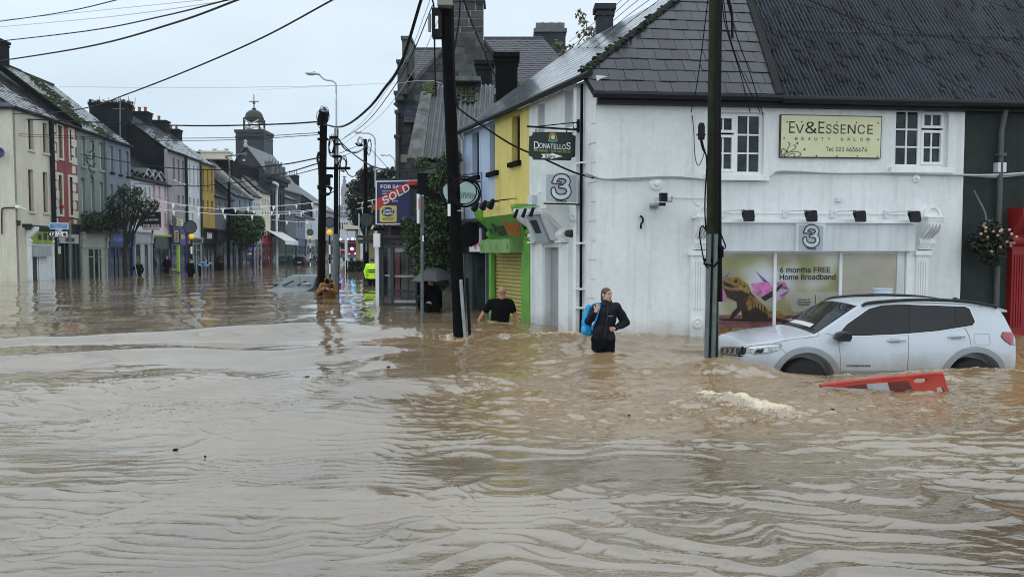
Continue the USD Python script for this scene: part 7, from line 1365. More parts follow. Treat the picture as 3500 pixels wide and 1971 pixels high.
bunting('white bunting across the far street, upper string',[(690,700),(800,714),(900,722),(1010,722),(1090,714)],72,95,3); bunting('white bunting across the far street, lower string',[(860,742),(940,752),(1020,758),(1080,757)],92,100,4); bunting('white bunting running right to the big dark tree, upper string',[(1165,706),(1220,696),(1290,680)],60,45,5); bunting('white bunting running right to the big dark tree, lower string',[(1165,722),(1220,714),(1290,700)],60,45,6)
# ---------------------------------------------------------------- vehicles: lofted body, doors, glass, lamps, wheels
SUV = dict(L=4.42,W=.91,zb=.99,top=[(0,.66),(.02,.82),(.08,.93),(.25,.98),(.6,1.035),(1.0,1.085),(1.14,1.11),(1.30,1.20),(1.86,1.525),(2.05,1.575),(2.4,1.605),(2.9,1.615),(3.4,1.60),(3.9,1.55),(4.12,1.50),(4.20,1.42),(4.36,1.06),(4.40,.95),(4.42,.60)],tum=.40,ws=(1.16,1.86),rw=(4.16,4.355),wheels=(.99,3.626),arch=.455,hub=.355,
           win=[(1.36,1.03),(1.62,1.22),(1.98,1.45),(2.25,1.50),(3.55,1.475),(3.75,1.43),(3.88,1.16),(3.8,1.12),(2.4,1.05)])
SEDAN = dict(L=4.7,W=.90,zb=.92,top=[(0,.6),(.03,.72),(.2,.80),(.8,.90),(1.3,.97),(1.45,1.0),(2.2,1.38),(2.5,1.43),(2.9,1.445),(3.3,1.41),(3.7,1.30),(4.2,1.05),(4.45,1.0),(4.66,.95),(4.7,.6)],tum=.45,ws=(1.5,2.2),rw=(3.55,4.15),wheels=(.93,3.75),arch=.40,hub=.32,win=[(1.7,.97),(2.3,1.31),(2.7,1.37),(3.2,1.34),(3.75,1.12),(3.8,1.03)])
HATCH = dict(SEDAN,L=4.1,top=[(0,.6),(.03,.75),(.2,.85),(.7,.95),(1.1,1.02),(1.8,1.42),(2.2,1.48),(2.9,1.47),(3.5,1.42),(3.8,1.3),(4.05,.95),(4.1,.6)],ws=(1.15,1.8),rw=(3.72,4.0),wheels=(.82,3.35),win=[(1.3,1.0),(1.85,1.35),(2.3,1.41),(3.2,1.39),(3.5,1.2),(3.5,1.05)])
def hwid(S,x,z):
    L,W = S['L'],S['W']; w = W*np.interp(x,[0,.03,.08,.18,.35,.7,1.4,L-.9,L-.45,L-.2,L-.06,L],[.62,.74,.83,.905,.95,.985,1,1,.98,.93,.84,.70])
    lo = np.interp(z,[.2,.35,.5,.7,.85,S['zb']],[.90,.955,.985,1,.99,.955]); return np.where(z < S['zb'],w*lo,w*.955-(z-S['zb'])*S['tum'])
def ztop(S,x,y): return np.interp(x,*np.array(S['top']).T)-.045*(np.abs(y)/S['W']) ** 2
def car_body(S):
    xs = np.unique(np.concatenate([np.linspace(0,.4,12),np.linspace(.4,S['L']-.5,46),np.linspace(S['L']-.5,S['L'],16)])); rings = []
    for x in xs:
        zt = float(np.interp(x,*np.array(S['top']).T)); zs = .24; zc = zt-.07
        zz = np.linspace(zs,max(zc,zs+.1),16); yy = hwid(S,x,zz); yc = yy[-1]; half = [(0,zs)]+list(zip(yy,zz))
        for a in np.linspace(0,math.pi/2,6)[1:]: half.append((yc-.09+.09*math.cos(a),zc+(float(ztop(S,x,yc-.09))-zc)*math.sin(a)))
        for t in np.linspace(1,0,7)[1:]: y = (yc-.09)*t; half.append((y,float(ztop(S,x,y))))
        pts = half+[(-y,z) for y,z in half[-2:0:-1]]; rings.append([(x,y,z) for y,z in pts])
    m = MB().rings(rings); v,f = m.arrays(); tm = trimesh.Trimesh(v,f,process=True); trimesh.repair.fix_normals(tm)
    import manifold3d as m3
    man = Manifold(m3.Mesh(np.asarray(tm.vertices,np.float32),np.asarray(tm.faces,np.uint32)))
    for wx in S['wheels']:
        for s in (-1,1): man = man-Manifold.cylinder(.42,S['arch'],S['arch'],48).rotate((90,0,0)).translate((wx,.42+.99*0+(.62 if s > 0 else -.62)-(0 if s > 0 else 0),S['hub'])).translate((0,0 if s > 0 else 0,0))
    mm = man.to_mesh(); return trimesh.Trimesh(np.array(mm.vert_properties[:,:3],float),np.array(mm.tri_verts),process=False)
def skin_side(S,poly,side,off,th=.012,cell=.10):      # patch lying on the flank, poly in (x, z)
    mb = MB(); x0,y0,x1,y1 = poly.bounds
    for i in np.arange(x0,x1,cell):
        for j in np.arange(y0,y1,cell):
            g = poly.intersection(sg.box(i,j,i+cell,j+cell))
            for q in getattr(g,'geoms',[g]):
                if q.is_empty or q.geom_type != 'Polygon' or q.area < 1e-6: continue
                q = sg.polygon.orient(q); c = np.array(q.exterior.coords)[:-1]
                if not q.convex_hull.area < q.area*1.02:
                    for tri in shapely.ops.triangulate(q):
                        if tri.representative_point().within(q): p = np.array(tri.exterior.coords)[:-1]; addp(mb,S,p,side,off,th)
                else: addp(mb,S,c,side,off,th)
    return mb
def addp(mb,S,c,side,off,th):
    y = hwid(S,c[:,0],c[:,1]); a = np.stack([c[:,0],side*(y+off-th),c[:,1]],1); b = np.stack([c[:,0],side*(y+off),c[:,1]],1)
    if side*sg.Polygon(c).exterior.is_ccw*1.0 > 0 and True: pass
    A,B = (a,b) if (np.cross(b[1]-b[0],b[2]-b[0])[1]*side) > 0 else (a[::-1],b[::-1]); mb.prism(A,B)
def skin_top(S,x0,x1,inset,off,nx=8,ny=9,th=.012):
    xs = np.linspace(x0,x1,nx); top,bot = [],[]
    for x in xs:
        zt = float(np.interp(x,*np.array(S['top']).T)); ym = float(hwid(S,x,zt-.07))-inset
        for y in np.linspace(-ym,ym,ny): z = float(ztop(S,x,y)); top.append((x,y,z+off)); bot.append((x,y,z+off-th))
    f = []
    for i in range(nx-1):
        for j in range(ny-1): a = i*ny+j; f += [[a,a+ny,a+ny+1],[a,a+ny+1,a+1]]
    n = len(top); return MB().add(top+bot,f+[[n+c,n+b,n+a] for a,b,c in f])
def xf(mb_or,T):
    v,f = mb_or.arrays() if isinstance(mb_or,MB) else (np.array(mb_or.vertices),np.array(mb_or.faces)); v = v @ T[:3,:3].T+T[:3,3]
    return (v,f if np.linalg.det(T[:3,:3]) > 0 else f[:,::-1])
def carT(front,yaw,z):          # nose at "front", body running back along yaw
    c,s = math.cos(yaw),math.sin(yaw); T_ = np.eye(4); T_[:3,:3] = [[c,-s,0],[s,c,0],[0,0,1]]; T_[:3,3] = [front[0],front[1],z]; return T_
def make_car(name,label,S,T_,body,lights=True,simple=True,group=None):
    t = thing(name,label,'car',T_[:3,3]+T_[:3,0]*S['L']/2,group); bm = car_body(S); part(t,'body',xf(bm,T_),body,smooth=32)
    for wx in S['wheels']:
        for s in (-1,1):
            w = part(t,'wheel',xf(MB().lathe([(.20,-.1),(S['hub']-.03,-.11),(S['hub'],-.07),(S['hub'],.07),(S['hub']-.03,.11),(.20,.1)],(wx,s*(S['W']-.15),S['hub']-.01),28,(0,1,0)),T_),'tyre',smooth=40); part(w,'rim',xf(MB().lathe([(.22,-.09),(.22,.09),(.05,.10),(.001,.10)],(wx,s*(S['W']-.15),S['hub']-.01),20,(0,s,0)),T_),'dull_steel',smooth=30)
            part(t,'wheel_arch',xf(MB().lathe([(.001,-.01),(S['arch']-.01,-.01),(S['arch']-.012,.0)],(wx,s*(S['W']-.46),S['hub']),28,(0,s,0)),T_),'black_matt')
    if simple:
        wp = sg.Polygon(S['win'])
        for s in (-1,1): part(t,'side_window',xf(skin_side(S,wp,s,.006),T_),'glass',smooth=30)
        part(t,'windscreen',xf(skin_top(S,*S['ws'],.06,.006),T_),'glass',smooth=30); part(t,'rear_window',xf(skin_top(S,*S['rw'],.08,.006),T_),'glass',smooth=30)
        for s in (-1,1):
            part(t,'headlight',xf(MB().box((.16,s*S['W']*.72,.74),(.3,.3,.14),s*-.5),T_),'headlamp'); part(t,'tail_light',xf(MB().box((S['L']-.10,s*S['W']*.74,.90),(.22,.34,.16),s*.35),T_),'tail_red'); mx = S['ws'][0]+.28; part(t,'mirror',xf(MB().ball((mx,s*(S['W']+.10),S['zb']+.09),(.07,.12,.08),2).tube([(mx,s*(S['W']-.06),S['zb']+.03),(mx,s*(S['W']+.06),S['zb']+.06)],.025,6),T_),body,smooth=40)
        part(t,'number_plate',xf(MB().box((S['L']+.0,0,.78),(.03,.52,.11)),T_),'plate_white'); part(t,'bumper',xf(MB().box((S['L']-.02,0,.5),(.1,1.4,.16)),T_),'car_black')
    return t,bm
# the white compact SUV
XF,YC,ZG = 3.58,12.56,-.77
TS = np.eye(4); TS[:3,:3] = [[1,0,0],[0,-1,0],[0,0,1]]; TS[:3,3] = [XF,YC,ZG]; yaw = math.radians(.6); cr_,sr_ = math.cos(yaw),math.sin(yaw); TS[:3,:3] = np.array([[cr_,-sr_,0],[sr_,cr_,0],[0,0,1]]) @ TS[:3,:3]
sv,sbm = make_car('white_car','silver white four by four flooded to its wheel arches in front of the shop window',SUV,TS,'car_silver',simple=False)
wv,wf = xf(sbm,TS); wm = trimesh.Trimesh(wv,wf,process=False)
def cast(P,mesh):      # nearest hit of camera rays, plain numpy
    o = np.array([0,0,CAMZ]); t_ = mesh.triangles; e1,e2 = t_[:,1]-t_[:,0],t_[:,2]-t_[:,0]; out = []
    s = o-t_[:,0]; qv = np.cross(s,e1); nrm = mesh.face_normals
    for px in P:
        d = ray(*px); h = np.cross(d,e2); a = (e1*h).sum(1); ok = np.abs(a) > 1e-12; a = np.where(ok,a,1); u = (s*h).sum(1)/a; v = (qv*d).sum(1)/a; tt = (e2*qv).sum(1)/a
        g = ok & (u >=-1e-6) & (v >=-1e-6) & (u+v <= 1+1e-6) & (tt > .1); i = np.where(g)[0]
        if len(i) == 0: out.append(None); continue
        k = i[np.argmin(tt[i])]; n = nrm[k]; n = n if np.dot(n,d) < 0 else -n; out.append((o+d*tt[k],n))
    return out
def skin_px(parent,name,poly,m,off=.006,cell=9.0,mesh=wm,label=None):      # patch lying on the bodywork inside an outline measured in the photograph
    if not isinstance(poly,sg.base.BaseGeometry): poly = sg.Polygon(poly)
    x0,y0,x1,y1 = poly.bounds; tri = []
    for i in np.arange(x0,x1,cell):
        for j in np.arange(y0,y1,cell):
            g = poly.intersection(sg.box(i,j,i+cell,j+cell))
            for q in getattr(g,'geoms',[g]):
                if q.is_empty or q.geom_type != 'Polygon' or q.area < .02: continue
                for tr in shapely.ops.triangulate(q):
                    if tr.representative_point().within(q): tri.append(np.array(tr.exterior.coords)[:3])
    keys = {}; pts = []
    for tr in tri:
        for p in tr:
            k = (round(p[0],2),round(p[1],2))
            if k not in keys: keys[k] = len(pts); pts.append(k)
    hits = cast(pts,mesh); f = []
    for tr in tri:
        idx = [keys[(round(p[0],2),round(p[1],2))] for p in tr]
        if any(hits[i] is None for i in idx): continue
        P = [hits[i][0] for i in idx]
        if max(np.linalg.norm(P[0]-P[1]),np.linalg.norm(P[1]-P[2]),np.linalg.norm(P[0]-P[2])) > .35: continue
        n = np.cross(P[1]-P[0],P[2]-P[0]); f.append(idx if np.dot(n,P[0]-[0,0,CAMZ]) < 0 else idx[::-1])
    if not f: return None
    v = np.array([h[0]+h[1]*off if h else np.zeros(3) for h in hits]); f = np.array(f); used_ = np.unique(f); remap = np.zeros(len(v),int); remap[used_] = np.arange(len(used_)); return part(parent,name,(v[used_],remap[f]),m,smooth=40,label=label)
Z5 = lambda pts: [(2440+x*.4115,1000+y*.4115) for x,y in pts]
def line_px(parent,name,pts,w,m='ink',off=.004): return skin_px(parent,name,sg.LineString(spline(np.array([(x,y,0) for x,y in Z5(pts)]),6)[:,:2]).buffer(w),m,off,12)
dlo = sg.Polygon(Z5([(1036,352),(1108,268),(1290,140),(1400,110),(1560,104),(2080,122),(2116,138),(2160,240),(2142,266),(1850,312),(1560,337),(1300,348)])).buffer(2).buffer(-2)
skin_px(sv,'window_trim',dlo.buffer(3.2),'car_black',.003); skin_px(sv,'window_chrome',dlo.buffer(5.0).difference(dlo.buffer(3.2)),'chrome',.006)
wf_ = skin_px(sv,'side_window',dlo.intersection(sg.box(2440,900,2440+1562*.4115,1300)),'glass',.007); skin_px(sv,'side_window',dlo.intersection(sg.box(2440+1625*.4115,900,2440+1990*.4115,1300)),'glass',.007); skin_px(sv,'quarter_window',dlo.intersection(sg.box(2440+2005*.4115,900,3400,1300)),'glass',.007)
part(sv,'windscreen',xf(skin_top(SUV,1.17,1.86,.075,.006,10,11),TS),'glass',smooth=30); part(sv,'windscreen_trim',xf(skin_top(SUV,1.12,1.88,.05,.002,8,9,.004),TS),'car_black',smooth=30); part(sv,'rear_window',xf(skin_top(SUV,4.17,4.34,.08,.006),TS),'glass',smooth=30)
part(sv,'tax_disc',xf(skin_top(SUV,1.22,1.30,.40,.010,4,5),TS),'plate_white'); part(sv,'wiper',xf(MB().tube([(1.16,-.1,1.135),(1.20,.62,1.13)],.012,5),TS),'car_black')
for s in (1,-1): part(sv,'roof_rail',xf(MB().tube(spline([(1.95,s*.66,1.515),(2.1,s*.665,1.565),(2.8,s*.67,1.61),(3.5,s*.665,1.59),(4.0,s*.66,1.52),(4.1,s*.655,1.485)]),.026,8),TS),'car_black',smooth=40)
sp_ = MB(); n_ = 9; rings = []
for y in np.linspace(-.60,.60,n_): d = .03*(y/.6) ** 2; rings.append([(4.02,y,1.515-d),(4.36-d*2,y,1.468-d),(4.37-d*2,y,1.44-d),(4.15,y,1.44-d)])
part(sv,'spoiler',xf(sp_.rings(rings),TS),'car_silver',smooth=30); part(sv,'aerial',xf(MB().tube([(4.0,-.2,1.53),(4.12,-.2,1.70)],.008,5),TS),'car_black'); part(sv,'aerial_fin',xf(MB().ball((3.95,-.2,1.55),(.06,.02,.05),1),TS),'car_black')
for s in (1,-1):
    mx = 1.50; mir = part(sv,'mirror',xf(MB().rings([[(mx+a_*q_,s*(1.0+b_),1.065+c_*q_) for a_,c_ in ((-.13,-.03),(-.08,-.07),(.09,-.075),(.12,-.02),(.11,.06),(0,.085),(-.09,.05))] for b_,q_ in ((-.11,.75),(-.06,1),(.06,1),(.11,.8))]).tube([(mx+.05,s*.82,1.0),(mx+.02,s*.95,1.02)],.035,6),TS),'car_black',smooth=40)
# bonnet edge, panel gaps, handles, cladding, fuel flap, badge
for pts in ([(1030,352),(1036,420),(1048,520),(1050,690)],[(1614,336),(1618,420),(1612,560),(1603,690)],[(2078,284),(2110,340),(2132,410),(2140,490)],[(870,330),(862,358),(780,372),(620,392),(500,418)],[(930,340),(1000,352),(1036,354)],[(560,462),(620,520)],[(2205,92),(2215,130)]): line_px(sv,'panel_gap',pts,.55)
for wx,s0 in ((.99,0),(3.626,1)):
    ring_ = sg.Point(wx,SUV['hub']).buffer(SUV['arch']+.085,32).difference(sg.Point(wx,SUV['hub']).buffer(SUV['arch']-.004,32)).intersection(sg.box(wx-.6,.3,wx+.6,1.2))
    for s in (1,-1): part(sv,'arch_cladding',xf(skin_side(SUV,ring_,s,.016,.03,.07),TS),'car_cladding',smooth=25)
for s in (1,-1): part(sv,'sill_cladding',xf(skin_side(SUV,rect(1.55,.26,3.06,.52),s,.014,.02,.15),TS),'car_cladding',smooth=25)
for x0,x1,y in ((1440,1588,398),(1945,2082,368)):
    h = cast(Z5([(x0,y),(x1,y-4)]),wm); a,b = h[0],h[1]; hd_ = part(sv,'door_handle',MB().tube(spline([a[0]+a[1]*.0,a[0]*.85+b[0]*.15+a[1]*.045,a[0]*.15+b[0]*.85+a[1]*.045,b[0]]),.014,8),'car_silver',smooth=40); skin_px(hd_,'handle_recess',sg.Polygon(Z5([(x0+20,y-12),(x0+100,y-14),(x0+105,y+14),(x0+30,y+16)])).buffer(2),'car_cladding',.003)
fl = sg.Polygon(Z5([(2162,345),(2285,342),(2292,420),(2280,436),(2175,436),(2162,415)])).buffer(-1.5).buffer(2.5); skin_px(sv,'fuel_flap',fl.difference(fl.buffer(-.7)),'ink',.004)
hl = sg.Polygon(Z5([(274,488),(296,446),(420,432),(556,428),(562,438),(528,478),(440,500),(340,506)])); skin_px(sv,'headlight_surround',hl.buffer(1.6),'car_black',.004,6); hl_ = skin_px(sv,'headlight',hl,'headlamp',.010,6); skin_px(hl_,'headlight_blade',sg.Polygon(Z5([(286,466),(300,450),(420,438),(545,432),(540,440),(400,455)])),'white_clean',.014,6); skin_px(hl_,'headlight_bezel',sg.Polygon(Z5([(330,500),(360,470),(420,465),(400,500)])),'car_black',.014,6)
gr = sg.Polygon(Z5([(40,505),(60,448),(285,446),(262,505),(232,532),(120,520)])); skin_px(sv,'grille',gr,'car_black',.004,6)
for k,(x0,x1) in enumerate(((62,92),(104,132),(145,176),(186,218),(228,272))):
    g_ = sg.Polygon(Z5([(x0-6,500+4*k),(x0+6,454),(x1+8,454),(x1-4,506+4*k)])).buffer(-.8).buffer(.8); skin_px(sv,'grille_ring',g_.buffer(.9).difference(g_.buffer(-.7)),'chrome',.012,5)
tlp = sg.Polygon(Z5([(2386,362),(2400,330),(2490,334),(2508,380),(2506,430),(2462,428),(2420,400)])).buffer(.8); skin_px(sv,'tail_light_surround',tlp.buffer(1.2),'car_black',.004,6); skin_px(sv,'tail_light',tlp.intersection(sg.box(0,0,3462,2000)),'tail_red',.012,6); skin_px(sv,'reverse_light',tlp.intersection(sg.box(3462,1150,9999,2000)),'headlamp',.012,6)
_v,_f = (lambda q: (np.array(q.vertices),np.array(q.faces)))(meshkit.text_mesh('COMPASS',1,1,True)); bx = Z5([(1102,612),(1298,598)]); tx = (_v[:,0]-_v[:,0].min())/np.ptp(_v[:,0]); hp_ = cast([(bx[0][0]+(bx[1][0]-bx[0][0])*a,bx[0][1]-b*5.6) for a,b in zip(tx,_v[:,1])],wm); part(sv,'badge',(np.array([h[0]+h[1]*(.004+.004*c) for h,c in zip(hp_,_v[:,2])]),_f),'ink')
skin_px(sv,'side_marker',Z5([(2012,522),(2018,522),(2018,542),(2012,542)]),'ink',.004)
# white tub seen over the roof
tb_ = at(3016,1016,13.95); single('plastic_tub',MB().lathe([(.155,-1.1),(.165,0),(.165,.165),(.172,.17),(.172,.185),(.15,.185),(.15,.15)],tb_-[0,0,.02],24),'plastic_pale','pale blue plastic tub standing behind the white car, its rim above the roof','tub',smooth=40)
# drowned dark saloon
yaw2 = math.radians(90+14); sx_,sy_ = ground(985,1000,0)[:2]
fr0 = np.array([at(948,990,30.5)[0],30.8]); make_car('sunken_car','dark grey saloon drowned to its windows near the two front poles',SEDAN,carT(fr0,math.radians(82),-.82),'car_dark')
sc_ = '/World/sunken_car'; Tn = carT(fr0,math.radians(82),-.82); UsdShade.MaterialBindingAPI.Apply(stage.GetPrimAtPath(sc_+'/windscreen')).Bind(M['pale_glass'])
for y0,y1 in ((.55,-.05),(-.1,-.62)): part(sc_,'wiper',xf(MB().tube([(1.46,y0,1.02),(1.80,y1+.25,1.20)],.018,5),Tn),'car_black')
part(sc_,'permit',xf(MB().box((1.62,-.45,1.085),(.12,.42,.03)),Tn),'plate_white')
make_car('parked_car','dark four by four seen from behind at the edge of the far flood',SUV,carT((ground(1018,907)[0]-.25,97+4.4),math.radians(-92),-.42),'car_black'); make_car('parked_car','red car parked beyond the dark four by four',HATCH,carT((at(1040,870,128)[0]-.4,128.5),math.radians(12),.18),'car_red')
make_car('parked_car','dark car half hidden behind the thick black pole',HATCH,carT((at(1092,890,112)[0],114),math.radians(-86),-.2),'car_dark')
# fire engine with its blue lights on
DFE = 112.0; fx0,fx1 = at(1154,0,DFE)[0],at(1226,0,DFE)[0]; fz = lambda y: at(1190,y,DFE)[2]; fe = thing('fire_engine','red fire engine with flashing blue lights facing down the flooded street','fire engine',((fx0+fx1)/2,DFE,.1)); cxm,wd_ = (fx0+fx1)/2,fx1-fx0
part(fe,'cab',MB().box((cxm,DFE+1.3,(fz(824)+fz(872))/2),(wd_,2.6,fz(824)-fz(872))),'fire_red'); part(fe,'body',MB().box((cxm,DFE+5,(fz(822)+fz(874))/2),(wd_*.98,4.8,fz(822)-fz(874))),'fire_red'); part(fe,'windscreen',MB().box((cxm-.1,DFE-.01,(fz(832)+fz(846))/2),(wd_*.9,.06,fz(832)-fz(846))),'glass'); part(fe,'bumper',MB().box((cxm,DFE-.1,(fz(868)+fz(882))/2),(wd_,.5,fz(868)-fz(882))),'dull_steel')
part(fe,'light_bar',MB().box((cxm,DFE+.5,fz(822)),(wd_*.95,.5,.18)),'black_paint')
for x,m,r in ((1164,'blue_light',.13),(1187,'blue_light',.13),(1205,'cyan_light',.17),(1218,'cyan_light',.14)): part(fe,'blue_lamp',MB().ball(at(x,817,DFE+.4),(r*1.3,r,r),2),m)
for x,y,m,r in ((1203,850,'blue_light',.22),(1194,870,'head_light',.14),(1216,868,'head_light',.16),(1160,872,'white_clean',.1)): part(fe,'lamp',MB().ball(at(x,y,DFE-.1),r,2),m)
FEF = Fr((fx0,DFE-.02),(1,0),1); part(fe,'name_panel',pbox(MB(),FEF,1162,852,1180,856,0,.03),'sign_cream'); FEF.text(fe,'lettering','FIRE',1164,1178,827,824,.03,'white_clean',True)
for s in (-.38,.38):
    for yy in (1.2,6): part(fe,'wheel',MB().lathe([(.2,-.2),(.5,-.2),(.5,.2),(.2,.2)],(cxm+s*wd_,DFE+yy,fz(884)+.15),18,(1,0,0)),'tyre')
# broken plastic road barrier floating by the car
DBR = 9.75; KB = Fr((at(2810,1300,DBR)[0],DBR),(1,.06),1); br = thing('road_barrier','red plastic road barrier floating tilted in the brown water below the white car','barrier',KB.P(.8,0,KB.hit(3100,1320)[1]))
Zb = lambda pts,n=0: KB.pxpoly([(2440+x*.4115,1000+y*.4115) for x,y in pts],n)
fr_b = Zb([(880,768),(1300,720),(1640,692),(1880,672),(1905,690),(1962,860),(1940,862),(1905,790),(1880,780),(1850,790),(1858,850),(1820,858),(1680,842),(1560,830),(1480,815),(1280,800),(1000,785)])
for hole in ([(1665,725),(1690,716),(1765,714),(1770,738),(1740,748),(1668,748)],[(1590,818),(1620,800),(1668,806),(1672,840),(1600,832)]): fr_b = fr_b.difference(Zb(hole).buffer(-.008).buffer(.012))
part(br,'panel',KB.poly(MB(),fr_b.buffer(-.008).buffer(.008),-.045,0),'barrier_red'); rail = [KB.P(*(lambda h: (h[0],-.02,h[1]))(KB.hit(*q))) for q in [(2440+x*.4115,1000+y*.4115) for x,y in ((885,772),(1300,724),(1640,694),(1880,674),(1902,692),(1935,790),(1955,858))]]; part(br,'rail',MB().tube(spline(rail,5),.025,8),'barrier_red',smooth=40)
part(br,'dark_stripe',KB.poly(MB(),Zb([(1080,778),(1262,757),(1272,798),(1110,788)]),.002,.006),'barrier_dark'); part(br,'white_stripe',KB.poly(MB(),Zb([(1265,756),(1440,744),(1460,812),(1280,798)]),.002,.006),'barrier_white'); part(br,'dark_stripe',KB.poly(MB(),Zb([(1446,743),(1610,730),(1650,800),(1590,806),(1560,826),(1470,813)]),.002,.006),'barrier_dark')
# ---------------------------------------------------------------- people in the water
def hullball(*balls):
    pts = np.vstack([ICO*np.broadcast_to(np.asarray(r,float),(3,))+np.asarray(p,float) for p,r in balls]); return Manifold.hull_points(pts)
ICO = trimesh.creation.icosphere(2).vertices
def blend(solids,edge,it=10):
    m = solids[0]
    for s in solids[1:]: m = m+s
    m = m.refine_to_length(edge); q = m.to_mesh(); t = trimesh.Trimesh(np.array(q.vert_properties[:,:3],float),np.array(q.tri_verts),process=True)
    trimesh.smoothing.filter_taubin(t,.5,.53,it); return t
def limb(*pr): return [hullball(pr[k],pr[k+1]) for k in range(len(pr)-1)]
def hand(wrist,tip,pr_,curl=.35,scale=1.0):     # palm, four unequal bent fingers and a thumb; pr_ is the palm normal
    w,d = np.array(wrist),unit(np.array(tip)-np.array(wrist)); n = unit(np.array(pr_)-np.dot(pr_,d)*d); s = np.cross(d,n); k = scale; out = []
    out.append(hullball((w,.024*k),(w+d*.045*k+s*.02*k,.017*k),(w+d*.05*k-s*.02*k,.017*k),(w+d*.085*k+s*.028*k,.012*k),(w+d*.085*k-s*.028*k,.011*k)))
    for q,L in ((.029,.068),(.010,.078),(-.010,.072),(-.028,.056)):
        a = w+d*.085*k+s*q*k; b = a+(d*math.cos(curl)+n*math.sin(curl))*L*.5*k; c = b+(d*math.cos(2.2*curl)+n*math.sin(2.2*curl))*L*.5*k; out += limb((a,.0095*k),(b,.0088*k),(c,.0075*k))
    a = w+d*.025*k+s*.026*k; b = a+(d*.6+s*.7+n*.3)*.036*k; c = b+(d*.85+s*.25+n*.4)*.03*k; out += limb((a,.013*k),(b,.010*k),(c,.0085*k)); return out
# ---- woman in the dark rain jacket
DW = 12.6; w = lambda x,y,d=0.0: at(1560+x/3.68,950+y/3.68,DW+d)
hd0 = w(1893,212); yw = math.radians(40); fw = np.array([math.sin(yw),-math.cos(yw),-.06]); fw = unit(fw); sd_ = unit(np.cross(fw,[0,0,1])); upv = np.cross(sd_,fw)
H = lambda f,s,u: hd0+fw*f+sd_*s+upv*u
Rr_ = np.stack([sd_,fw,upv],1)
def ell(c,r): return Manifold.hull_points((ICO*np.array(r)) @ Rr_.T+c)
sh = [w(1768,372),w(2008,366)]; neck = w(1888,318); hip = [w(1775,790),w(1915,790)]
elb = [w(1668,545,.02),w(2128,560,.06)]; wri = [w(1752,418,-.17),w(1998,632,-.10)]
feet = [np.array([hip[0][0]-.02,hip[0][1],-.78]),np.array([hip[1][0]+.02,hip[1][1],-.78])]
skull = [ell(H(-.012,0,.035),(.071,.088,.078)),hullball((H(.02,0,-.01),.062),(H(.045,0,-.085),.030),(H(.03,.035,-.055),.032),(H(.03,-.035,-.055),.032)),hullball((H(.075,0,.015),.012),(H(.098,0,-.018),.0125)),ell(H(-.015,.073,-.005),(.012,.022,.032)),ell(H(-.015,-.073,-.005),(.012,.022,.032)),hullball((H(.064,.028,.046),.010),(H(.064,-.028,.046),.010)),hullball((H(.056,.030,-.026),.021),(H(.03,.048,-.02),.022),(H(.045,.022,-.06),.02)),hullball((H(.056,-.030,-.026),.021),(H(.03,-.048,-.02),.022),(H(.045,-.022,-.06),.02)),hullball((H(.062,.0,-.058),.022),(H(.058,0,-.095),.018))]
torso = [hullball((sh[0],.06),(sh[1],.06),(w(1888,420),(.15,.10,.10))),hullball((w(1888,420),(.15,.10,.10)),(w(1850,640),(.125,.09,.10))),hullball((w(1850,640),(.125,.09,.10)),(hip[0],.10),(hip[1],.10))]
legs = limb((hip[0],.10),(feet[0]+[0,0,.42],.06),(feet[0],.05))+limb((hip[1],.10),(feet[1]+[0,0,.42],.06),(feet[1],.05))+[hullball((feet[0],.05),(feet[0]+[0,-.16,-.03],.035)),hullball((feet[1],.05),(feet[1]+[0,-.16,-.03],.035))]
arms = limb((sh[0],.052),(elb[0],.04),(wri[0],.028))+limb((sh[1],.052),(elb[1],.04),(wri[1],.028))
body = skull+torso+legs+arms+limb((H(-.02,0,-.06),.05),(neck+[0,.02,-.03],.055))+hand(wri[0],w(1790,345,-.16),(-.3,.9,.1),.75)+hand(wri[1],w(1955,640,-.1),(0,.9,.3),.5)
pw = thing('person','person in a navy rain jacket wading thigh deep, one hand on the hip','person',(hd0[0],DW,-.85))
part(pw,'body',blend(body,.011,6),'skin',smooth=True)
jk = [hullball((sh[0]+[.0,0,.0],.078),(sh[1],.078),(w(1888,430),(.19,.135,.12))),hullball((w(1888,430),(.19,.135,.12)),(w(1850,640),(.175,.13,.11))),hullball((w(1850,640),(.175,.13,.11)),(w(1775,752),(.11,.12,.06)),(w(1915,752),(.12,.12,.06))),hullball((w(1870,330),(.085,.085,.05)),(w(1885,345),(.16,.10,.05)))]
jk += limb((sh[0],.078),(elb[0],.068),(w(1735,440,-.15),.052))+limb((sh[1],.078),(elb[1],.070),(w(2010,630,-.08),.055))+[hullball((w(1862,300,.05),.05),(w(1925,305,.03),.045),(w(1888,330),.085))]
J = blend(jk,.022,5); v = J.vertices; nz = (meshkit.fbm(v*[9,9,7],3,4)-.5); J.vertices = v+J.vertex_normals*(nz[:,None]*.05); part(pw,'jacket',J,'cloth_navy',smooth=True)
part(pw,'trousers',blend([hullball((w(1780,770),.118),(w(1912,770),.118),(w(1846,860),(.10,.115,.06)))]+limb((w(1780,790),.112),(feet[0]+[0,0,.45],.08),(feet[0]+[0,0,.1],.07))+limb((w(1912,790),.112),(feet[1]+[0,0,.45],.08),(feet[1]+[0,0,.1],.07)),.03,6),'cloth_black',smooth=True)
hair = ell(H(-.020,0,.042),(.0765,.094,.080))-hullball((H(.10,.05,.022),.066),(H(.10,-.05,.022),.066),(H(.10,0,-.15),.115))-hullball((H(.03,.10,-.04),.055),(H(.03,-.10,-.04),.055),(H(.02,0,-.16),.10))
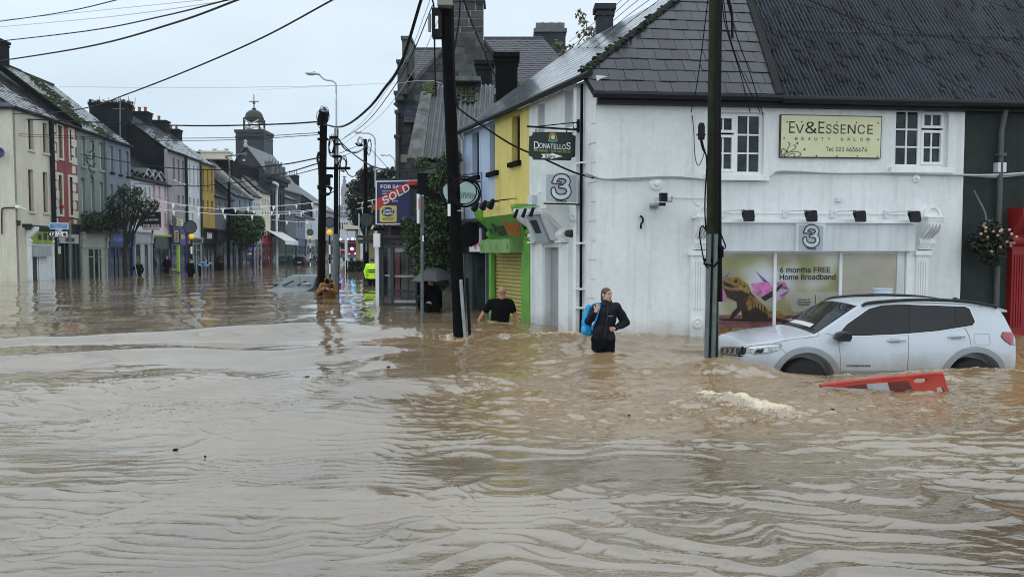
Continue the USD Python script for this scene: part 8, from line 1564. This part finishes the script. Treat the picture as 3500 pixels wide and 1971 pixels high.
hair = hair+ell(H(-.10,0,.0),(.03,.03,.04))+hullball((H(-.11,0,-.01),.022),(H(-.105,.01,-.09),.018),(H(-.09,.02,-.13),.006)); hm = hair.refine_to_length(.012).to_mesh(); ht = trimesh.Trimesh(np.array(hm.vert_properties[:,:3],float),np.array(hm.tri_verts)); trimesh.smoothing.filter_taubin(ht,.5,.53,4); part(pw,'hair',ht,'hair_brown',smooth=True)
for s in (-.031,.031):
    part(pw,'eye',MB().ball(H(.070,s,.012),(.013,.009,.007),2),'eye_white'); part(pw,'pupil',MB().ball(H(.0765,s+.004,.012),.0055,2),'ink'); part(pw,'eyebrow',MB().tube([H(.073,s-.02,.033),H(.080,s,.039),H(.073,s+.02,.033)],.0042,5),'hair_brown'); part(pw,'eyelid',MB().tube([H(.072,s-.015,.015),H(.079,s,.0195),H(.072,s+.015,.015)],.003,5),'hair_brown')
part(pw,'mouth',MB().tube(spline([H(.070,-.028,-.050),H(.083,-.012,-.056),H(.086,0,-.057),H(.083,.012,-.056),H(.070,.028,-.050)],4),[.003]*4+[.006]*9+[.003]*4,6),'lip',smooth=True)
part(pw,'zip',MB().tube(spline([w(1905,350,-.135),w(1900,480,-.165),w(1880,640,-.155),w(1862,750,-.15)]),.006,5),'charcoal_paint'); part(pw,'logo',MB().box(w(1932,478,-.155),(.085,.006,.008)),'grey_cable')
bg = thing('blue_bag','bright blue rucksack slung on the shoulder of the person in the navy jacket','bag',w(1640,700)); bl = [hullball((w(1665,360,.12),(.05,.06,.04)),(w(1630,480,.14),(.06,.1,.08))),hullball((w(1630,480,.14),(.06,.1,.08)),(w(1640,650,.14),(.095,.11,.09))),hullball((w(1660,695,.14),(.075,.10,.045)),(w(1645,620,.14),(.09,.11,.09)))]
Bm = blend(bl,.02,5); v = Bm.vertices; Bm.vertices = v+Bm.vertex_normals*((meshkit.fbm(v*12,3,9)-.5)[:,None]*.03); part(bg,'bag',Bm,'bag_blue',smooth=True); part(bg,'strap',MB().tube(spline([w(1660,380,.1),w(1740,325,.0),w(1800,330,-.12),w(1790,400,-.13),w(1740,560,-.10),w(1680,660,.05)]),.016,6),'bag_blue'); part(bg,'pocket',MB().ball(w(1610,655,.05),(.06,.07,.08),2),'bag_blue',smooth=True)
# ---- man from behind in a black t shirt
DM = 16.8; m_ = lambda x,y,d=0.0: at(1560+x/3.68,950+y/3.68,DM+d)
pm = thing('person','bald person in a black t-shirt seen from behind, waist deep by the yellow shutter','person',(m_(560,600)[0],DM,-.95)); hc = m_(575,165); q = np.array
msh = [m_(432,312),m_(672,312)]; mel = [m_(340,440,.06),m_(738,470,.04)]; mwr = [m_(285,530,-.02),m_(790,560,-.0)]; mhip = [m_(480,640),m_(600,640)]
bones = [Manifold.hull_points(ICO*q([.083,.105,.118])+hc),hullball((hc+[0,.05,-.03],.06),(hc+[0,.06,-.09],.04)),Manifold.hull_points(ICO*q([.012,.02,.03])+hc+[-.082,.0,-.01]),Manifold.hull_points(ICO*q([.012,.02,.03])+hc+[.082,.0,-.01])]+limb((hc+[0,0,-.06],.068),(m_(570,250),.075))
bones += [hullball((msh[0],.07),(msh[1],.07),(m_(560,400),(.17,.12,.1))),hullball((m_(560,400),(.17,.12,.1)),(mhip[0],.09),(mhip[1],.09))]+limb((msh[0],.062),(mel[0],.048),(mwr[0],.034))+limb((msh[1],.062),(mel[1],.048),(mwr[1],.034))+hand(mwr[0],m_(272,575,-.03),(.6,.5,0),.5)+hand(mwr[1],m_(805,595,0),(-.6,.5,0),.5)
for k in (0,1): bones += limb((mhip[k],.09),(q([mhip[k][0],DM,-.45]),.075),(q([mhip[k][0],DM,-.9]),.055))+[hullball((q([mhip[k][0],DM,-.9]),.05),(q([mhip[k][0],DM+.16,-.93]),.04))]
part(pm,'body',blend(bones,.014,6),'skin_tan',smooth=True)
ts = [hullball((msh[0],.092),(msh[1],.092),(m_(560,400),(.215,.15,.12)),(m_(570,268),(.09,.08,.04))),hullball((m_(560,400),(.215,.15,.12)),(m_(535,600),(.205,.15,.1)),(m_(535,660),(.20,.15,.05)))]+limb((msh[0],.092),(m_(378,392,.03),.082))+limb((msh[1],.092),(m_(712,400,.02),.082))
J = blend(ts,.022,5); v = J.vertices; J.vertices = v+J.vertex_normals*((meshkit.fbm(v*[9,9,6],3,7)-.5)[:,None]*.025); part(pm,'t_shirt',J,'cloth_black',smooth=True); part(pm,'trousers',blend([hullball((mhip[0]+[0,0,-.05],.13),(mhip[1]+[0,0,-.05],.13))]+sum([limb((mhip[k],.125),(q([mhip[k][0],DM,-.45]),.09),(q([mhip[k][0],DM,-.85]),.08)) for k in (0,1)],[]),.04,4),'cloth_black',smooth=True)
hr = Manifold.hull_points(ICO*q([.0855,.108,.085])+hc+[0,-.001,-.012])-Manifold.hull_points(ICO*q([.075,.10,.10])+hc+[0,-.02,.075])-Manifold.cube((.4,.3,.4),True).translate(tuple(hc+[0,.20,0]))-Manifold.hull_points(ICO*q([.2,.12,.08])+hc+[0,-.06,-.115]); hq = hr.to_mesh(); part(pm,'hair',(np.array(hq.vert_properties[:,:3],float),np.array(hq.tri_verts)),'hair_grey',smooth=40)
# ---- simpler figures further off
def figure(label,x,yw,ytop,D,top,low,face=0.0,stoop=0.0,arms=(.0,.0),hood=None,water=0.0,hat=None,skin='skin',head=True,group=None,h=1.68,width=1.0):
    """standing in the water at pixel column x; feet below so that the head reaches ytop"""
    c = at(x,864,D); zt = at(x,ytop,D)[2]; z0 = zt-h*(1-.18*stoop); t = thing('person',label,'person',(c[0],D,z0),group); cf,sf = math.cos(face),math.sin(face)
    def L(a,b,z): return np.array([c[0]+a*cf-b*sf,D+a*sf+b*cf,z0+z])
    st = stoop; hz = h*(.93-.18*st); fwd = .45*st; k = h/1.7*width
    shl = [L(s*.19*k,fwd*.8,h*(.82-.13*st)) for s in (-1,1)]; hp = [L(s*.09*k,0,h*.53) for s in (-1,1)]; hd = L(0,fwd,hz)
    el = [L(s*(.25*k+.04),fwd*.8+(.12 if a else -.02),h*(.64-.1*st)) for s,a in zip((-1,1),arms)]; wr_ = [L(s*(.12 if a else .26)*k,fwd*.8+(.32 if a else .05),h*((.66 if a == 1 else .95) if a else .48)) for s,a in zip((-1,1),arms)]
    b = [Manifold.hull_points(ICO*q([.078,.095,.115])+hd),hullball((shl[0],.06),(shl[1],.06),(L(0,fwd*.4,h*.68),(.15,.11,.1))),hullball((L(0,fwd*.4,h*.68),(.15,.11,.1)),(hp[0],.1),(hp[1],.1))]+limb((hd+[0,0,-.08],.055),((shl[0]+shl[1])/2,.07))
    for i in (0,1): b += limb((shl[i],.055),(el[i],.042),(wr_[i],.03))+limb((hp[i],.1),(L((-1,1)[i]*.1,.02,h*.27),.065),(L((-1,1)[i]*.1,0,.06),.05))+[hullball((L((-1,1)[i]*.1,0,.05),.045),(L((-1,1)[i]*.1,.15,.03),.035))]+hand(wr_[i],wr_[i]+(wr_[i]-el[i])*.4,(0,1,.2),.5)
    part(t,'body',blend(b,.03,4),skin,smooth=True)
    cl = [hullball((shl[0],.085),(shl[1],.085),(L(0,fwd*.4,h*.68),(.20*k,.15,.12))),hullball((L(0,fwd*.4,h*.68),(.20*k,.15,.12)),(L(0,0,h*.46),(.20*k,.15,.06)))]
    for i in (0,1): cl += limb((shl[i],.082),(el[i],.07),(wr_[i],.052))
    if hood: cl += [Manifold.hull_points(ICO*q([.115,.125,.135])+hd+[0,0,.01])-Manifold.hull_points(ICO*q([.08,.14,.10])+(hd+(L(0,.13,0)-L(0,0,0))+[0,0,-.01])),hullball((hd+[0,0,-.12],.09),((shl[0]+shl[1])/2,.1))]
    part(t,'jacket',blend(cl,.03,4),top,smooth=True); part(t,'trousers',blend([hullball((hp[0],.125),(hp[1],.125))]+sum([limb((hp[i],.12),(L((-1,1)[i]*.1,.02,h*.27),.085),(L((-1,1)[i]*.1,0,.1),.075)) for i in (0,1)],[]),.04,4),low,smooth=True)
    if hat: part(t,'hat',Manifold.hull_points(ICO*q([.1,.115,.10])+hd+[0,0,.045]),hat,smooth=True)
    elif not hood: part(t,'hair',Manifold.hull_points(ICO*q([.088,.10,.095])+hd-(L(0,.025,0)-L(0,0,0))+[0,0,.035]),'hair_brown',smooth=True)
    return t,L,hd
pi = math.pi
up_,Lu,hdu = figure('person in dark clothes under a black umbrella beside the bus stop pole',1472,1066,945,20.3,'cloth_black','cloth_black',face=pi*.35,arms=(1,1),h=1.72,width=1.15)
um = thing('umbrella','open dark blue black umbrella held by the person beside the bus stop pole','umbrella',at(1487,960,20.2)); top = at(1484,914,20.2); Rr = .62; rings = []; V = []; Fc = []
for k in range(8):
    a0,a1 = k*pi/4+.2,(k+1)*pi/4+.2; g = []
    for i in range(6):
        r = Rr*i/5; row = []
        for j in range(5):
            s = j/4; a = a0+(a1-a0)*s; rr = r*(1-.07*math.sin(pi*s)); z =-.36*(i/5) ** 2.0+.03*math.sin(pi*s)*(i/5); row.append(top+[rr*math.cos(a) ,rr*math.sin(a),z+.03*rr*math.cos(a)])
        g.append(row)
    v = np.array(g).reshape(-1,3); f = []
    for i in range(5):
        for j in range(4): a = i*5+j; f += [[a,a+5,a+6],[a,a+6,a+1]]
    part(um,'panel',MB().add(v,f).add(v-[0,0,.004],[[c_,b_,a_] for a_,b_,c_ in f]),'umbrella_cloth',smooth=50); part(um,'rib',MB().tube([v[i*5]-[0,0,.008] for i in range(6)],.006,4),'dull_steel')
part(um,'shaft',MB().tube([top+[0,0,.06],top+[0,0,-.75]],.009,6),'black_paint')
hv,Lh,hh = figure('person in a bright yellow high visibility jacket walking away beside the bus shelter',1271,975,884,36.5,'cloth_hivis','cloth_black',face=0,hat='cloth_grey',h=1.72,width=1.15)
for z in (.70,.76): part(hv,'reflective_band',MB().lathe([(.222,-.022),(.226,.022)],Lh(0,.0,1.72*z-.12),18),'charcoal_paint')
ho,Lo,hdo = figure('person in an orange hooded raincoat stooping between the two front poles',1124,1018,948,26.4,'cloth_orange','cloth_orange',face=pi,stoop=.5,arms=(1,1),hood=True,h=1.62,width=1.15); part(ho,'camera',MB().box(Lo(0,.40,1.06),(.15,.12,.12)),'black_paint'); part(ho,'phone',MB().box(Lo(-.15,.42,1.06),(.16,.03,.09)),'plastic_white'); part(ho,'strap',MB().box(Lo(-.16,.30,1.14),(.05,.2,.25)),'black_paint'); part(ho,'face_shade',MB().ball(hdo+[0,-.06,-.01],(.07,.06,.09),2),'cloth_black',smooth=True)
figure('dark figure sweeping water outside the pale grey shop',472,941,893,52.5,'cloth_black','cloth_black',face=.5,stoop=.4,arms=(1,0)); single('broom',MB().tube([at(461,903,52.2),at(470,948,52.2)],.03,5),'cream_paint','pale broom handle held by the dark figure outside the grey shop','broom')
figure('person in black standing in the doorway of the dark green shop',570,928,876,60,'cloth_black','cloth_black',face=pi); figure('dark figure with a backpack wading past the left beacon',650,947,885,49.3,'cloth_black','cloth_black',face=-.4,h=1.75); bk_ = figure('person in a light blue jacket bending beside the dark wading figure',681,935,886,51,'cloth_blue','cloth_black',face=-1.2,stoop=.9,arms=(1,1))
figure('left of two dark figures talking beyond the round tree',842,909,863,86,'cloth_black','cloth_black',face=-1.0); figure('right of two dark figures talking beyond the round tree',858,909,862,86.5,'cloth_grey','cloth_black',face=1.2); figure('person in a dark red coat near the far shop doorway',883,908,862,88,'cloth_red','cloth_black',face=pi); figure('distant dark figure behind the dark four by four',1027,880,852,112,'cloth_black','cloth_black',face=pi)
pl_ = thing('flower_planter','dark square planter with red flowers on the left pavement','planter',ground(745,925)); pb_ = ground(745,925); part(pl_,'box',MB().box(pb_+[0,.3,.15],(.65,.6,1.1)),'black_matt'); part(pl_,'leaves',leafmesh([pb_+[0,.3,.95],pb_+[0,.3,1.3]],[.42,.35],300,.1,2),'foliage_dark'); part(pl_,'flower',leafmesh([pb_+[0,.25,1.3]],[.36],70,.1,4),'cloth_red',kind='stuff')
# ---------------------------------------------------------------- foam, splashes, floating debris, haze
R = np.random.RandomState(11)
def froth(name,label,px,D_off,n,size,spread,m,seed,hgt):
    Rn = np.random.RandomState(seed); q = np.array([(x,y,0) for x,y in px],float); c = spline(q,12)[:,:2]; mb = MB(); ico = trimesh.creation.icosphere(1)
    i = Rn.randint(0,len(c),n); rr = np.array([ray(c[k][0]+Rn.normal()*5,c[k][1]) for k in i]); g = rr*((-.15-CAMZ)/rr[:,2:]); P = g+np.stack([Rn.normal(size=n)*spread*.5,Rn.normal(size=n)*spread,np.zeros(n)],1)
    w0 = water_z(P[:,0],P[:,1]); env = .25+.75*meshkit.noise(np.stack([i*.5,np.full(n,float(seed)),np.zeros(n)],-1)); up = hgt*env*Rn.rand(n) ** 1.8; ico = trimesh.creation.icosphere(0)
    for k in range(n):
        c_ = np.array([P[k][0],P[k][1],w0[k]+up[k]+.002])
        if k % 3:           # ragged flat scrap of froth
            q_ = Rn.randint(5,8); an = np.sort(Rn.rand(q_))*6.283; r_ = size*Rn.uniform(.3,2.4)*Rn.uniform(.35,1.2,q_); tl = Rn.normal(size=2)*(.5 if hgt > .05 else .1); xy = np.stack([np.cos(an)*r_*1.7,np.sin(an)*r_],1); v_ = np.column_stack([xy,xy @ tl])+c_; mb.add(np.vstack([v_,c_+[0,0,size*.3]]),[[i_,(i_+1) % q_,q_] for i_ in range(q_)])
        else: mb.add(ico.vertices*(1+.4*Rn.normal(size=(12,1)))*size*.55*Rn.uniform(.3,1.2)*Rn.uniform(.5,2.0,3)+c_,ico.faces)
    single(name,mb,m,label,'foam',kind='stuff')
froth('foam_crest','creamy brown breaking splash in the race below the white car',[(2365,1348),(2420,1372),(2500,1384),(2580,1396),(2660,1406),(2728,1408)],0,420,.006,.07,'foam',3,.12)
froth('foam_crest','loose splash drops in front of the breaking splash',[(2340,1385),(2450,1400),(2560,1412),(2700,1420)],0,160,.004,.10,'foam',4,.08)
froth('foam_crest','yellow brown foam on the crest sweeping past the man in the black t-shirt',[(1700,1150),(1790,1140),(1880,1155),(1960,1168),(2030,1180)],0,160,.005,.10,'foam_brown',5,.05)
froth('foam_crest','foam where the race meets the white wall',[(2060,1172),(2130,1176),(2200,1180),(2290,1190),(2360,1196)],0,100,.005,.10,'foam_brown',6,.04)
froth('foam_crest','white foam collar along the flank of the white car',[(2650,1262),(2800,1272),(2950,1274),(3100,1272),(3250,1272),(3400,1270),(3490,1262)],0,220,.005,.06,'foam',7,.03)
froth('foam_crest','foam flecks drifting around the red barrier',[(2780,1300),(2900,1340),(3050,1365),(3200,1372),(3330,1350),(3450,1330)],0,420,.0045,.3,'foam',8,.005)
froth('foam_crest','scattered foam flecks on the fast brown water in the middle',[(1900,1240),(2100,1280),(2300,1300),(2500,1290),(2750,1310)],0,420,.0045,.5,'foam',9,.004)
def float_at(px,py): g = ground(px,py,-.05); return np.array([g[0],g[1],wz(g[0],g[1])])
p = float_at(1267,1047); p = np.array([p[0],p[1],wz(p[0],p[1])]); t = thing('floating_tray','white plastic tray floating near the bus shelter','tray',p); part(t,'tray',hullball((p+[-.10,0,.03],(.04,.08,.04)),(p+[.10,0,.03],(.04,.08,.05))),'plastic_white',smooth=True); part(t,'rim',MB().tube([p+[.15*math.cos(a),.09*math.sin(a),.06] for a in np.linspace(0,6.283,20)],.012,5),'plastic_white')
for k,(x,y,s,m,lb) in enumerate(((231,1020,.10,'sign_red','small red scrap floating at the left'),(1337,1101,.035,'plastic_white','tiny white ball floating before the bus stop pole'),(597,1475,.045,'black_matt','dark leaf scrap floating in the left foreground'),(700,1493,.035,'black_matt','second dark leaf scrap right of the first in the left foreground'),(1330,1217,.07,'black_matt','dark twig floating on the bright water in the middle'),(1050,1255,.06,'black_matt','dark leaf near the middle of the bright water'),(2845,1352,.05,'black_matt','dark leaf drifting below the barrier'),(2150,1357,.05,'black_matt','dark twig left of the breaking splash'),(870,1045,.08,'black_matt','dark scrap drifting below the drowned saloon'))):
    p = float_at(x,y); Rk = random.Random(k); mb = MB(); n = 7
    ring = [p+[s*.32*(.3+1.2*Rk.random())*math.cos(a)*1.5,s*.2*math.sin(a),.0+.004*Rk.random()] for a in np.linspace(0,2*pi,n,endpoint=False)]; mb.prism(ring,[r+[0,0,.006+.15*s*Rk.random()] for r in ring]); single('floating_scrap',mb,m,lb,'debris')
# damp air: closed box of thin haze round the whole place
M['haze'] = usdkit.material(stage,'/World/Looks/haze',{'v': ('principled_volume',{'color': (.82,.88,.95),'density': .00025,'anisotropy': .2})},volume='v.volume')
single('haze',MB().box((0,600,29),(2400,2000,66)),'haze','thin damp haze over the street','haze',kind='stuff')
